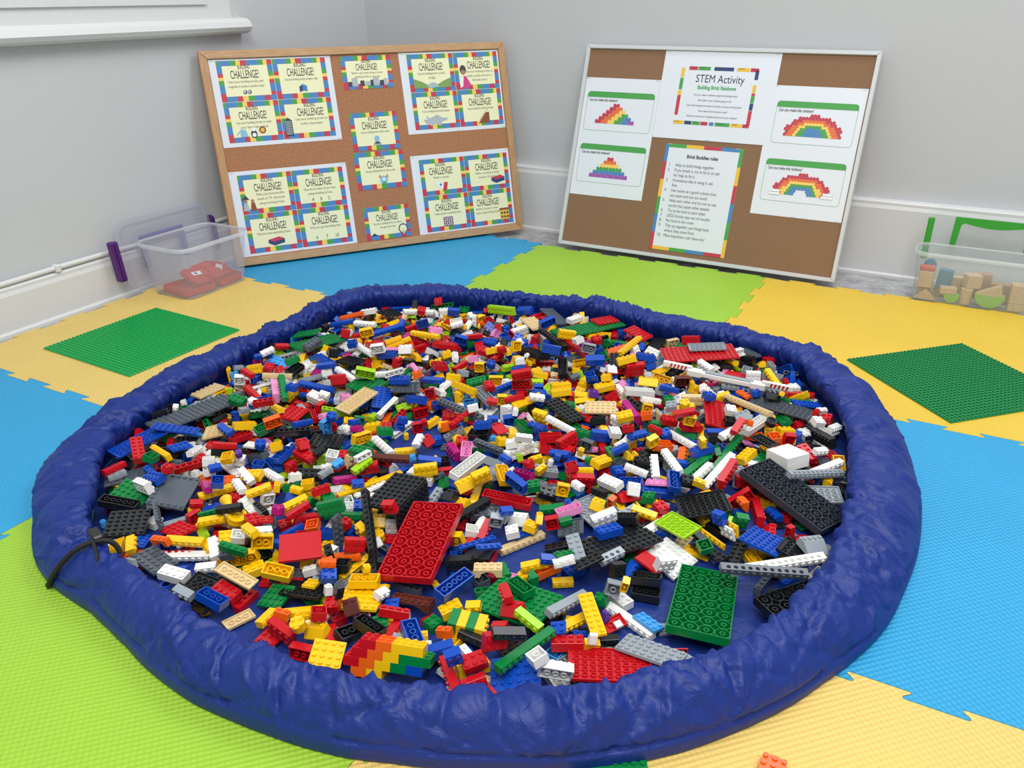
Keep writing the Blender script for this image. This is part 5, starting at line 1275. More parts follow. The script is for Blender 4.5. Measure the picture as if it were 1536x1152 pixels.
    ('P', 'w', 2, 6): [-7167,6063,165,12,1,-20,0,1,2,8,-8198,6670,135,-4,17,-4,0,0,1,35,-5795,9701,173,-180,3,-88,1,1,0,29],
    ('P', 'w', 6, 6): [-2132,7697,72,1,12,-17,0,1,3,21],
    ('P', 'y', 1, 6): [-1826,8375,54,90,0,-30,3,1,0,21],
    ('P', 'y', 1, 12): [-6120,7185,227,-179,1,67,1,0,3,10],
    ('P', 'y', 2, 2): [-5439,5236,182,-12,-2,14,0,1,3,20,-1566,8389,248,91,-12,-38,3,1,1,34],
    ('P', 'y', 2, 3): [-3886,12293,285,-178,-3,-111,1,2,1,16],
    ('P', 'y', 2, 4): [-1887,7999,63,180,0,176,1,1,3,21],
    ('P', 'y', 2, 6): [-5234,10006,414,-173,-12,52,1,0,0,29,-5820,5897,15,0,0,-60,0,1,2,20],
    ('P', 'y', 2, 8): [-2449,6127,309,6,-1,-53,0,9,0,15],
    ('P', 'y', 4, 4): [-4549,4453,229,10,-7,116,0,0,1,3],
    ('P', 'y', 6, 6): [-4803,5324,192,-6,-3,19,0,9,0,18],
    ('Q', 'w', 5, 5): [-1344,10311,209,-2,-7,-35,0,9,0,4],
    ('R', 'a', 1, 1): [-8667,4998,18,0,0,89,5,1,1,25],
    ('R', 'b', 1, 1): [-7690,7418,173,0,0,114,5,1,1,35],
    ('R', 'b', 2, 2): [-8033,7126,270,12,9,44,5,0,1,35,-7590,8159,347,12,12,28,5,1,2,35,-6953,4520,127,180,0,-83,1,0,0,9,-2201,12055,281,-12,-8,28,5,1,2,17,-6508,11057,286,12,12,28,5,2,2,29,-5825,6341,94,180,90,180,3,1,1,5,-7269,12969,127,0,0,178,5,0,3,14,-6561,12527,172,90,0,-77,3,0,1,15,-1450,11473,15,0,0,135,5,1,3,17,-6030,9198,94,90,0,-175,3,1,3,29],
    ('R', 'd', 1, 1): [-1019,8894,54,0,90,0,3,1,3,2],
    ('R', 'd', 2, 2): [-7185,12439,125,-90,-54,-52,3,0,3,14],
    ('R', 'e', 2, 2): [-3615,11477,238,-10,12,28,5,0,0,13],
    ('R', 'e', 4, 4): [-4746,8126,193,-11,-5,39,5,0,0,6],
    ('R', 'g', 1, 1): [-4748,8037,54,-90,0,86,3,0,0,6],
    ('R', 'g', 2, 2): [-2516,6577,92,-5,-12,10,5,1,2,24,-6709,6591,94,-90,0,-95,3,0,0,8,-5135,13075,261,78,-5,-16,3,0,3,15],
    ('R', 'g', 3, 3): [-8536,13469,142,-12,2,28,5,0,1,14],
    ('R', 'k', 1, 1): [-635,10425,54,0,90,0,3,0,0,19],
    ('R', 'k', 2, 2): [-8274,5491,15,0,0,-84,5,1,2,25,-2660,7324,15,0,0,76,5,1,3,32],
    ('R', 'l', 2, 2): [-8130,12128,239,180,0,107,1,0,1,14],
    ('R', 'm', 2, 2): [-6520,5889,376,-12,12,42,5,1,0,8,-10387,9504,142,31,-30,28,5,0,1,33],
    ('R', 'o', 2, 2): [-8866,7771,94,180,-90,180,3,0,0,18],
    ('R', 'r', 2, 2): [-8360,5828,470,-12,12,28,5,0,2,25,-4379,8440,274,-12,-12,28,5,0,0,6,-5812,6281,173,0,0,-106,5,1,1,5,-1095,9213,15,0,0,-143,5,1,3,2,-9219,11667,245,12,12,41,5,3,0,33,-7538,11649,161,66,42,-4,3,3,2,30,-8397,10495,94,90,0,161,3,0,2,30],
    ('R', 'w', 1, 1): [-4189,8666,240,3,12,28,5,0,2,32,-5894,11269,558,78,12,9,3,0,2,13],
    ('R', 'w', 2, 2): [-6639,12268,235,56,-54,-175,3,2,2,13,-2817,12134,108,54,75,92,3,1,3,7,-1092,11751,127,180,0,-133,1,0,0,17,-6106,14143,124,8,-1,-165,5,0,2,15],
    ('R', 'y', 1, 1): [-6599,8663,18,0,0,28,5,0,2,10],
    ('R', 'y', 2, 2): [-5025,4597,255,11,-12,37,5,0,1,11,-5391,6396,63,12,-6,28,5,1,2,5,-3023,10927,410,12,-4,28,5,2,0,13,-3491,6600,15,0,0,180,5,1,2,12,-5776,8910,94,0,-90,0,3,1,3,29,-7020,9465,94,180,-90,180,3,0,0,31,-7612,11124,142,-90,0,-110,3,0,2,30],
    ('S', 'b', 1, 2): [-5150,13739,277,-180,0,45,1,0,0,15],
    ('S', 'b', 2, 3): [-7100,12654,165,179,-11,160,1,0,3,14],
    ('S', 'd', 1, 2): [-5212,6251,121,180,0,164,1,1,0,5],
    ('S', 'd', 2, 2): [-3987,8409,15,0,0,27,0,0,2,32],
    ('S', 'e', 1, 2): [-7510,4519,158,-2,-12,-3,0,1,3,9],
    ('S', 'e', 2, 2): [-2918,10023,119,90,67,93,3,0,3,13,-4161,7304,205,12,-12,-7,0,0,0,0],
    ('S', 'e', 2, 3): [-2180,11160,298,-2,-12,43,0,2,2,19],
    ('S', 'e', 3, 4): [-662,8324,324,12,12,53,0,1,0,34],
    ('S', 'g', 1, 2): [-5603,6814,99,-90,-47,-79,2,1,1,6],
    ('S', 'g', 2, 1): [-2232,10015,271,-12,-12,28,0,0,1,19],
    ('S', 'g', 2, 2): [-6318,6569,213,3,5,63,0,0,1,6,-2555,7495,121,180,0,-55,1,1,0,32,-5389,5133,121,180,0,155,1,0,1,11,-5078,12620,256,175,-35,6,1,0,3,15],
    ('S', 'g', 2, 3): [-3310,6531,134,125,90,0,2,1,2,12,-9590,6770,256,165,-12,-5,1,1,3,18,-3920,13650,229,-160,-5,-6,1,0,2,16,-9015,11737,172,-90,0,2,3,0,0,33],
    ('S', 'k', 1, 2): [-934,7525,94,-73,-90,0,2,1,3,28,-1236,11247,15,0,0,36,0,0,3,17],
    ('S', 'k', 2, 2): [-4880,7219,327,-12,-12,-9,0,0,0,6,-9003,8412,139,180,-57,47,3,0,0,18],
    ('S', 'k', 2, 3): [-1951,12039,304,-12,12,28,0,1,2,17],
    ('S', 'l', 2, 2): [-7227,7275,94,90,0,-82,3,1,3,35],
    ('S', 'm', 2, 2): [-9067,10344,173,0,0,55,0,0,0,33],
    ('S', 'n', 2, 2): [-4722,5066,261,12,-12,41,0,1,3,11,-6703,13181,168,-179,-4,9,1,0,3,14],
    ('S', 'o', 2, 2): [-1606,9114,172,90,0,-45,3,0,1,2,-6847,5569,63,0,0,-166,0,1,3,8],
    ('S', 'o', 2, 3): [-7420,5257,15,0,0,175,0,1,1,8],
    ('S', 'p', 1, 2): [-4226,11576,285,137,5,-42,1,0,2,13],
    ('S', 'p', 2, 2): [-7274,12635,188,-104,38,65,3,0,3,14],
    ('S', 'r', 1, 2): [-7336,13339,233,165,-63,-173,2,1,3,14,-9609,12280,201,-79,-11,159,3,0,2,33,-4679,5304,94,180,-90,180,2,1,0,11],
    ('S', 'r', 2, 2): [-7309,7226,426,6,12,73,0,1,3,35,-6133,8560,131,6,-12,73,0,0,2,10,-1533,6236,94,-90,0,29,3,1,0,22,-8786,6936,233,180,0,113,1,0,3,18,-5487,10350,252,-146,90,0,3,0,0,29,-3098,8943,151,-79,-8,37,3,2,2,21,-6767,10432,160,57,0,170,3,0,2,29,-8213,7637,94,-56,90,56,3,0,1,35,-6806,10965,267,145,-23,108,1,0,2,29],
    ('S', 'r', 2, 3): [-3195,5806,286,12,-12,1,0,1,3,12,-1233,8816,15,0,0,-82,0,1,2,34,-8695,6548,135,0,4,-68,0,2,3,18,-9263,6048,130,-99,-11,92,3,0,3,18,-6896,12571,235,-79,25,-17,3,0,3,14,-9024,6272,63,0,0,-93,0,2,2,25,-6282,12121,252,-180,-54,20,2,0,1,15],
    ('S', 'r', 2, 4): [-2968,8470,186,-12,10,60,0,0,2,21,-2709,12641,243,-6,-10,-21,0,1,0,7],
    ('S', 'r', 3, 3): [-5259,9130,273,-7,8,75,0,0,3,29],
    ('S', 't', 2, 2): [-3502,11066,94,-90,0,-70,3,0,0,13,-9543,6902,94,0,90,0,3,1,3,18],
    ('S', 'u', 1, 1): [-2375,6325,120,8,-12,-31,0,1,0,24],
    ('S', 'w', 1, 1): [-2305,5789,293,12,11,37,0,1,2,23,-5276,6251,112,-12,-12,60,0,1,0,5],
    ('S', 'w', 1, 2): [-5723,9198,481,12,-9,41,0,1,3,29,-9076,6775,157,10,1,-136,0,2,3,18,-1857,10800,54,-90,0,-22,3,0,2,19,-6048,11696,172,180,-90,180,2,0,3,15],
    ('S', 'w', 2, 2): [-2917,8494,311,12,12,28,0,0,2,21,-8113,5321,121,180,0,5,1,1,0,25,-4412,11377,512,-12,12,41,0,0,2,13,-3379,4588,109,11,-12,33,0,1,0,3,-4384,7172,96,-12,12,-3,0,0,0,0,-6274,7874,15,0,0,148,0,1,0,10,-7961,11210,15,0,0,50,0,2,2,30,-9569,10175,206,0,90,0,3,1,3,33,-8137,4778,121,180,0,130,1,1,3,25],
    ('S', 'w', 2, 3): [-4005,7427,140,10,-8,7,0,0,0,0,-8218,10953,269,12,-7,17,0,0,2,30,-5468,9697,292,119,90,83,2,0,0,29,-9418,9522,219,24,12,21,0,0,3,33,-9021,12806,59,-12,14,176,0,0,1,14,-8238,12675,249,-129,-14,23,3,0,1,14,-5980,10456,166,93,10,65,3,0,2,29,-4723,11855,232,77,29,60,3,0,2,13],
    ('S', 'y', 1, 1): [-4676,7413,149,12,12,28,0,0,0,6],
    ('S', 'y', 1, 2): [-6261,7419,15,0,0,85,0,1,3,10,-4068,11130,132,-90,0,85,3,1,0,13],
    ('S', 'y', 2, 1): [-3721,7411,248,-12,12,28,0,0,1,32],
    ('S', 'y', 2, 2): [-5561,6620,99,0,2,28,0,1,1,6,-4731,7250,233,-8,-12,-6,0,0,0,6,-7936,13190,179,-26,70,124,3,1,1,14,-5303,4917,15,0,0,-144,0,0,1,11,-9341,10967,279,180,0,52,1,0,0,33,-6702,5095,144,-177,-18,-32,1,0,3,8,-9230,11152,132,-4,57,-68,3,0,0,33],
    ('S', 'y', 2, 3): [-4892,4700,149,12,-12,7,0,0,3,11,-3202,8113,188,5,3,-5,0,0,2,32,-4047,5246,15,0,0,-143,0,1,3,26,-2476,13535,135,0,-27,-62,0,0,0,16],
    ('S', 'y', 2, 6): [-4854,7756,273,12,-12,56,0,0,0,6],
    ('S', 'y', 3, 4): [-3897,11751,240,-12,2,17,0,0,0,13],
    ('T', 'b', 2, 2): [-6869,6485,165,12,-12,28,4,0,2,8],
    ('T', 'd', 2, 3): [-4975,8431,184,12,12,9,4,0,0,10],
    ('T', 'k', 4, 4): [-4092,6632,187,2,-6,11,4,0,0,0],
    ('T', 'm', 1, 2): [-2993,12459,137,-16,-8,41,4,1,1,7],
    ('T', 'r', 1, 2): [-4068,5500,54,90,0,-112,3,1,0,26],
    ('T', 'r', 3, 4): [-2253,7358,194,-9,12,-14,4,1,0,32],
    ('T', 'r', 6, 6): [-5891,5581,306,-3,-1,-139,0,9,0,5],
    ('T', 'w', 1, 1): [-2232,6329,109,12,-7,53,4,1,0,24],
    ('T', 'w', 2, 4): [-8154,7160,239,-4,2,17,4,0,1,35],
    ('W', 'k', 2, 2): [-1789,11230,277,12,12,7,4,0,3,17],
    ('W', 'o', 4, 4): [-7669,4671,43,4,4,28,0,9,0,27],
    ('W', 'y', 3, 3): [-7026,5687,254,12,12,49,0,9,0,26],}
# the small rest: x y z and three angles each
REST = {
    ('B', 'a', 1, 1): [-2038,9486,54,90,0,-139,-9709,10137,166,-90,0,167,-6392,10049,93,0,0,-108],
    ('B', 'a', 1, 2): [-6763,7260,322,102,-12,74,-6121,8098,140,79,-12,38,-5286,9025,244,90,0,28],
    ('B', 'a', 1, 3): [-6557,6262,54,-90,0,-30],
    ('B', 'a', 2, 2): [-2639,5661,127,180,0,-102,-3652,8537,94,90,0,-110,-10344,8818,178,-36,68,1,-10470,10494,205,79,9,80,-5391,9686,94,-90,0,151],
    ('B', 'a', 2, 3): [-6231,9879,168,115,21,179],
    ('B', 'a', 2, 4): [-7638,8119,174,0,-90,0,-4155,13044,15,0,0,-117,-8222,12251,15,0,0,30],
    ('B', 'b', 1, 1): [-4116,8776,362,78,12,14,-3576,7979,189,12,-12,28,-4880,10149,240,175,-21,-137,-1291,6287,15,0,0,-101,-5154,13676,132,-15,-90,-48,-4450,10286,101,-86,0,63,-2910,9249,15,0,0,-6,-2675,11028,54,90,0,167],
    ('B', 'b', 1, 2): [-6231,7048,288,100,7,50,-8141,6382,337,102,6,64,-4606,8219,484,78,12,-9,-6742,8769,213,-5,12,40,-2510,5953,82,-12,12,36,-6790,8751,103,12,8,40,-7230,8213,383,78,12,72,-2657,9667,217,94,12,28,-4938,9669,15,0,0,-131,-5036,11027,186,-102,10,-91,-8271,11946,94,180,-90,180,-8428,6558,15,0,0,-5,-6237,6003,15,0,0,101,-2427,9928,54,-90,0,-141,-1320,12101,15,0,0,11,-8551,8041,127,180,0,153,-6374,5275,41,0,-19,-170],
    ('B', 'b', 1, 3): [-7023,4799,119,78,-12,17,-8277,13574,63,0,0,29,-5679,6404,15,0,0,1,-8549,9518,166,-91,-3,-177,-7509,13630,15,0,0,-146,-2991,12200,15,0,0,47,-3013,7258,15,0,0,117,-3691,9216,15,0,0,9,-4411,13572,119,-105,-20,3],
    ('B', 'b', 1, 4): [-3476,11540,363,78,12,20,-2470,10606,302,102,12,48,-10239,9501,368,102,-12,28,-6039,7784,54,-90,0,81,-6366,5673,163,85,-12,1,-6941,8445,54,-90,0,-110,-7816,8435,127,180,0,-111,-3375,12532,144,70,-5,119,-6274,11526,312,-180,-47,-158,-9986,8627,127,-81,30,64,-5122,10522,260,154,-12,-70,-1579,8968,54,90,0,-62,-2088,11729,54,90,0,123,-5281,8582,54,90,0,104,-4462,12682,190,109,22,-176,-8534,7275,127,59,-1,-94,-4598,11022,121,-90,-26,109,-7907,9281,89,-71,10,-55,-2061,9879,54,-90,0,172,-1955,8847,54,-90,0,124,-8271,10807,15,0,0,11,-5949,10172,15,0,0,24,-8675,13472,127,180,0,168,-8722,5437,127,180,0,-118,-5834,10899,200,127,67,-120,-3848,12946,239,-180,-5,-43,-4421,10891,46,5,10,80,-3336,10198,87,-77,-13,-56,-3255,8793,54,90,0,13,-4444,4642,75,-82,-8,42],
    ('B', 'b', 1, 6): [-10126,11503,306,92,-12,28,-778,8073,15,0,0,-108,-9710,12922,166,-90,0,34,-4275,6432,54,-90,0,125,-5020,8827,169,-177,10,33,-7256,8084,54,90,0,91,-4621,11665,171,15,-8,-120,-7666,9222,127,180,0,-116,-9731,7088,89,32,13,126,-2315,11676,15,0,0,178,-4818,13979,116,-85,15,165,-4616,5391,15,0,0,163,-9474,10677,54,90,0,168],
    ('B', 'b', 1, 8): [-2272,12542,154,78,7,15],
    ('B', 'b', 2, 2): [-2798,11423,379,1,12,53,-3051,10163,267,12,-12,38,-5909,6681,175,12,11,39,-8714,8544,416,-12,12,18,-5259,9454,279,-78,-4,38,-7761,6818,265,176,11,28,-4699,11166,504,-168,-11,28,-1346,11355,94,180,-90,180,-9060,10491,476,-175,-12,28,-6092,8748,47,-6,-12,37,-9849,8970,172,90,0,-76,-2350,8108,94,90,0,2,-5595,9519,219,102,4,40,-5309,10524,331,-78,1,28,-4728,8623,127,180,0,-94,-4578,13148,245,-97,34,-92,-7510,4982,94,-90,0,6,-7001,12492,250,163,-12,29,-8989,6480,142,176,-90,122,-4698,11303,385,-176,12,28,-4328,10268,127,180,0,81,-8138,6860,63,0,0,48,-4732,5566,94,0,-90,0,-10455,11701,175,-49,-28,-45,-5341,5388,207,-4,12,23,-8008,11548,176,176,6,-144,-9286,10422,113,-67,-24,-23,-9980,9318,226,-80,25,56,-4553,6467,127,180,0,-57,-3445,7900,15,0,0,81,-5741,10126,93,0,0,123,-6767,4926,127,180,0,131,-7733,12368,142,-90,0,1,-8042,10826,94,90,0,23,-2658,9773,127,180,0,177,-1467,6182,15,0,0,119,-10123,11497,94,0,-90,0,-4407,11344,92,0,-78,123,-4409,9441,94,90,0,83,-2066,11399,15,0,0,-146,-2665,5993,127,180,0,-41,-3292,11452,15,0,0,-42,-2465,8464,15,0,0,-22,-9083,13411,94,-1,90,1,-9409,13153,118,-90,68,-162],
    ('B', 'b', 2, 3): [-8546,13092,292,102,5,28,-8513,11932,407,-102,-12,39,-5205,10323,336,2,12,37,-4095,12383,338,155,18,105,-5754,4217,127,180,0,-175,-5933,11037,317,-11,-12,28,-10291,7938,94,90,0,-64,-6087,12541,213,-6,14,51,-3468,9954,175,-180,0,154,-4538,8630,15,0,0,89,-4181,12785,157,-51,-50,67,-7227,10735,111,0,54,29,-5803,11951,168,177,23,-65,-4282,10697,15,0,0,138,-8748,7327,242,-179,21,-80,-9949,11671,15,0,0,-114,-3220,13284,135,90,-24,-9,-7266,9860,15,0,0,72,-5541,12640,155,103,-23,152,-2710,9162,127,180,0,163,-8861,11561,94,90,0,-39,-9658,9559,167,105,66,115,-10095,9649,134,180,90,180,-9369,12309,127,180,0,-177,-3908,10076,15,0,0,33,-5889,12386,94,90,0,-82],
    ('B', 'b', 2, 4): [-7208,13671,295,12,-12,-2,-1623,5835,55,30,0,-150,-2058,13411,212,102,34,173,-6582,9643,239,180,0,58,-1916,13118,195,-119,24,-77,-5622,12314,87,0,-27,143,-2187,10307,127,0,0,137,-8819,7944,482,-168,-12,28,-4098,11584,202,131,24,-62,-4905,11931,211,28,10,89,-5102,7844,94,90,0,-96,-9641,7307,198,-104,4,125,-9106,11977,252,90,0,122,-3612,11797,108,-18,-27,82,-7285,11012,103,41,-14,-134,-4927,13206,165,-180,-16,168,-10211,10757,185,54,41,168,-7358,11873,94,90,0,-138,-9479,11645,222,-180,20,167,-1096,10434,15,0,0,-170,-7824,11661,114,-40,0,126,-7489,13786,15,0,0,32,-5470,9837,94,-90,0,84,-5371,10359,127,180,0,72,-2625,7777,127,180,0,84,-8656,5812,94,90,0,-135,-9463,6298,45,6,8,178,-3685,12585,94,-90,0,-32,-6221,11713,94,90,0,-16,-3293,13387,174,0,-90,0,-7796,12182,15,0,0,-48,-5289,12340,43,-8,6,34,-7604,9911,281,102,-4,34],
    ('B', 'b', 2, 6): [-9193,9865,268,-12,0,-20,-3849,9004,128,-86,9,173,-5323,12936,160,-24,1,127,-7837,11932,94,90,0,152],
    ('B', 'd', 1, 1): [-5983,5145,102,90,0,158,-5923,9698,15,0,0,-1],
    ('B', 'd', 1, 2): [-5044,11279,348,102,-12,58,-5568,7922,71,58,18,100,-4413,7556,149,78,12,36,-5265,7625,15,0,0,64,-10029,9018,94,180,90,180,-8254,13394,94,-65,90,65,-3145,10579,63,0,0,5,-3462,10418,127,180,0,109,-4291,5174,54,90,0,49,-5505,13887,15,0,0,48,-6790,9875,127,180,0,-142],
    ('B', 'd', 1, 3): [-1980,8259,54,-90,0,-39,-8870,7140,44,15,-9,96,-7289,10191,15,0,0,-38],
    ('B', 'd', 1, 4): [-9320,6984,158,-107,21,87,-3184,5840,15,0,0,11,-7297,9564,166,-90,0,-108,-2822,11055,121,0,0,-109,-1401,11842,127,180,0,146,-7410,12578,182,-100,37,64,-5348,6037,15,0,0,158,-5777,7019,113,-90,23,-123,-1808,12955,15,0,0,-167,-5648,10287,15,0,0,5,-4562,9814,54,-90,0,135],
    ('B', 'd', 1, 6): [-9724,7271,54,90,0,109],
    ('B', 'd', 2, 2): [-6535,5106,284,12,-12,28,-3378,9250,239,180,0,-17,-9470,8147,333,102,-12,28,-7610,13114,94,29,-90,-138,-8044,5016,15,0,0,34,-7147,11300,94,-90,0,86,-7248,9543,127,180,0,-90,-3028,6015,15,0,0,-102,-5421,8985,94,90,0,-178],
    ('B', 'd', 2, 3): [-7519,10406,134,-49,90,0,-9427,7227,127,180,0,-3,-9716,8141,134,0,-90,0,-7291,7449,86,-13,-28,-172,-8112,10188,94,-90,0,136,-3398,12171,127,180,0,-141,-9165,8402,89,31,-17,96],
    ('B', 'd', 2, 4): [-5417,12279,174,13,9,-110,-890,10745,15,0,0,-67,-7907,5839,127,180,0,-114,-7960,12316,164,-90,31,34,-8786,6258,114,0,-38,105,-8595,9681,142,15,0,89,-6208,12563,140,-75,0,122,-8389,7010,82,0,25,-168,-6942,12061,15,0,0,-20,-10318,11267,157,-176,10,46,-7529,12292,138,-104,-7,66],
    ('B', 'e', 1, 1): [-2494,8749,54,180,-90,180,-2765,5511,102,106,-90,106],
    ('B', 'e', 1, 2): [-6780,7006,288,78,-12,75,-1370,6163,155,79,12,-1,-9012,7775,358,94,12,74,-10428,9028,261,78,12,68,-2991,11532,153,-90,75,-99,-2641,10760,54,90,0,-74,-8436,5611,54,90,0,-6,-10118,11797,127,180,0,-5,-7773,11695,224,-69,-46,-173,-7318,12824,127,-180,0,155,-8247,12027,15,0,0,-35],
    ('B', 'e', 1, 3): [-2242,13302,351,180,0,-58,-9682,6665,54,90,0,-53],
    ('B', 'e', 1, 4): [-7844,5451,54,-90,0,60,-9944,9794,260,90,0,-112,-1912,9708,173,0,0,-115,-2482,5690,127,180,0,67,-7509,13622,184,84,-8,-153,-9121,7194,136,78,10,76,-7630,11410,214,-91,0,-129,-9605,8194,158,-90,-10,105,-4455,10500,113,77,11,-148,-8783,10302,247,-179,17,-18,-8421,8504,166,90,0,-27,-4206,13336,54,-90,0,-136,-8097,12160,127,180,0,-158],
    ('B', 'e', 1, 6): [-6283,6507,54,90,0,-174,-7979,8512,15,0,0,-82],
    ('B', 'e', 2, 2): [-3197,10866,365,12,-12,17,-4042,4988,222,95,7,19,-6774,10565,256,-12,12,54,-2569,12956,334,-175,-5,93,-8154,9338,142,90,0,-59,-9736,8851,94,-90,0,4,-8905,8286,15,0,0,-133,-1494,10713,111,0,0,145,-9804,6188,15,0,0,172,-5149,10643,94,90,0,103,-5796,11532,117,-90,-70,98,-8395,7835,172,-64,-90,41,-2692,12734,142,-28,-90,-79],
    ('B', 'e', 2, 3): [-6739,5965,134,0,-90,0,-5187,5534,127,180,0,74,-2930,12491,15,0,0,67,-6881,12731,69,-25,11,-110,-5755,10966,15,0,0,-71,-1563,10553,47,24,0,-30],
    ('B', 'e', 2, 4): [-2150,13028,287,-179,0,174,-4058,12681,199,169,-4,-78,-8954,11345,207,-128,-16,-27,-5842,9988,127,180,0,126,-9489,9305,139,-5,-29,-77,-8424,10410,15,0,0,-25,-3816,12049,152,-145,0,166,-6988,9819,48,25,0,-57,-760,10499,15,0,0,-156,-10394,11861,94,90,0,106,-2900,11715,15,0,0,-102,-3327,13149,94,-90,0,170,-4700,12550,127,180,0,-172,-5861,11231,183,-175,-21,-116],
    ('B', 'e', 2, 6): [-4258,8227,176,-172,-10,-112,-10130,11812,236,95,-6,156,-881,8248,94,90,0,72],
    ('B', 'g', 1, 1): [-3755,9007,297,82,-12,14,-7983,12875,103,142,87,-87,-7259,9380,54,-90,0,60,-7902,11487,49,11,-35,40,-9593,10313,113,66,23,74],
    ('B', 'g', 1, 2): [-3479,7668,211,86,-12,36,-5637,11731,64,0,-38,112,-5217,12429,140,5,-9,-123,-5710,10007,94,179,-90,0,-5952,11056,142,-153,90,99],
    ('B', 'g', 1, 3): [-7039,6675,111,-12,-12,28,-3763,6511,102,-90,0,-43,-6626,9974,188,-116,-29,118,-6761,8282,54,-90,0,70,-6532,11641,94,31,31,61,-8774,12873,54,-90,0,46,-8056,7717,182,132,90,-173,-9002,9734,111,0,-54,-168,-8457,7926,54,-90,0,165],
    ('B', 'g', 1, 4): [-3712,6175,127,180,0,-140,-9276,7288,197,151,-31,152,-9577,7679,109,89,-21,-82,-2903,8699,54,90,0,8,-8663,7935,117,3,8,-21,-6524,7968,127,180,0,-19,-8533,8875,40,-41,0,-151,-7527,7468,15,0,0,-20,-2041,9024,128,-93,-7,-121],
    ('B', 'g', 1, 6): [-8996,13322,250,102,12,-167,-7596,10160,165,-91,-1,105],
    ('B', 'g', 2, 1): [-3095,8115,293,5,12,13],
    ('B', 'g', 2, 2): [-4375,5088,150,3,-1,39,-3421,11373,188,12,4,38,-7277,8416,256,-97,12,39,-7445,11871,285,180,0,-26,-6817,8151,94,90,0,-13,-4725,10435,192,-7,12,28,-9134,7757,94,180,-90,180,-6558,10925,93,0,0,-40,-10158,10072,127,0,0,-139,-8732,12598,76,-6,-44,162,-5983,9663,144,-85,11,176,-6645,5540,94,-90,0,-12,-1773,9009,94,-90,0,121,-1826,12365,125,90,35,-131,-5180,13016,94,90,0,-80,-5071,10395,94,-90,0,-116,-7248,11808,127,180,0,-113,-1124,10150,15,0,0,-53,-2284,8487,94,0,90,0,-3089,9186,216,171,-12,28,-10268,9170,184,129,15,-9,-6942,11664,127,180,0,-87,-10446,9011,94,0,-90,0],
    ('B', 'g', 2, 3): [-9430,9375,411,-12,-12,59,-5369,8809,15,0,0,-120,-4469,10013,175,180,0,-20,-8906,10735,240,174,2,104,-5425,5492,94,90,0,86,-4156,7581,47,7,5,-3,-9290,5673,15,0,0,-113,-6216,6865,15,0,0,36,-10064,8487,127,180,0,135,-4580,12519,192,21,13,-129],
    ('B', 'g', 2, 4): [-4193,9738,169,-12,0,1,-2888,10586,81,-27,11,11,-8921,8003,109,-35,11,67,-7034,9161,15,0,0,-163,-3352,10686,137,98,11,25,-8425,8327,81,-12,-12,-1,-3256,10069,174,180,90,180,-4291,8653,15,0,0,-72,-6332,10882,206,-180,-43,26,-5068,13465,94,-90,0,-173,-5461,5759,94,-90,0,-150,-6702,10597,127,180,0,169,-3844,10950,15,0,0,-165,-2849,5146,94,-90,0,-11,-5003,9278,82,12,19,34],
    ('B', 'g', 2, 6): [-5960,12377,173,0,0,35,-8518,10848,132,-17,-15,-132,-8029,9767,15,0,0,42],
    ('B', 'k', 1, 1): [-4774,7923,15,0,0,-55,-2186,10857,54,90,0,56,-9453,11153,213,90,-2,38,-1234,11418,15,0,0,-139,-9820,9242,102,180,62,-35,-6807,6576,54,90,0,-176],
    ('B', 'k', 1, 2): [-7070,7248,430,102,-12,79,-1038,10378,166,-90,0,113,-5351,11653,210,90,-83,101,-5518,11667,174,180,71,98,-1449,12526,54,90,0,33,-3038,9273,54,-90,0,-176,-3229,7240,127,180,0,2,-4526,9530,54,-90,0,-57,-7861,7123,15,0,0,91,-6354,4664,15,0,0,-143,-4676,6941,15,0,0,-47,-2046,12044,101,-90,-3,-115,-7960,10942,15,0,0,-125],
    ('B', 'k', 1, 3): [-10045,7102,360,78,-12,45,-9444,7650,146,-62,9,-108,-4710,4347,54,-90,0,-150,-7799,11178,83,0,35,104,-8258,8799,175,180,0,22,-8364,6633,15,0,0,174,-2464,6079,54,-90,0,44,-1908,13319,245,156,0,-167,-7322,13217,188,-113,7,138,-655,10199,54,90,0,104,-6121,11584,173,0,0,-90,-8529,12210,193,-84,56,134,-8433,6121,127,180,0,-116,-8656,7302,54,-90,0,180,-8272,10032,189,114,37,-26],
    ('B', 'k', 1, 4): [-3004,13126,227,81,-3,5,-9517,6112,134,89,33,-1,-9852,11972,215,-11,13,106,-1170,11065,102,90,0,-165,-2518,13448,168,98,-23,-61,-6720,10027,15,0,0,163,-8283,11182,101,90,-18,45,-7597,12708,131,-86,-31,-116,-7118,10579,72,1,-8,4,-9467,12062,133,-30,-11,-93,-2045,13258,15,0,0,-156,-6741,4669,127,180,0,161],
    ('B', 'k', 1, 6): [-9454,12904,210,-83,28,-66,-2752,13385,211,66,1,-42,-7578,10236,15,0,0,158,-9767,6823,156,90,-26,-167,-3627,5141,54,-90,0,-146],
    ('B', 'k', 2, 1): [-5531,5675,277,12,-10,48,-5637,5775,173,12,-12,48],
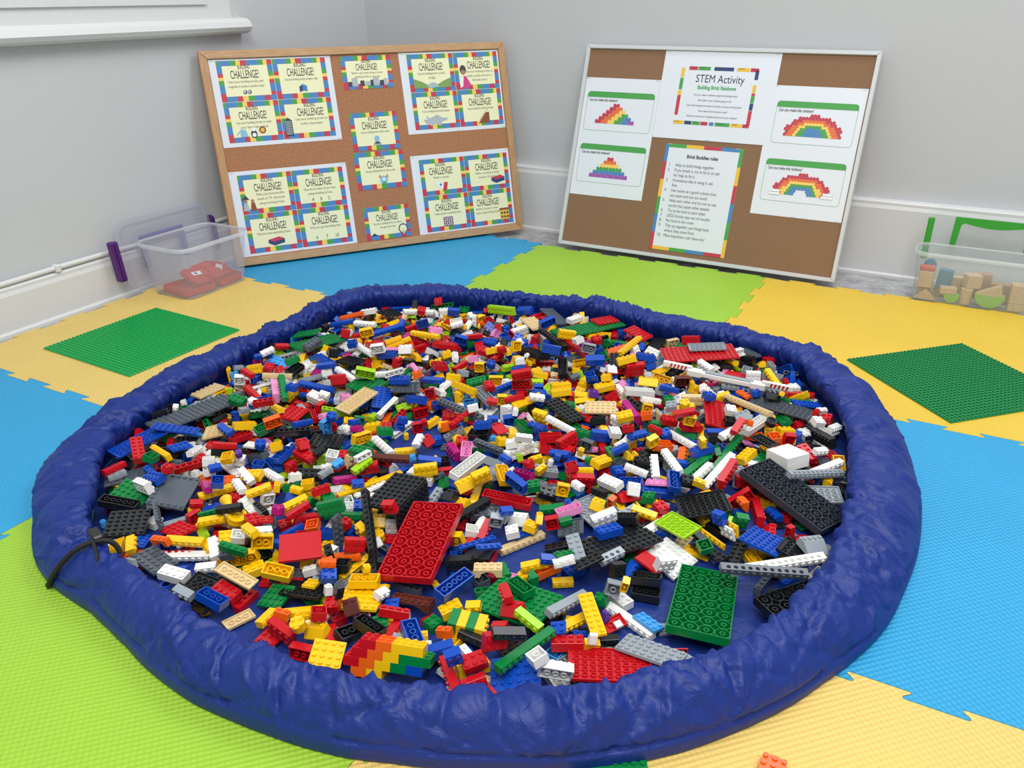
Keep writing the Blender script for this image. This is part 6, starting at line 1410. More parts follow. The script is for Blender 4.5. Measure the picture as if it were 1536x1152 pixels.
    ('B', 'k', 2, 2): [-2310,10918,389,-179,12,28,-9106,10023,424,78,12,43,-6263,7551,94,-90,0,-41,-10358,11202,249,100,4,95,-10094,7289,328,-168,-12,63,-5265,13187,244,-105,-10,46,-7418,9695,94,90,0,68,-4081,9546,94,-90,0,53,-10138,11146,170,-148,-40,87,-10188,10585,257,-154,15,55,-4973,10664,261,180,23,-179,-6331,11898,172,85,90,-171,-6224,13055,146,-56,-7,102,-9470,8391,94,-47,-90,0,-6513,7347,94,90,0,-104,-4781,10758,94,90,0,-75,-4143,12104,94,0,90,0,-4615,12101,142,-173,-90,74,-3178,9506,15,0,0,-3,-8791,11093,206,-90,0,48,-6701,6416,15,0,0,153,-5237,11705,15,0,0,-97,-5227,14015,54,30,0,55,-3896,12810,206,12,90,-12,-2358,5136,15,0,0,26,-5139,12752,56,0,-31,-8,-1525,12213,15,0,0,-39,-8550,12012,94,180,-90,180,-9198,8928,152,149,0,59,-4913,7171,116,78,6,66],
    ('B', 'k', 2, 3): [-2668,13537,234,-80,16,165,-2820,6061,94,90,0,-99,-990,8085,94,-90,0,119,-6881,12295,157,88,8,-62,-3228,13169,232,0,30,-144,-5907,12241,94,-90,0,-141,-8397,10643,255,-131,-17,-37,-9567,5897,134,180,90,180,-7517,9156,79,-12,0,45,-5148,11905,145,90,32,88,-9441,10572,175,-179,21,78,-4784,12803,206,-90,0,-94,-9954,11230,94,-90,0,87,-7351,9322,94,90,0,-47,-8670,6489,127,180,0,14,-9587,6688,127,180,0,120,-8720,6990,94,-90,0,-64,-2190,11229,167,-69,0,-56],
    ('B', 'k', 2, 4): [-6589,7132,268,168,6,71,-9004,6391,329,-168,-7,83,-8259,7815,189,17,19,22,-6726,10766,169,0,0,-19,-3590,10023,348,178,-12,44,-3679,12549,163,2,19,-114,-5338,10185,232,74,11,120,-3027,9323,158,127,-5,-168,-4692,8284,15,0,0,-36,-2504,8194,94,-90,0,-155,-7814,12721,127,180,0,93,-9064,6801,155,176,9,112,-7903,9985,94,90,0,159,-10272,9949,143,-91,1,89,-2569,12973,110,-3,-7,164,-4082,12325,94,-90,0,-16,-4800,11141,127,180,0,19,-2656,10378,127,180,0,159,-8223,12755,94,90,0,-168,-2416,9619,164,180,-15,85,-9000,9965,54,1,14,-19],
    ('B', 'k', 2, 6): [-5807,8205,127,180,0,38,-4990,6060,94,-90,0,-155,-6363,4900,40,1,6,-15,-2000,10539,44,-22,0,6,-8747,8057,15,0,0,52,-10525,10120,191,89,26,85,-1047,11942,94,-90,0,-68,-6368,10424,155,32,-20,134,-7777,13347,15,0,0,-119,-6815,13361,270,-176,6,46,-10071,10470,183,-13,7,57,-6178,13588,15,0,0,38],
    ('B', 'l', 1, 1): [-4524,8446,350,-12,-12,42,-9773,8221,248,-12,12,28,-4090,11268,15,0,0,129],
    ('B', 'l', 1, 2): [-8059,7519,94,-167,90,0,-7771,8898,127,180,0,-106,-4367,4245,127,180,0,-33,-8632,6034,359,102,12,51],
    ('B', 'l', 1, 3): [-6161,11048,306,12,5,62,-5540,10875,320,102,4,36,-5230,5270,54,90,0,-30,-10276,11473,15,0,0,-169],
    ('B', 'l', 1, 4): [-7339,5361,90,-65,-15,-32,-7498,6876,81,-82,-10,-96,-7139,10778,233,143,-13,129],
    ('B', 'l', 1, 6): [-7842,8589,261,-168,12,32,-3259,12862,188,-76,-14,163,-4668,10244,15,0,0,158,-6604,6864,54,90,0,141,-7103,13511,127,180,0,-83],
    ('B', 'l', 2, 2): [-7401,8841,94,180,90,180,-5408,10128,216,157,-15,131,-1638,8595,134,-78,12,7,-9626,11975,94,-90,0,-74,-9316,9495,94,90,0,-135,-8578,11879,94,90,0,132],
    ('B', 'l', 2, 3): [-7125,7387,177,57,-78,80,-6121,11007,134,-175,-90,-21,-2998,13330,61,0,23,-8],
    ('B', 'l', 2, 4): [-9208,12572,127,0,-45,-63,-5319,10813,156,21,0,94,-10163,9813,274,-163,38,27,-1645,12853,127,180,0,6],
    ('B', 'm', 1, 2): [-7091,8157,340,78,-12,17,-9067,11952,94,-84,-90,-31],
    ('B', 'm', 1, 3): [-7590,8620,127,180,0,93],
    ('B', 'm', 1, 4): [-7907,6083,246,78,-12,-32,-4906,12352,128,-90,30,130],
    ('B', 'm', 2, 2): [-6367,9604,94,90,0,-61],
    ('B', 'm', 2, 3): [-8692,11572,224,100,0,97],
    ('B', 'm', 2, 6): [-9116,9625,160,-7,7,118],
    ('B', 'n', 1, 2): [-6615,10885,244,-90,0,-78,-8497,7200,15,0,0,-97,-1437,10284,94,0,-90,0],
    ('B', 'n', 1, 4): [-8951,11657,163,-25,18,-6,-4856,11784,162,-89,-5,171],
    ('B', 'n', 1, 6): [-3167,9043,54,90,0,-179],
    ('B', 'n', 2, 2): [-8041,6026,15,0,0,-146,-7130,12232,172,-47,90,47,-5954,13274,172,-94,-12,-32],
    ('B', 'n', 2, 3): [-5914,12657,135,109,5,-68],
    ('B', 'o', 1, 1): [-1989,10603,564,78,12,28,-8054,4597,96,-12,-12,61,-2990,11696,166,0,90,0,-6460,13155,15,0,0,-149],
    ('B', 'o', 1, 2): [-5416,5484,359,78,-12,41,-4318,10133,15,0,0,173,-5307,9577,104,-4,22,-116,-1849,11602,54,-90,0,-35],
    ('B', 'o', 1, 3): [-5783,8882,54,-90,0,-123,-4226,13604,127,180,0,78],
    ('B', 'o', 1, 4): [-2791,10012,90,81,-14,102,-2778,13701,173,0,0,-174,-8581,10174,54,90,0,-45],
    ('B', 'o', 1, 6): [-10129,11830,342,78,-12,33,-7623,12521,59,8,-9,-179,-9265,13022,172,137,0,9,-5103,12538,127,180,0,171],
    ('B', 'o', 2, 1): [-3006,7920,437,-78,12,-12],
    ('B', 'o', 2, 2): [-1636,10837,322,-172,-2,39,-3508,10599,342,174,-12,19,-6103,9007,257,168,-12,38,-7342,10083,313,-12,-12,42,-4306,10463,15,0,0,-7,-4272,11710,142,-49,90,49,-7273,12932,15,0,0,155,-9767,10917,15,0,0,74,-10126,7410,163,37,-80,-69,-5841,13160,68,0,-42,133],
    ('B', 'o', 2, 3): [-5371,11341,134,0,90,0,-8817,9068,127,0,0,145,-6542,9752,127,180,0,-75],
    ('B', 'o', 2, 4): [-6741,9701,100,-3,-12,60,-1996,11074,62,0,-17,-148,-7306,11479,177,180,-21,-7,-4018,11305,142,90,0,93,-8490,11302,137,15,8,-112,-1614,10943,189,-168,0,168],
    ('B', 'o', 2, 6): [-8134,6381,39,-18,0,-146,-4909,12998,143,40,20,-155,-4534,11459,240,-175,17,139],
    ('B', 'p', 1, 1): [-9301,11342,106,-25,28,-12],
    ('B', 'p', 1, 2): [-7907,8308,266,79,12,83,-6016,11279,285,180,0,149],
    ('B', 'p', 1, 4): [-4048,9565,80,68,11,53,-3059,11834,113,-71,-24,-52],
    ('B', 'p', 1, 6): [-7569,10379,192,8,8,-33,-8100,7368,116,-99,9,-12],
    ('B', 'p', 2, 2): [-7994,8970,212,-12,12,52,-6875,11090,402,168,-9,28,-5042,13902,125,62,44,-72,-4674,5147,188,169,0,-130,-4169,11839,94,90,0,53,-3484,11921,94,-96,-90,-96,-6944,7926,56,-31,0,-169],
    ('B', 'p', 2, 3): [-8072,11701,398,-12,12,46],
    ('B', 'p', 2, 4): [-4830,12777,145,126,0,-92,-3075,11606,94,90,0,-128],
    ('B', 'p', 2, 6): [-2980,12979,132,-88,-9,-81],
    ('B', 'r', 1, 1): [-1255,11834,279,-12,12,-23,-6502,9028,125,12,-12,48,-3869,6430,54,0,90,0,-8026,6749,54,-158,-90,71,-9324,6411,54,0,-90,0,-2637,11048,132,180,90,180,-1859,10143,154,147,69,89,-6203,13874,166,-90,0,27,-3311,10846,54,69,-90,-120,-2704,11891,54,90,0,126,-6539,7005,127,180,0,-129,-5990,7151,15,0,0,-112],
    ('B', 'r', 1, 2): [-7867,5801,190,95,10,48,-3429,9582,632,177,-12,17,-5759,9813,384,102,12,28,-6369,11237,531,12,-12,28,-2845,4800,267,102,-11,-33,-4893,10761,217,-64,7,1,-1042,10702,54,-90,0,44,-5468,6122,162,87,12,76,-8150,13681,184,-176,53,124,-1471,9682,54,90,0,1,-10033,12777,205,180,0,-131,-4780,10166,54,90,0,-94,-8087,11669,136,-66,-38,21,-4084,10315,178,-140,74,-55,-9854,8806,127,180,0,-23,-8605,11973,252,0,90,0,-885,11124,54,-90,0,55,-9532,12644,86,-81,-24,121,-4335,8488,102,-90,0,153,-8496,8305,94,128,90,139,-6678,11650,15,0,0,-92,-4474,8395,54,-90,0,146,-7451,10711,70,66,15,-61,-6521,10738,54,90,0,180,-9826,11620,127,-180,0,55,-9213,10028,127,180,0,-117,-5266,8416,72,12,-12,17],
    ('B', 'r', 1, 3): [-3172,10077,337,12,-12,-36,-9610,8563,522,78,12,-7,-10214,9908,394,102,12,59,-8561,10311,167,-40,-36,118,-6376,7750,160,-90,0,-9,-7262,5649,54,-90,0,23,-6810,13724,167,37,15,-172,-8264,8507,173,-180,32,-117,-2994,12619,75,-67,-12,43,-4709,12283,93,0,0,170,-8265,9482,101,-54,13,43],
    ('B', 'r', 1, 4): [-5774,11682,244,90,0,-150,-7029,10829,285,78,-5,81,-6955,8974,207,180,-12,93,-7413,12035,346,87,-10,20,-8120,8350,235,-178,2,140,-4235,9184,177,84,-5,74,-4480,9380,127,180,0,-54,-2958,10173,175,180,0,-96,-3609,8745,54,90,0,-39,-8974,8990,239,180,0,-22,-7090,8483,87,-78,-12,-64,-6735,11867,152,-90,43,27,-5741,12573,101,1,-32,-44,-2387,11998,149,98,12,62,-6614,7902,206,102,-12,-28,-1698,11429,15,0,0,103,-1913,12515,90,44,18,-161,-7027,11039,157,89,-12,3,-5686,12775,54,-90,0,22,-4356,12703,140,113,-18,-94,-3470,11492,175,-180,0,116,-2244,10347,127,180,0,-173,-7448,12184,189,-134,8,-128],
    ('B', 'r', 1, 6): [-7369,4980,15,0,0,30,-5637,8014,54,90,0,-142,-4737,7238,79,-84,6,-76,-1651,12774,149,87,-6,6,-9209,7551,101,0,21,127,-3227,9864,68,0,13,55,-6977,13812,238,78,0,64,-8586,13229,54,90,0,-8,-10172,9692,253,-180,39,27,-6055,13856,146,-109,14,73],
    ('B', 'r', 2, 1): [-1907,12973,163,-12,-12,28,-3917,8714,181,-178,-4,41,-4501,6621,210,12,-12,44],
    ('B', 'r', 2, 2): [-5988,10091,403,12,12,49,-6821,9650,306,-102,-12,28,-9821,9167,287,12,12,28,-4481,9118,250,168,12,28,-5706,8810,102,12,9,38,-5270,12790,359,12,-8,46,-1085,11941,165,12,-12,-5,-3211,5581,253,78,-12,18,-9518,10884,410,78,12,28,-1454,11735,63,-37,0,56,-9000,12595,340,12,12,28,-6950,7640,126,10,9,39,-9069,13341,282,12,-12,28,-7693,5614,94,180,-90,180,-7748,13148,230,-176,21,-17,-9514,7382,151,150,0,-175,-7519,6131,97,-6,-5,37,-6957,8675,85,-6,-6,39,-2374,13720,171,-7,4,47,-4274,6782,94,-90,0,105,-3640,10842,94,90,0,-75,-3156,12346,121,-104,73,-66,-6729,11706,94,-90,0,98,-6156,5875,234,168,-9,28,-10182,8880,15,0,0,1,-8742,9570,164,0,-65,40,-6787,13511,200,-84,42,50,-5015,11231,94,-90,0,-55,-7789,10851,127,180,0,21,-2927,10418,127,180,0,162,-9952,12295,133,-114,0,-97,-5192,10127,94,-90,0,-4,-4742,13548,132,86,-34,-107,-6483,12035,138,119,0,-78,-3403,8925,57,-12,-9,49,-4031,10705,40,0,19,-178,-7098,11950,94,26,90,-26,-10011,6777,94,-90,0,-89,-8430,10158,127,180,0,118,-9316,11016,94,0,-90,0,-3091,11307,175,180,0,40],
    ('B', 'r', 2, 3): [-4353,11196,138,66,-18,63,-8185,10560,232,-93,-13,-73,-6792,11397,341,12,12,3,-6512,12668,216,-89,-5,-85,-7743,8277,209,-174,-29,-130,-9756,9346,144,0,8,-38,-9521,11225,165,-9,-3,36,-8398,9340,318,84,12,40,-811,11009,15,0,0,-47,-6659,7268,134,180,-90,180,-7120,5511,15,0,0,-151,-2335,10142,94,-90,0,33,-9817,10153,106,28,-29,-103,-9430,8188,119,-78,14,153,-7742,6704,94,-90,0,166,-9858,8613,80,23,-18,-110,-6364,14077,94,90,0,16,-3686,8026,15,0,0,-138,-8833,10276,134,180,-90,180,-8404,12150,235,140,16,138,-3002,11138,183,-174,47,65,-3286,12901,127,180,0,162,-7171,13130,127,180,0,-146,-10373,9294,15,0,0,-174,-7805,9021,94,90,0,-93,-2561,13147,94,90,0,148,-9178,8654,60,0,22,-161,-6348,12228,117,-90,-12,19,-8562,12377,94,-90,0,-86],
    ('B', 'r', 2, 4): [-6296,9462,51,0,-13,-148,-8239,11431,146,-90,21,-161,-8592,8579,94,-90,0,-4,-4784,4711,97,90,0,130,-8400,11590,239,180,0,-11,-8077,8533,174,0,-90,0,-8855,12088,222,-88,12,-125,-5291,13768,131,-79,-15,124,-8741,10735,335,-12,6,64,-7385,6566,51,12,-2,33,-3618,9083,174,-180,-20,-178,-3593,11442,200,-148,0,126,-4018,6644,127,180,0,-82,-8005,11882,100,0,-32,57,-3750,12906,206,90,0,137,-4195,10911,49,12,-6,-13,-9211,11383,94,-90,0,-102,-8947,8777,15,0,0,142,-5556,11176,174,0,90,0,-5905,11500,168,-90,33,98,-5657,12901,240,140,4,-150,-8834,5364,94,90,0,-107,-5791,12708,274,137,12,-168,-7810,6339,127,180,0,-101,-6347,6597,93,0,0,118,-10218,12313,58,-33,0,-74,-8517,8422,15,0,0,19,-9222,12161,94,90,0,-3,-4582,13169,164,-146,5,3,-9320,6702,94,90,0,23],
    ('B', 'r', 2, 6): [-1682,9754,167,78,1,33,-3903,9690,94,-90,0,-56,-7134,11764,156,8,7,-53,-5136,11227,125,-6,-25,49],
    ('B', 't', 1, 2): [-1674,11903,89,90,-31,68,-2760,10864,155,-158,23,59,-8318,6830,54,90,0,-158],
    ('B', 't', 1, 3): [-3045,5000,51,10,-14,-165,-6436,10123,255,-152,9,-14,-4267,9707,54,-90,0,-116,-3941,12926,79,0,-33,-43],
    ('B', 't', 1, 4): [-9557,12690,105,95,-12,122,-1573,10347,54,90,0,-59,-9071,7507,127,180,0,-93],
    ('B', 't', 1, 6): [-3007,12990,54,-90,0,92],
    ('B', 't', 2, 2): [-7087,11163,310,180,-31,-9,-5469,11541,156,-115,2,180,-2366,5543,127,180,0,-20],
    ('B', 't', 2, 3): [-4098,13696,206,-90,0,55,-5339,13237,15,0,0,-12],
    ('B', 't', 2, 4): [-6811,7641,189,100,12,90,-9757,6442,67,13,12,-95,-9775,10359,76,-30,8,-17],
    ('B', 't', 2, 6): [-7262,5754,172,-90,0,179],
    ('B', 'u', 1, 1): [-8064,6766,389,102,-12,43],
    ('B', 'u', 2, 2): [-4522,10897,252,-11,12,28],
    ('B', 'w', 1, 1): [-5016,5040,368,-12,12,53,-8374,6244,271,170,-12,14,-10242,7699,228,82,-11,45,-9993,7359,367,102,12,39,-7705,13526,127,0,0,-3,-10244,7932,15,0,0,-154,-9673,6428,54,-119,90,-117,-6987,12163,166,-94,90,27,-6580,13019,192,-82,77,-49,-4327,5318,54,0,90,0,-4412,9764,54,0,-90,0],
    ('B', 'w', 1, 2): [-3532,8211,390,78,9,-16,-7034,6738,238,-12,12,62,-3417,5193,101,-5,12,-21,-8209,8770,385,102,12,13,-7332,8255,207,78,12,-13,-1214,12221,138,12,-1,28,-5895,7891,54,-90,0,96,-3572,11156,15,0,0,37,-6962,6199,54,-90,0,91,-4424,11686,155,84,4,-112,-7470,10142,174,127,-27,10,-3320,4723,15,0,0,92,-4077,11689,142,-131,65,-81,-4604,8465,135,110,24,-34,-8631,6204,54,90,0,151,-9695,10612,132,-90,0,-70,-3576,12014,94,-166,-90,33,-10237,9001,15,0,0,178,-10151,11715,127,180,0,168,-9909,7851,127,180,0,-154,-8563,5621,127,180,0,59,-6798,4520,54,-90,0,-13],
    ('B', 'w', 1, 3): [-5109,10067,495,102,12,34,-10147,9481,464,102,-12,66,-7982,12304,394,102,-12,40,-8011,13026,212,25,-90,89,-5643,7733,127,180,0,-165,-8964,10575,193,67,-5,-77,-8507,6405,15,0,0,-153,-3931,11886,83,-90,15,125,-5846,10220,239,180,0,-137,-2351,8751,54,90,0,85,-10031,8195,102,-90,0,-25],
    ('B', 'w', 1, 4): [-3615,11045,342,78,12,34,-7479,9615,547,-102,-12,43,-6560,5581,342,102,12,56,-3458,9580,303,6,-12,62,-8726,7885,503,102,12,8,-7876,11387,189,-171,-26,-149,-2895,13565,330,-91,2,59,-5138,9953,59,-19,-11,143,-6952,11426,243,122,41,155,-9384,9641,67,0,-19,45,-7024,9759,185,114,-7,-42,-9402,9952,166,90,0,71,-9654,8968,215,119,0,153,-10226,11002,124,0,-1,27,-4786,10321,162,62,0,53,-6895,11907,142,45,14,-103,-5884,9776,15,0,0,-1,-5103,4838,15,0,0,43,-3426,12826,149,-76,0,77,-8867,12439,132,-99,25,-38,-1986,13326,54,-90,0,24],
    ('B', 'w', 1, 6): [-9606,11601,353,102,-4,5,-8504,9673,282,80,11,-11,-6750,8829,57,-90,0,89,-6814,10042,318,98,12,107,-6852,9836,265,-102,-12,-32,-7239,11168,275,79,-9,-56,-8016,12672,235,116,3,109,-7530,13405,140,-90,-22,-112,-9079,13197,66,0,10,133,-6924,7329,174,-174,-11,-129,-8855,6846,102,-90,0,113,-1486,12029,226,178,5,-41,-8421,9961,87,-48,11,16,-2242,11273,131,-82,-20,120,-9669,8600,54,90,0,64],
    ('B', 'w', 1, 8): [-9132,12655,332,102,11,55,-8090,9797,324,90,12,65,-2503,8177,167,102,12,81],
    ('B', 'w', 1, 12): [-8906,10628,337,86,-4,-28],
    ('B', 'w', 2, 1): [-5225,9565,365,-12,12,28],
    ('B', 'w', 2, 2): [-2421,11295,290,11,12,28,-4802,8720,349,-12,-12,28,-9695,8394,419,-78,8,41,-8295,6440,389,168,6,45,-8083,6795,260,100,12,28,-5349,12089,681,168,-12,57,-1765,12882,127,0,0,-54,-6452,6847,220,167,0,106,-5976,11162,418,-12,-7,28,-8226,6362,289,168,4,50,-8478,9155,487,-12,-12,42,-8719,9303,159,13,20,-178,-8260,13353,118,-90,67,149,-4626,12957,242,-67,5,-104,-5643,5860,94,0,-90,0,-7882,7506,94,180,90,180,-8707,6760,89,-19,3,112,-7573,8397,15,0,0,89,-9800,8448,279,-78,12,18,-6053,6328,15,0,0,-71,-8465,8708,138,52,-17,-171,-6322,9730,94,-131,90,0,-3888,12446,192,-91,-33,28,-4228,12221,172,90,0,145,-4654,9109,15,0,0,-131,-5508,4187,15,0,0,158,-9688,12956,15,0,0,-73,-8960,9611,94,90,0,-14,-9799,7654,127,180,0,148,-5294,10623,15,0,0,-95,-7065,11074,94,-90,0,-25,-1941,10057,15,0,0,-60,-5081,8186,136,-116,0,-150,-1449,12681,127,180,0,158,-8345,7848,94,90,0,81,-9805,10579,94,-90,0,-73,-6004,12067,127,90,42,-68,-9085,10965,216,-168,-6,27,-10310,8478,15,0,0,-22],
    ('B', 'w', 2, 3): [-9542,10838,142,38,0,-8,-6076,6639,206,-177,12,53,-530,8189,127,180,0,-107,-8863,13234,127,0,-1,-135,-1314,11564,15,0,0,135,-5757,11714,93,0,0,112,-6217,6744,164,-168,-2,51,-3303,11702,105,30,-28,32,-9909,10087,204,62,3,-19,-7757,12252,265,154,5,91,-1788,9770,94,90,0,-113,-7582,9790,421,102,3,18,-3546,12198,126,2,1,180,-9933,9235,291,173,8,53,-5568,10916,195,147,33,49,-3554,9796,194,90,-39,63,-8270,11122,215,-108,-2,129,-9242,9005,104,34,5,-128,-3033,10253,94,-90,0,106,-2339,11012,72,0,-29,55,-10039,10898,134,0,90,0,-5001,10449,134,0,90,0],
    ('B', 'w', 2, 4): [-6170,13789,244,0,0,70,-986,11576,244,102,12,74,-4265,13115,182,-43,0,153,-9498,8694,172,90,0,-114,-6908,12859,266,102,-12,48,-8259,9144,175,-180,0,-57,-3004,12030,152,-26,-45,-143,-9971,12153,282,-12,-12,21,-4217,11432,172,-90,0,138,-3938,12204,241,177,-1,9,-1632,10069,188,102,-9,-29,-5947,10782,154,-20,0,-1,-4620,10628,57,-9,-11,31,-6641,12897,83,0,25,102,-5568,12071,175,180,0,154,-2699,11292,121,0,0,149,-3091,10824,15,0,0,-88,-6837,11352,99,0,32,54,-7214,13380,83,24,13,-111,-9865,11278,97,-5,-22,89,-7915,13517,15,0,0,71,-5912,6923,94,-90,0,97,-7608,5865,15,0,0,-172,-6702,10326,176,-173,17,6,-9393,13158,94,-90,0,18,-5007,8550,94,90,0,39,-2372,10839,134,76,-5,43,-7390,7633,127,180,0,-107,-3576,12857,127,180,0,77,-5953,7208,94,90,0,133,-5451,13514,94,-90,0,-170],
    ('B', 'w', 2, 6): [-3795,10446,142,-90,0,149,-2739,9540,94,-90,0,-44,-5106,9387,200,161,-14,-148,-9237,8189,172,180,11,-29,-8448,8119,127,0,0,153,-8768,7701,94,90,0,6],
    ('B', 'y', 1, 1): [-4959,5601,360,78,12,49,-3997,9262,174,5,12,9,-9336,8586,270,78,-6,28,-3979,8108,54,6,90,-6,-5926,11403,344,78,2,28,-3309,12230,130,0,12,28,-4215,12066,212,90,0,122,-9534,12100,223,154,-3,176,-2184,11736,54,0,-90,0,-7837,12104,166,70,80,42,-2970,9959,15,0,0,129],
    ('B', 'y', 1, 2): [-2190,8937,377,12,11,4,-3645,5757,271,102,-9,21,-6836,6578,256,78,12,20,-2334,5824,183,12,12,36,-4445,8793,171,12,-12,37,-6094,10054,94,180,90,180,-7566,10920,148,-12,-12,28,-7496,5547,127,180,0,-155,-7473,11123,216,12,12,28,-2788,9288,54,90,0,179,-2562,10639,157,-108,-17,102,-2706,6250,54,-90,0,-164,-2777,10255,54,-90,0,-111,-5540,13214,175,0,0,-160,-7490,9605,132,-90,0,43,-2858,9878,15,0,0,175,-4337,11843,164,-92,4,18,-2798,12527,164,12,-12,28,-6132,9646,15,0,0,-67,-7958,8089,81,-90,-22,61,-7592,7799,113,80,8,-16,-4876,11611,222,88,-20,100,-2898,10787,102,-90,0,91,-3869,12431,148,90,79,23,-6231,6413,265,78,-12,36],
    ('B', 'y', 1, 3): [-6466,9199,46,-7,-10,73,-5494,10942,347,-12,12,28,-6780,10275,304,-12,12,37,-3028,8275,132,90,0,126,-8173,10989,112,-1,-27,52,-6067,14042,257,99,43,-60,-2769,13341,120,-96,-31,-178,-3391,4968,15,0,0,-63,-8504,9298,90,-95,-14,-9,-5642,10293,239,180,0,155,-9422,11504,15,0,0,-128,-8465,9520,54,-90,0,170,-1357,12042,54,-90,0,171,-5083,11437,107,-90,29,-159,-8718,7707,54,-90,0,5,-3969,13090,111,31,-16,-132],
    ('B', 'y', 1, 4): [-1650,12620,196,180,-33,6,-8674,11190,327,78,-12,49,-6510,11243,482,-12,-12,28,-2068,8699,127,180,0,137,-2853,13212,297,-83,13,132,-5002,8987,396,102,12,119,-6323,5591,98,102,8,121,-9997,8261,180,90,0,-95,-3377,9802,174,28,-90,28,-6363,6965,120,90,-26,-163,-8004,12425,313,78,12,19,-8403,13363,112,-89,7,86,-9189,9547,156,180,11,51,-5740,7893,54,-90,0,-159,-9504,7619,54,-90,0,-175,-5208,9045,166,-90,0,-156,-9969,9133,62,-6,-16,-24,-7452,12284,71,13,17,-118,-7740,6974,54,90,0,43,-2079,13109,15,0,0,41,-8699,13393,15,0,0,-13,-9452,8408,54,-90,0,-137,-1286,12278,127,180,0,-5,-3792,13704,232,90,-7,85,-9414,12458,54,90,0,-148,-9854,12740,82,-90,-10,-37],
    ('B', 'y', 1, 6): [-4820,7869,75,78,5,-72,-1493,9421,15,0,0,166,-8599,11235,265,78,-12,56,-7910,10766,306,-102,-12,-44,-8178,12300,248,105,-40,-101,-4743,10990,216,116,-1,19,-3795,9994,149,99,20,-32,-6399,11503,458,102,-12,-49,-4439,9017,127,180,0,-141,-6181,10258,103,-90,-12,-131,-8516,9156,218,138,-15,86,-4954,5367,54,-90,0,-57,-5371,9137,127,180,0,-178,-8804,12149,103,-58,13,24,-6783,12495,47,5,7,78,-3590,10115,239,180,0,-179,-3177,11403,127,180,0,-132,-6679,13278,232,78,-12,-45],
    ('B', 'y', 1, 8): [-8621,8107,340,78,-12,-25],
    ('B', 'y', 2, 1): [-4219,8456,251,12,12,-17,-2457,9867,510,102,-11,46,-7005,6370,297,-12,12,40],
    ('B', 'y', 2, 2): [-7663,7075,470,168,-12,44,-2795,10478,421,-78,12,28,-6156,11383,623,-102,12,55,-6564,10770,365,-88,1,28,-5022,8809,281,-12,12,46,-5659,9961,314,-85,9,42,-3564,10822,279,-102,12,28,-4429,11254,412,-12,-12,16,-834,10252,94,180,90,180,-4847,11277,173,6,-1,180,-7347,10997,327,-12,-12,42,-8451,10396,239,180,0,22,-5827,5580,63,-12,6,41,-4083,8154,94,90,0,78,-7526,8453,131,5,12,41,-6242,9156,51,12,2,39,-5597,11054,338,-6,-12,40,-6178,11340,387,102,12,64,-9727,12211,205,68,40,-75,-9402,7834,15,0,0,-53,-2707,8628,94,90,0,38,-1699,10704,184,175,11,-129,-6092,5347,42,0,-20,-3,-4514,11160,125,-79,-40,26,-2163,9165,94,-90,0,-126,-9256,12664,244,-12,12,44,-8782,8484,15,0,0,-78,-4988,10190,94,-90,0,79,-4692,13717,15,0,0,-123,-3330,10933,94,180,90,180,-8404,11819,94,0,90,0,-4909,9868,174,90,-50,7,-4519,12272,323,167,14,50,-6482,7161,15,0,0,161,-8573,10695,15,0,0,-69,-8257,10679,15,0,0,-87,-4357,12291,298,-146,-51,27,-2350,13715,94,-150,90,150,-7082,9540,15,0,0,-86,-3312,9291,15,0,0,-16,-7425,13047,94,-90,0,65,-8778,6915,15,0,0,-150,-10452,11301,94,90,0,-107,-2407,11415,94,180,-90,180,-3617,10149,127,180,0,-138],
    ('B', 'y', 2, 3): [-7106,8524,123,-12,-10,28,-9991,9053,321,78,-12,21,-1565,11269,142,-12,7,38,-6214,10726,206,-90,0,26,-3233,12050,157,90,-62,44,-7028,5274,94,-90,0,159,-717,10748,173,180,32,-68,-5230,11869,78,0,-32,-93,-8641,13042,178,165,21,-134,-9243,7949,94,90,0,45,-8792,10761,127,180,0,-4,-8915,7339,134,-90,90,90,-6635,11999,270,174,-28,24,-7260,13745,200,140,12,89,-9685,10040,127,180,0,98,-7007,10848,134,180,90,180,-3432,12383,205,162,-23,138,-4101,6391,15,0,0,-43,-5485,12802,94,-90,0,-50,-5247,8162,127,180,0,105,-9867,9759,94,90,0,119,-6987,13640,74,12,-21,-88],
    ('B', 'y', 2, 4): [-3754,12007,267,-124,6,-4,-5045,10802,307,-12,1,40,-4593,10777,138,-65,-8,32,-5255,12007,237,-117,-23,-12,-6480,9906,174,-5,90,5,-3752,8721,234,78,6,38,-1118,8397,94,90,0,27,-8958,8730,239,180,0,104,-9539,10413,208,63,-29,-70,-3602,5215,199,-176,-7,-86,-9623,9858,177,99,30,-65,-2772,12050,134,-90,16,-145,-9280,12055,174,0,0,80,-5826,9261,15,0,0,-121,-9987,11644,206,90,0,-40,-6208,4283,94,-90,0,163,-7484,7163,165,-90,-31,19,-6780,6777,41,-3,-8,8,-3061,11024,338,102,-12,28,-6920,12939,163,55,-38,151,-3264,8534,174,-77,90,0,-4414,12099,352,12,12,43,-1565,11224,127,180,0,25,-9228,11747,41,-1,-9,83,-9056,5551,94,90,0,173,-4439,12984,151,-90,24,178,-4882,9010,94,90,0,151,-3140,13585,194,87,9,-46,-9850,11998,15,0,0,36,-6160,10771,15,0,0,75,-7760,9795,127,180,0,42,-1334,10528,127,180,0,58],
    ('B', 'y', 2, 6): [-1828,11468,84,-3,-4,103,-5481,13361,286,179,0,15,-8541,12864,15,0,0,-160,-9131,10545,94,-90,0,-66],
    ('M', 'b', 1, 4): [-3676,11145,128,-111,14,37,-8778,10520,80,90,10,159,-9132,7135,15,0,0,-19,-7355,12396,82,-84,10,-85,-6989,12910,107,-90,-20,138],
    ('M', 'd', 1, 4): [-2179,12376,127,180,0,-103],
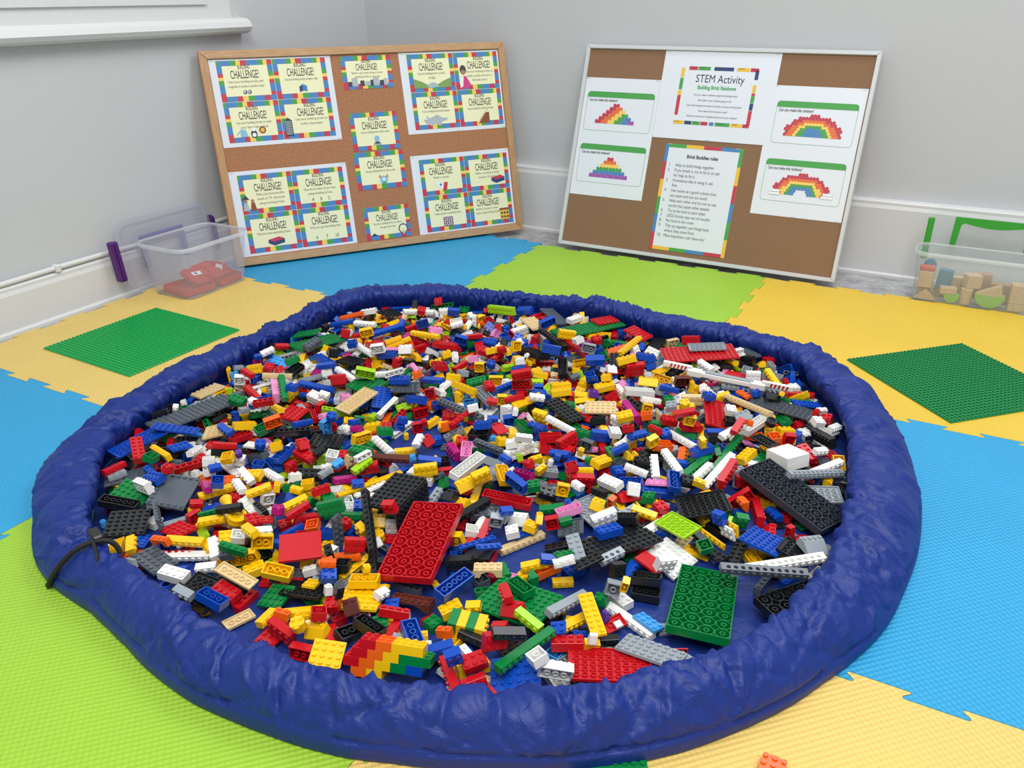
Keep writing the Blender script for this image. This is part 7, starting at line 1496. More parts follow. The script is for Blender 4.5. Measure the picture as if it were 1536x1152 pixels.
    ('M', 'e', 1, 4): [-3453,8214,127,180,0,-1,-5238,13872,54,90,0,-53],
    ('M', 'g', 1, 4): [-8488,12005,174,180,-90,180,-4157,13805,15,0,0,-37,-8104,10406,104,90,-19,11],
    ('M', 'k', 1, 4): [-9908,9404,47,12,-4,54,-7822,7996,15,0,0,-15,-6108,5780,127,180,0,44],
    ('M', 'r', 1, 4): [-9963,6557,202,158,-34,128,-7314,11608,164,180,15,177,-7448,6210,54,90,0,157,-6190,13951,127,180,0,-102,-5802,12392,54,90,0,131,-6043,7520,127,180,0,-136],
    ('M', 'w', 1, 4): [-8895,13228,15,0,0,102,-7486,7731,127,180,0,-106,-6494,12953,136,-90,-13,-49,-3161,13521,54,90,0,82,-2213,5946,15,0,0,66],
    ('M', 'y', 1, 4): [-9275,9301,15,0,0,-48,-5512,6621,54,90,0,-80,-7446,8946,54,90,0,-129],
    ('P', 'a', 1, 2): [-3461,11261,54,-90,0,-112],
    ('P', 'a', 1, 4): [-9213,7111,152,-7,14,44],
    ('P', 'a', 2, 3): [-7305,13652,55,30,0,110,-7906,7866,134,180,-90,180],
    ('P', 'a', 2, 4): [-6722,12316,135,81,-15,-101,-5816,12972,157,-180,-41,111],
    ('P', 'b', 1, 2): [-3281,11440,127,0,0,-144,-3384,10312,158,162,-4,69],
    ('P', 'b', 1, 4): [-4595,9722,132,-90,0,24,-8685,8872,175,-46,1,-176,-8079,11098,132,176,27,-139,-3035,8553,54,90,0,-50,-1760,12018,63,180,0,157,-5852,7530,15,0,0,-95,-8218,13036,63,180,0,-77,-1835,10741,15,0,0,168],
    ('P', 'b', 1, 6): [-8361,7267,99,-12,19,52,-4536,6733,63,180,0,53,-3267,5214,54,90,0,-38,-5369,12518,175,180,0,-148,-7512,6034,54,90,0,8,-3194,9650,133,-173,-16,-165],
    ('P', 'b', 2, 2): [-4703,5056,63,180,0,-150,-9794,11572,101,59,-15,63,-8981,9867,115,-90,71,164,-6474,12545,141,180,0,-78],
    ('P', 'b', 2, 3): [-10176,11396,168,-3,-8,79,-5807,10646,104,9,-13,-60,-7105,12796,147,-97,0,158,-7467,13527,179,-167,-17,-150,-4259,12018,142,95,26,-19,-5925,9941,134,54,90,-54,-7033,13028,141,-180,-79,-136,-7566,9110,15,0,0,-126,-8405,6643,175,-180,0,100],
    ('P', 'b', 2, 4): [-5316,10474,187,-179,-10,153,-2696,12419,111,179,-1,-27,-6418,12404,169,22,4,-141,-9199,8512,141,90,-19,-161,-6517,7552,15,0,0,-177,-7106,13785,214,135,-19,-98,-5360,9966,86,-64,0,-38,-6332,11800,187,-159,-54,-134,-6833,13121,174,27,90,46,-9774,10997,175,180,0,-133,-7439,11337,160,168,-1,-6,-4443,12302,145,0,19,92,-5718,13457,150,154,24,-59,-10322,9296,166,-29,0,42,-7232,8403,117,180,21,2,-4062,10153,89,-28,-14,21,-4398,7591,63,180,0,51,-6500,10150,144,167,27,-113,-7665,7317,94,90,0,51,-6917,5364,144,-180,-13,131,-6626,13243,63,180,0,-70],
    ('P', 'b', 2, 6): [-2631,10357,127,0,0,-4,-2356,12252,154,157,-16,-112,-6214,11028,138,90,-11,-154,-6988,11323,156,-161,18,113],
    ('P', 'd', 1, 2): [-7628,6772,15,0,0,-99,-5895,11294,246,124,-68,78],
    ('P', 'd', 1, 4): [-9537,12374,159,-94,-9,-87,-6485,6692,15,0,0,-15,-9000,13082,15,0,0,-50],
    ('P', 'd', 2, 2): [-5921,8734,15,0,0,-158,-8959,8585,15,0,0,52,-8153,5131,96,-161,-8,122,-2998,12212,175,180,0,-71,-9439,10092,175,180,0,-19,-7659,13658,94,173,-90,173,-978,8737,15,0,0,45,-3941,11355,63,180,0,-96],
    ('P', 'd', 2, 3): [-3753,8182,63,180,0,-137,-9805,10695,221,180,0,151,-8764,11713,143,180,69,-81,-4772,12601,246,25,-90,152],
    ('P', 'd', 2, 4): [-8756,9967,131,19,-7,91,-4840,11480,111,0,0,113,-2714,13063,80,0,6,-41,-5168,9717,74,19,-12,10,-8113,13475,125,-160,-15,-111],
    ('P', 'd', 2, 6): [-9021,5984,162,176,-11,-35],
    ('P', 'e', 1, 2): [-8175,11803,137,21,-28,26,-8091,12688,166,-90,0,-71],
    ('P', 'e', 1, 4): [-6220,7298,15,0,0,-165],
    ('P', 'e', 2, 2): [-4445,11152,87,66,0,39,-5641,11916,172,90,0,-82,-3101,7617,15,0,0,-7,-10050,12520,142,-40,-36,50,-5707,9534,15,0,0,89,-3687,10474,64,0,39,-31],
    ('P', 'e', 2, 3): [-4738,6778,135,-178,-11,-137],
    ('P', 'e', 2, 4): [-1902,9254,15,0,0,75,-9420,8827,161,90,-29,104,-2945,7996,15,0,0,-26,-616,8743,110,-171,-14,-145],
    ('P', 'e', 2, 6): [-7807,11568,15,0,0,163,-4446,5028,63,180,0,-92],
    ('P', 'g', 1, 2): [-7346,11534,210,178,-21,0,-1243,10374,175,180,0,149,-3100,12239,15,0,0,24,-7672,10466,214,180,-12,103,-1433,11613,54,-90,0,45,-8935,7229,15,0,0,65,-1214,12104,54,-90,0,-128],
    ('P', 'g', 1, 4): [-8952,12058,174,6,90,-53,-4925,12475,213,-144,31,-169,-6539,5150,63,180,0,67,-8082,8841,102,169,-12,-96],
    ('P', 'g', 1, 6): [-10109,7710,136,12,2,31,-4417,5063,102,-90,0,120,-7912,10605,54,-90,0,-163,-8228,11945,165,0,-39,97],
    ('P', 'g', 2, 2): [-4116,10526,146,165,-7,-116,-1388,8705,15,0,0,20,-9992,8898,15,0,0,-39,-3475,10600,63,180,0,-100,-2639,13708,94,0,90,0,-3489,11426,15,0,0,-78,-8490,9900,74,0,-48,-84],
    ('P', 'g', 2, 3): [-9704,11360,118,180,-32,-72,-7853,9391,44,-21,0,152,-7831,7702,15,0,0,127,-7459,8591,63,180,0,-94],
    ('P', 'g', 2, 4): [-5526,10574,154,131,20,-143],
    ('P', 'g', 2, 6): [-7007,10151,199,180,-6,-1,-7874,10342,154,146,-14,85,-7352,7955,69,-9,10,137,-2438,13317,191,-151,-26,-55,-7598,10900,63,180,0,89,-3151,8934,15,0,0,-176],
    ('P', 'k', 1, 2): [-4458,11953,166,90,0,-112,-6734,7551,63,180,0,-72,-5855,13386,94,-98,90,-106,-8113,13023,40,-20,8,-53,-1340,9633,15,0,0,80,-4445,7991,63,-180,0,4,-1946,11784,65,0,-39,-143,-7915,9254,94,0,-90,0,-983,11589,15,0,0,154,-3438,8417,15,0,0,25],
    ('P', 'k', 1, 4): [-3236,11850,146,14,25,-14,-9357,6627,173,0,0,46,-4976,11774,276,-153,9,91,-9316,12843,63,180,0,52,-6892,10719,157,-176,-41,-137,-9237,8457,132,-180,28,19],
    ('P', 'k', 1, 6): [-4711,8897,124,-90,0,33,-5404,6212,54,-90,0,162,-3045,9914,110,-21,20,-58,-9716,8421,156,90,26,149,-2956,13367,228,172,-24,-144,-7761,13094,54,90,0,-120,-3350,12583,15,0,0,-55,-7378,6116,15,0,0,-5],
    ('P', 'k', 2, 2): [-7407,11767,94,90,0,64,-6856,6967,15,0,0,-46,-6878,5091,15,0,0,-41,-5606,10690,94,-90,0,-30,-9016,10756,91,180,-24,114,-6057,11163,269,-161,22,142,-8037,12505,131,128,-58,-132,-2763,5527,63,180,0,149,-7799,7282,63,180,0,146],
    ('P', 'k', 2, 3): [-2639,11805,134,0,90,0,-4283,11809,154,90,6,-162,-4085,9335,15,0,0,-120,-8136,13441,133,11,-22,-83,-8054,7686,63,180,0,-97],
    ('P', 'k', 2, 4): [-4645,11545,351,168,12,-13,-8742,8844,142,180,-33,-85,-7788,13646,94,-90,0,-109,-5432,13692,167,-100,-16,134,-5080,13653,15,0,0,73,-5004,10028,15,0,0,-6,-6585,10738,121,0,0,170],
    ('P', 'k', 2, 6): [-9619,7817,120,-45,12,-49,-6616,11278,221,-180,0,38,-3306,11844,172,-180,-29,136,-2168,12000,76,-1,10,62,-6799,5428,15,0,0,93],
    ('P', 'l', 1, 2): [-3487,8703,63,-180,0,135],
    ('P', 'l', 1, 4): [-2814,13189,212,170,15,5,-8658,9280,15,0,0,-15,-5219,12266,223,-180,14,-143],
    ('P', 'l', 1, 6): [-1663,12261,127,0,0,-157],
    ('P', 'l', 2, 2): [-6259,5433,15,0,0,80],
    ('P', 'l', 2, 4): [-5068,11634,157,-26,-5,128,-3883,10287,15,0,0,35],
    ('P', 'm', 2, 4): [-5451,12823,286,-12,-12,28],
    ('P', 'n', 2, 4): [-3639,8883,88,180,-9,-32,-4993,8707,63,180,0,31],
    ('P', 'o', 1, 2): [-5374,13892,132,90,0,137,-5323,6777,15,0,0,-44,-4341,10867,186,173,-8,82,-7076,10985,236,179,12,176],
    ('P', 'o', 1, 4): [-7943,13109,132,-90,0,167],
    ('P', 'o', 2, 3): [-8425,7440,143,180,-17,-82,-5003,12735,178,144,0,88,-8455,13330,15,0,0,82,-3597,4589,15,0,0,-76],
    ('P', 'o', 2, 4): [-7204,9992,110,-23,25,26,-2167,12933,175,180,0,-166,-2751,8903,63,180,0,111,-10223,8699,63,180,0,-174,-2406,11555,94,90,0,-168],
    ('P', 'o', 2, 6): [-6729,13810,142,52,16,-15],
    ('P', 'p', 1, 4): [-7819,10652,132,-90,0,-176,-3163,12652,229,-161,-21,147,-3347,12117,180,-75,-32,101],
    ('P', 'p', 1, 6): [-5273,9686,152,-179,23,-103],
    ('P', 'p', 2, 2): [-3653,6529,63,180,0,97,-6708,10132,94,-164,-90,-114,-6597,12650,94,0,90,0],
    ('P', 'p', 2, 3): [-7428,10847,212,102,19,125],
    ('P', 'p', 2, 4): [-8506,10899,268,-12,12,52],
    ('P', 'p', 2, 6): [-2398,12618,96,0,-20,61],
    ('P', 'r', 1, 2): [-1025,10276,63,180,0,-19,-6386,7433,63,180,0,-1,-5165,9829,84,0,-60,-51,-8676,12126,94,180,90,180,-6787,10178,93,0,0,-166,-4239,11205,54,0,-30,-1,-8001,10288,63,180,0,-128,-8539,6969,186,-155,1,-80],
    ('P', 'r', 1, 4): [-2375,13078,161,86,50,-66,-4814,10557,146,90,39,-104,-9628,11854,91,-90,-14,-47,-9677,12212,175,180,0,-66,-8080,11121,15,0,0,152,-3515,10912,63,180,0,144,-4877,6998,63,180,0,39,-3689,9414,54,90,0,62],
    ('P', 'r', 1, 6): [-2372,7725,117,172,-12,-109,-9214,6535,251,-180,-8,134,-9379,6740,133,-9,0,32,-4834,9934,80,-26,0,120,-9113,12482,126,173,12,13],
    ('P', 'r', 2, 2): [-8524,12857,127,0,0,12,-1658,6135,63,180,0,148,-5309,4697,63,180,0,-131,-4402,9715,141,180,0,55,-4003,12800,192,90,29,102,-6799,11856,15,0,0,98,-5780,12413,141,180,0,-127,-7281,9728,206,90,0,160,-2454,11228,63,0,0,-34,-9854,12359,231,168,-21,-157],
    ('P', 'r', 2, 3): [-828,8845,15,0,0,-63,-5915,9538,40,0,12,152,-2157,9342,63,180,0,-61,-2913,11413,93,-174,-11,-142,-5505,10986,250,158,26,-5,-4845,9798,15,0,0,-41,-7700,7792,44,-11,-7,-85,-2245,10739,15,0,0,-27],
    ('P', 'r', 2, 4): [-7363,12824,153,35,41,-67,-6672,11493,179,-28,-13,-12,-8573,12481,167,63,19,-96,-4962,13642,84,-16,0,92,-8220,11624,206,90,0,126,-1698,9774,63,180,0,66,-4232,9337,137,-167,24,-97,-4664,8787,95,-3,-29,-50,-6040,7024,94,-90,0,95,-3475,10338,94,-90,0,109,-10340,12235,152,-103,-20,-83,-7671,12927,99,156,-3,151,-9214,6185,63,180,0,141,-8321,12420,153,77,26,84,-6106,10213,222,-154,-12,-114,-8889,10872,175,-180,88,-68,-4707,11263,126,6,-2,-146,-8155,11021,131,-180,27,-131,-2532,12674,200,149,-9,-114,-3727,11364,108,21,24,79,-1398,10731,111,180,0,58],
    ('P', 'r', 2, 6): [-6362,11195,152,-5,33,-118,-9459,11102,125,0,-2,47,-8421,7522,63,180,0,-96,-6552,13332,226,-90,-22,88,-4548,7395,15,0,0,148],
    ('P', 't', 1, 4): [-3180,10435,15,0,0,71],
    ('P', 't', 1, 6): [-7387,10348,132,179,17,27],
    ('P', 't', 2, 4): [-7183,6341,94,90,0,114,-1438,11025,15,0,0,-152],
    ('P', 'w', 1, 2): [-4153,8076,54,90,0,-143,-1131,11461,15,0,0,-100,-7521,5141,63,-180,0,-1,-2534,11983,162,180,-17,-63,-3097,12536,91,37,18,-36,-6629,11848,94,-179,90,-1,-9331,7058,15,0,0,-143,-7298,8530,15,0,0,163,-8377,12631,93,0,0,104,-9607,10627,54,-90,0,175,-8841,11544,149,-90,56,-39,-8338,9585,102,90,0,-121],
    ('P', 'w', 1, 4): [-3443,4893,95,30,-23,-30,-3777,8542,89,91,-13,-106,-9492,8567,166,90,0,-126,-3501,9865,15,0,0,37,-5996,10891,63,180,0,-105,-6815,7657,15,0,0,-149,-4005,10976,170,0,42,100,-5014,6386,63,180,0,35],
    ('P', 'w', 1, 6): [-6607,10994,160,90,14,-129,-3035,12817,202,-93,-17,-63],
    ('P', 'w', 2, 2): [-3124,12906,234,8,-22,50,-9514,9810,209,-138,0,94,-9187,7016,100,144,0,161,-6779,9631,63,180,0,81,-3362,11170,94,-90,0,-36,-9389,8568,203,-144,12,40,-8066,10596,71,27,16,168,-4308,5408,94,90,0,-1,-2176,11554,94,90,0,74,-1020,11366,15,0,0,172,-2701,12340,15,0,0,-8,-8884,10468,167,-177,3,-158],
    ('P', 'w', 2, 3): [-3869,5131,15,0,0,128,-7095,13175,253,180,56,-131,-8093,7323,63,180,0,125,-4759,9436,15,0,0,42,-2817,13528,285,-23,21,95,-4081,10315,46,-16,-5,19,-4150,10795,150,14,2,-48,-5112,5075,15,0,0,60,-8792,6358,88,-68,0,-165,-9237,11494,182,121,-89,47,-5168,10399,15,0,0,64,-9431,12795,142,-90,0,122,-7381,11254,73,-9,23,64,-9397,8025,15,0,0,23,-1359,10773,15,0,0,-142],
    ('P', 'w', 2, 4): [-3934,9313,83,15,-18,-166,-5300,11178,178,-90,14,49,-9218,10715,221,-180,0,-150,-9392,9130,125,37,7,44,-8664,7539,201,158,0,-174,-6491,11212,183,-91,42,38,-7838,10675,94,-90,0,0,-6362,9319,15,0,0,-59,-5625,9537,93,-26,16,-101,-10388,11619,94,-87,0,4,-7953,8615,94,90,0,99,-7114,7178,100,-175,11,104,-4512,12513,170,24,-5,-89],
    ('P', 'y', 1, 2): [-4323,6035,15,0,0,-31,-7859,5733,104,70,12,61,-7785,5692,15,0,0,60,-7793,12863,166,-90,0,126,-5729,8137,161,-89,52,-52,-8346,11276,132,-90,0,-161,-7958,6677,15,0,0,30,-9468,10248,175,-89,7,175,-2635,10625,25,6,-4,36,-8079,11628,99,56,56,-174],
    ('P', 'y', 1, 4): [-8383,10261,142,-46,-31,2,-3824,9435,54,-90,0,8,-2458,8982,15,0,0,-180,-9825,10526,201,170,-20,-69,-10238,9515,206,172,10,-43,-2361,10031,15,0,0,-144,-6561,6135,54,-90,0,-35,-2840,10156,15,0,0,151,-4422,13766,93,0,0,175,-5054,10711,280,-177,-23,-8,-7689,7533,54,90,0,-135,-7536,10908,63,0,0,67,-7679,6223,15,0,0,-89],
    ('P', 'y', 1, 6): [-4753,10497,216,-20,14,-13,-4571,9899,133,105,17,-7,-9788,8395,109,3,7,-19,-8433,6253,84,-93,-7,58,-2608,12896,142,-101,-20,167,-3643,13056,126,-83,18,-18,-2111,12013,15,0,0,160,-2326,5903,54,90,0,-96],
    ('P', 'y', 2, 1): [-1817,12065,395,-12,12,1],
    ('P', 'y', 2, 2): [-2943,6332,15,0,0,33,-3229,12541,49,0,26,41,-3808,12620,258,-138,42,-3,-3798,11411,44,0,22,24,-6891,6555,94,0,90,0,-9029,6249,63,180,0,42],
    ('P', 'y', 2, 3): [-5807,6802,71,15,18,-83,-2844,8461,94,90,0,135,-5932,11812,134,-136,-90,40,-2477,12241,61,20,-9,-97,-2766,11689,175,180,0,-7,-4772,13378,187,168,-6,-16,-5583,9261,113,0,9,97,-9474,10435,57,0,21,74],
    ('P', 'y', 2, 4): [-10429,8821,174,0,86,36,-4842,11026,124,-11,38,-97,-7180,10368,175,26,-29,31,-6532,13456,126,12,-23,73,-2468,11684,127,0,0,-162,-9031,12552,149,-180,-14,-138,-5540,11769,191,0,24,98,-6077,11511,198,-114,63,-111,-2661,10837,101,23,-21,144,-5647,12545,100,0,32,141,-7116,7041,15,0,0,-10,-7972,12728,63,180,0,93,-8310,8759,15,0,0,-104,-9923,9761,173,0,0,90,-9285,10237,158,179,7,163],
    ('P', 'y', 2, 6): [-9650,11935,223,15,8,-149,-8975,10123,190,-180,12,-19,-4237,5089,141,-180,0,-45,-8477,12537,160,-4,-20,-76,-7329,6774,63,180,0,-147,-3876,10743,107,-1,-10,111,-4541,11673,63,0,0,-45],
    ('R', 'b', 1, 1): [-9249,11254,178,-7,-1,-48,-8923,6609,63,0,0,-151,-8910,9887,182,-76,1,64,-8186,10521,54,0,90,0],
    ('R', 'b', 2, 2): [-3279,12166,94,0,90,0,-6605,11131,15,0,0,-38,-9669,11454,70,14,29,136],
    ('R', 'd', 1, 1): [-7955,11420,54,82,-90,-44,-4253,8039,54,-90,0,107,-5107,12444,15,0,0,-146],
    ('R', 'd', 2, 2): [-3481,9421,127,180,0,145,-5712,11010,127,0,0,30],
    ('R', 'e', 1, 1): [-7397,7336,54,90,0,-94,-7014,8087,54,160,-90,-20],
    ('R', 'g', 1, 1): [-6630,4548,54,90,0,15,-9450,6159,15,0,0,103,-1142,11916,15,0,0,-11],
    ('R', 'g', 2, 2): [-7868,6918,94,-132,-90,120,-10029,12375,157,69,-57,16,-6464,11903,144,46,-86,11],
    ('R', 'k', 1, 1): [-4912,12444,171,-147,-28,-104,-9538,7025,15,0,0,-73,-6360,10722,54,0,-90,0,-5704,6633,15,0,0,-9,-5054,13994,220,-139,61,37],
    ('R', 'k', 2, 2): [-9018,9392,94,0,-90,0,-3637,13082,177,-8,-23,140,-6989,10365,155,-89,-37,-173],
    ('R', 'l', 1, 1): [-6318,7171,15,0,0,149],
    ('R', 'l', 2, 2): [-8532,6771,94,90,0,-165],
    ('R', 'm', 1, 1): [-7779,7056,54,-90,90,0],
    ('R', 'n', 2, 2): [-9750,10762,94,-90,0,107],
    ('R', 'o', 1, 1): [-4511,12055,237,-180,12,68],
    ('R', 'o', 2, 2): [-8673,8936,127,-86,46,-80],
    ('R', 'p', 2, 2): [-6996,12824,249,-161,-7,68],
    ('R', 'r', 1, 1): [-9083,8741,54,-119,-90,-119,-2489,12093,54,-91,90,140,-5664,11506,85,79,-25,109,-8655,11908,194,173,43,-53],
    ('R', 'r', 2, 2): [-8076,8034,127,0,-1,-170,-9031,11247,15,0,0,-98,-9216,13121,15,0,0,-81,-7231,11995,94,90,0,57],
    ('R', 'w', 1, 1): [-8580,5538,54,-90,0,152,-3660,6044,54,90,0,-83],
    ('R', 'w', 2, 2): [-3476,6792,127,180,0,-27,-2218,13286,127,0,0,110,-7025,8189,127,180,0,-74,-6913,13055,94,-103,-90,36,-2188,8351,94,-90,0,94],
    ('R', 'y', 1, 1): [-7592,6493,54,90,0,-50,-6355,12766,161,60,0,127,-5655,6948,59,50,27,44,-9876,6296,243,170,15,-178],
    ('R', 'y', 2, 2): [-8197,10771,127,0,0,103,-4616,9316,15,0,0,67,-8084,9375,176,179,-1,31,-4392,8900,94,-90,0,128,-4717,9994,127,180,0,-50,-2085,5375,94,0,90,0,-6601,12730,127,180,0,12,-8862,6437,127,180,0,15,-9626,11155,34,0,14,47,-6388,10312,127,180,0,10,-2055,10214,15,0,0,-21,-5350,9362,166,-154,14,52],
    ('S', 'a', 1, 2): [-6849,13430,15,0,0,-177],
    ('S', 'b', 1, 2): [-1587,7994,54,-90,0,-145,-7954,7701,169,-180,0,58,-2651,8421,94,180,90,180,-4290,7134,54,-90,0,-168,-2516,7797,54,-90,0,-116,-7822,7740,144,-80,-1,-119,-2370,13257,15,0,0,-18,-5440,11686,93,0,0,103],
    ('S', 'b', 2, 2): [-6154,11156,227,115,-46,-149,-6464,7736,121,180,0,14,-7604,11741,199,180,0,2,-6543,12121,206,0,-90,0,-10125,7973,94,180,-90,180,-7699,5191,121,180,0,-73,-9309,7447,15,0,0,105],
    ('S', 'b', 2, 3): [-1704,13185,94,-90,0,116,-6401,11518,85,0,36,-158],
    ('S', 'd', 1, 2): [-8992,12897,107,-45,19,3,-3372,9432,94,8,90,0,-5309,11510,228,131,18,-167,-8381,12032,94,0,90,0,-6494,10101,161,110,22,-42],
    ('S', 'd', 2, 2): [-3192,12703,156,156,10,-27,-8183,7170,114,-56,67,35],
    ('S', 'd', 2, 3): [-5740,11359,208,83,-21,-83,-6705,13637,168,-127,-15,8],
    ('S', 'e', 1, 2): [-9727,11995,166,-90,0,15],
    ('S', 'e', 2, 2): [-9017,8672,318,17,90,103,-6950,12523,142,180,-21,-27,-3378,9563,15,0,0,39],
    ('S', 'e', 2, 3): [-2693,11323,15,0,0,12],
    ('S', 'g', 1, 2): [-7973,13035,54,-90,0,-120,-6412,7631,100,28,-14,37],
    ('S', 'g', 2, 2): [-3193,11067,15,0,0,-141,-5108,13238,94,-90,0,78],
    ('S', 'g', 2, 3): [-9065,9247,110,86,-8,33,-9716,11674,234,-149,-25,-67],
    ('S', 'k', 1, 2): [-5406,8185,121,180,0,81,-7423,8441,54,90,0,27,-7764,11290,94,90,38,127,-7594,11752,305,180,0,-138,-8461,13096,94,-173,90,76,-5658,9691,121,-180,0,-41,-2517,10474,199,180,0,-4],
    ('S', 'k', 2, 2): [-1511,5963,94,90,0,119,-8136,8300,121,180,0,11,-3325,10501,42,8,12,25,-2474,11889,15,0,0,-63,-5563,7407,15,0,0,-124],
    ('S', 'k', 2, 3): [-3391,5981,15,0,0,172],
    ('S', 'm', 1, 2): [-1775,8652,121,180,0,156],
    ('S', 'm', 2, 3): [-6056,12908,204,128,9,62],
    ('S', 'n', 2, 2): [-7772,11048,15,0,0,104],
    ('S', 'o', 1, 2): [-8101,11247,54,90,0,-161],
    ('S', 'o', 2, 2): [-2845,13687,94,0,-90,0],
    ('S', 'o', 2, 3): [-3510,11837,121,180,0,-44],
    ('S', 'p', 1, 2): [-5580,8735,121,180,0,60],
    ('S', 'p', 2, 2): [-4500,12716,207,-6,28,129],
    ('S', 'p', 2, 3): [-8371,5698,121,180,0,152],
    ('S', 'r', 1, 2): [-8303,7108,128,158,0,102,-9647,9410,172,68,-90,-105,-9116,11640,94,0,90,0,-1737,9875,102,-90,0,-77,-9053,12421,126,-90,20,-136,-2644,13413,101,72,-55,-68,-5715,10754,176,-168,-57,95,-4704,6706,54,90,0,-37],
    ('S', 'r', 2, 2): [-3589,9661,94,90,0,-27,-5656,13690,78,53,0,-179,-5762,7991,199,180,0,-85,-6310,10566,15,0,0,-116,-8084,13272,15,0,0,124],
    ('S', 't', 1, 2): [-2957,12584,170,90,-3,107],
    ('S', 't', 2, 2): [-7746,10598,94,-139,90,139],
    ('S', 't', 2, 3): [-6364,14196,134,0,90,0],
    ('S', 'w', 1, 2): [-9686,6178,15,0,0,-98,-9745,7525,172,123,90,0,-8818,12703,15,0,0,-27,-1824,11907,121,-180,0,-138,-5398,7009,54,90,0,-103,-7052,5870,15,0,0,119,-9999,12648,121,117,-21,-2],
    ('S', 'w', 2, 2): [-5534,8911,15,0,0,-120,-7951,8875,119,-54,-8,111,-7603,12705,94,-90,0,64,-4321,12458,210,135,-52,29,-9472,11075,15,0,0,-125,-2267,13447,94,0,90,0,-4961,11811,94,180,-90,180,-10292,10661,94,-90,0,108,-7041,7507,15,0,0,166,-6173,12699,206,-90,0,34,-9910,12150,94,-14,90,-160],
    ('S', 'w', 2, 3): [-4379,12141,81,-13,0,2,-4549,7759,121,180,0,115],
    ('S', 'y', 1, 2): [-6297,4533,54,-90,0,143,-4875,8187,121,180,0,-45,-6387,5064,121,180,0,143,-4408,13683,54,-90,0,0,-555,8617,54,90,0,-7,-4047,9752,94,0,90,0,-8561,9140,166,90,0,-105],
    ('S', 'y', 2, 2): [-4864,11445,265,-180,0,90,-4683,9666,94,-135,90,135,-5618,10124,94,180,90,180,-5893,6357,94,90,0,-179,-10422,11461,123,-8,-4,72,-2321,11481,94,180,-90,180,-8496,6684,94,-90,0,97],
    ('S', 'y', 2, 3): [-5916,13821,170,-36,0,158,-10049,12059,110,-12,45,-163,-5628,11326,93,19,14,-92,-6162,11948,121,180,0,-67,-2863,10995,121,180,0,31],
    ('T', 'a', 1, 2): [-7282,10588,174,0,-1,-34],
    ('T', 'k', 1, 2): [-3813,11268,88,-17,-10,19,-1084,10913,57,-180,0,140],
    ('T', 'o', 1, 2): [-3936,9296,15,0,0,79],
    ('T', 'r', 1, 2): [-4615,6282,15,0,0,101],
    ('T', 'w', 2, 4): [-7127,6922,110,12,-5,33],
    ('T', 'y', 1, 2): [-7614,6413,81,0,-57,130,-7750,8328,15,0,0,-112],
    ('T', 'y', 2, 1): [-6809,6328,112,-12,-12,28],}
# ------------------------------------------------------------------ the pile: every large piece is its own object
def pose_matrix(v): return T(v[0] / 10000, v[1] / 10000, v[2] / 10000) @ Euler([math.radians(a) for a in v[3:6]], 'XYZ').to_matrix().to_4x4()
for (ty, co, w, l), v in PIECES.items():
    for i in range(0, len(v), 10):
        p_, how, dr, lm = v[i + 6:i + 10]
        if how == 9: lab = OWN_LABELS[lm]
        else:
            size = '' if ty in 'WK' else '%dx%d ' % (min(w, l), max(w, l))
            lab = '%s %s%s %s, %s%s %s' % (CNAME[co], size, KWORDS[ty], POSES[p_], ('', 'just ', 'nearest one ', 'second nearest one ', 'third nearest one ')[how], DIRS[dr], LANDMARKS[lm])
        tag(put(KIND[ty], ty, co, w, l, pose_matrix(v[i:i + 6])), lab, CATS[ty], GRPS[ty])
# the small remainder of the pile
def rest():
    cols = sorted(PLAST); low = {}; vs, fs, mi, base = [], [], [], 0
    for (ty, co, w, l), M in [(k_, pose_matrix(v_[i:i + 6])) for k_, v_ in REST.items() for i in range(0, len(v_), 6)]:
        k = (ty, w, l)
        if k not in low:
            b = brick_mesh(ty, w, l, 8); low[k] = (np.array(b.v), b.f)
        v, f = low[k]
        A = np.array(M)
        vs.append(v @ A[:3, :3].T + A[:3, 3]); fs.extend([tuple(base + i for i in q) for q in f]); mi.extend([cols.index(co)] * len(f)); base += len(v)
    me = bpy.data.meshes.new('small_loose_bricks')
    me.from_pydata(np.concatenate(vs).tolist(), [], fs)
    for c in cols: me.materials.append(MATS['plastic_' + c])
    me.polygons.foreach_set('material_index', mi); me.update()
    o = bpy.data.objects.new('small_loose_bricks', me); COL.objects.link(o)
    tag(o, 'the many smaller loose toy bricks that fill the blue play bag', 'bricks', kind='stuff')
rest()
def spec(n):
    d, M = SPEC[n]; M = Matrix(M); M.translation = M.translation / 100
    return d, M
# three (and one half hidden) 8x16 slabs lying underside up
for n, co, lab in (('Qk', 'k', 'black slab lying underside up, half tucked under the near right rim'), ('Qr', 'r', 'big red 8x16 slab tilted underside up, the largest red piece in the bag'), ('Qg', 'g', 'big green 8x16 slab lying underside up by the near right rim'), ('Qd', 'd', 'big charcoal 8x16 slab tilted underside up near the right rim')):
    d, M = spec(n)
    o = put('large_block', 'Q', co, 8, 10 if n == 'Qk' else 16, M @ T(0, 0, .0056) @ RX(PI))
    tag(o, lab, 'brick', 'large slabs in the play bag')
    if n == 'Qd': o.material_slots[0].material = MATS['plastic_charcoal']
d, M = spec('Xb'); tag(put('stud_plate', 'P', 'k', round(d[1] / .8), round(d[0] / .8), M @ T(0, 0, -.0024)), 'steep black 6x10 stud plate, studs up, beside the big red slab', 'plate', GRPS['P'])
d, M = spec('Xc'); tag(put('stud_plate', 'P', 'k', round(d[1] / .8), round(d[0] / .8), M @ T(0, 0, -.0024)), 'black stud plate standing on edge under the steep black plate', 'plate', GRPS['P'])
d, M = spec('Xl'); tag(put('holed_beam', 'M', 'k', 1, 16, M @ RX(0.5) @ T(0, 0, -.0048)), 'long black 1x16 holed beam leaning steeply beside the big red slab', 'beam', GRPS['M'])
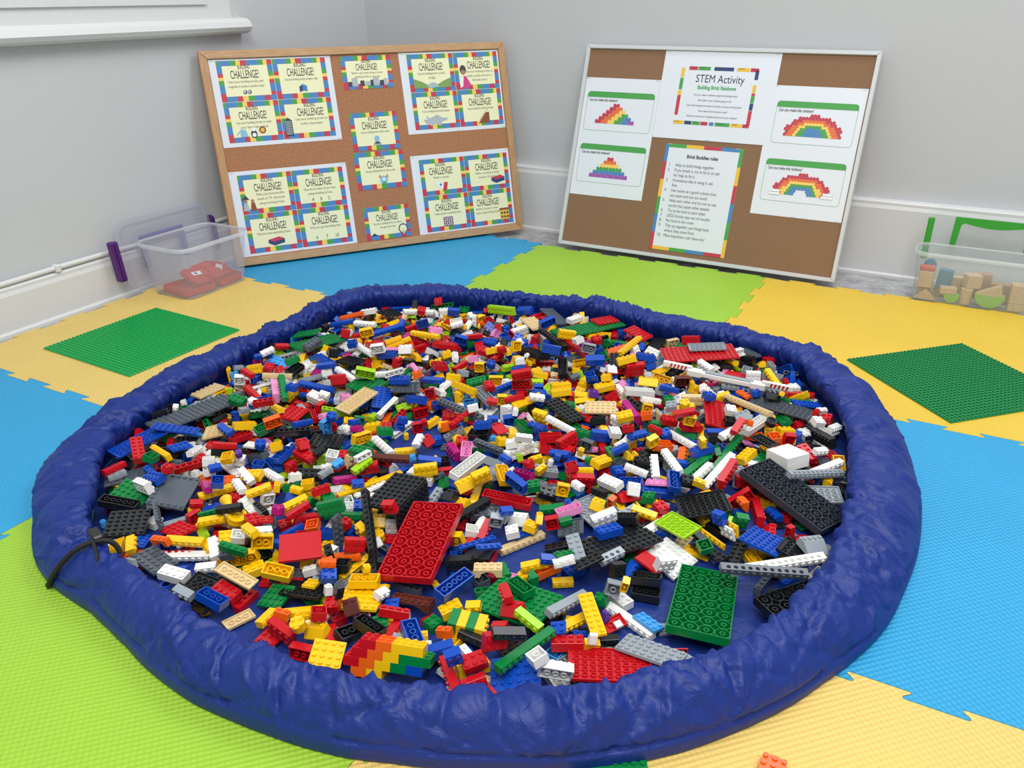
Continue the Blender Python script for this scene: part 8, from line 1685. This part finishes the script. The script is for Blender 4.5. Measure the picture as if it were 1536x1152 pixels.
# stepped rainbow wall
d, M = spec('Xr')
tw = thing('brick_wall', 'stepped rainbow wall of joined bricks, red to blue, at the near rim', 'brick model', M @ T(0, 0, -.0215) @ RX(-0.38))
rows = [(0, [('o', 2), ('y', 2)], 0), (1, [('r', 2), ('o', 2), ('y', 2), ('g', 2), ('b', 2)], -1), (2, [('r', 2), ('o', 2), ('y', 2), ('g', 4)], 0), (3, [('r', 2), ('o', 2), ('y', 4)], 1)]
for r, seq, x0 in rows:
    x = x0
    for co, l in seq:
        put('joined_brick', 'B', co, 2, l, T((x + l / 2 - 5) * U, 0, r * .0096), tw); x += l
# striped stack on its side
d, M = spec('Xs')
ts = thing('brick_stack', 'stack of joined green and yellow bricks lying on its side behind the rainbow wall', 'brick model', M @ T(-.021, 0, 0) @ RY(PI / 2) @ RZ(PI / 2))
for i, co in enumerate(('y', 'g', 'y', 'g')): put('joined_brick', 'B', co, 2, 3, T(0, 0, .0096 * (3 - i) + .002), ts)
# long white boom with hazard striped ends
d, M = spec('Xw')
L = d[0] / 100
tb = thing('toy_boom', 'long white toy crane boom with red striped ends near the back right rim', 'toy', M)
b = MB(); b.bbox((-L / 2 + .05, -.005, -.004), (L / 2 - .05, .005, .004), .001)
for s_ in (-1, 1):
    M2 = T(s_ * (L / 2 - .046), 0, 0)
    b.bbox((s_ * (L / 2 - .055) - .012, -.007, -.006), (s_ * (L / 2 - .055) + .012, .007, .006), .0015)
    b.bbox((min(s_ * (L / 2 - .05), s_ * L / 2), -.003, .001), (max(s_ * (L / 2 - .05), s_ * L / 2), .003, .011), .0012)
b.build('boom_arm', 'plastic_w', tb)
MB().bbox((-.035, -.004, .004), (.045, .004, .0065), .0008).build('grey_rail', 'plastic_e', tb)
b = MB()
for s_ in (-1, 1):
    for k in range(5):
        x = s_ * (L / 2 - .012 - .0062 * k)
        for y in (-.0032, .0032): b.add([(x, y, .0025), (x + .003, y, .0025), (x + .005, y, .0095), (x + .002, y, .0095)], [(0, 1, 2, 3) if y < 0 else (3, 2, 1, 0)])
b.build('hazard_stripes', 'plastic_r', tb)
# two more small pieces lying on the mats before the bag
p = fl(1158, 1156, 0.004)
o = put('round_brick', 'R', 'o', 3, 3, T(p.x, p.y, .0003)); tag(o, 'orange round brick on the yellow mat in front of the bag', 'brick')
p = fl(918, 1164, 0.003)
tag(put('stud_plate', 'P', 'g', 4, 8, T(p.x, p.y, .0003) @ RZ(math.atan2(MX[0][1], MX[0][0]))), 'green stud plate on the yellow mat in front of the bag', 'plate')

# ------------------------------------------------------------------ light
w = bpy.data.worlds.new('world'); SC.world = w; w.use_nodes = True
bg = w.node_tree.nodes['Background']; bg.inputs['Color'].default_value = (0.86, 0.93, 1.0, 1); bg.inputs['Strength'].default_value = 0.55
def area(name, loc, target, sx, sy, power, col):
    ld = bpy.data.lights.new(name, 'AREA'); ld.shape = 'RECTANGLE'; ld.size = sx; ld.size_y = sy; ld.energy = power; ld.color = col
    o = bpy.data.objects.new(name, ld); COL.objects.link(o); o.location = loc
    o.rotation_euler = (Vector(target) - Vector(loc)).to_track_quat('-Z', 'Y').to_euler()
    return o
area('window_light', (-0.1, YW - 0.06, 1.75), (-0.5, 0.6, 0.0), 1.5, 1.1, 30, (0.94, 0.97, 1.0))
area('ceiling_lamp', (0.3, -0.3, 2.5), (0.0, 0.3, 0), 1.6, 1.6, 70, (1.0, 0.98, 0.94))
SC.view_settings.view_transform = 'Standard'; SC.view_settings.look = 'None'; SC.view_settings.gamma = 1.0
SC.view_settings.use_curve_mapping = False
SC.view_settings.exposure = -0.12
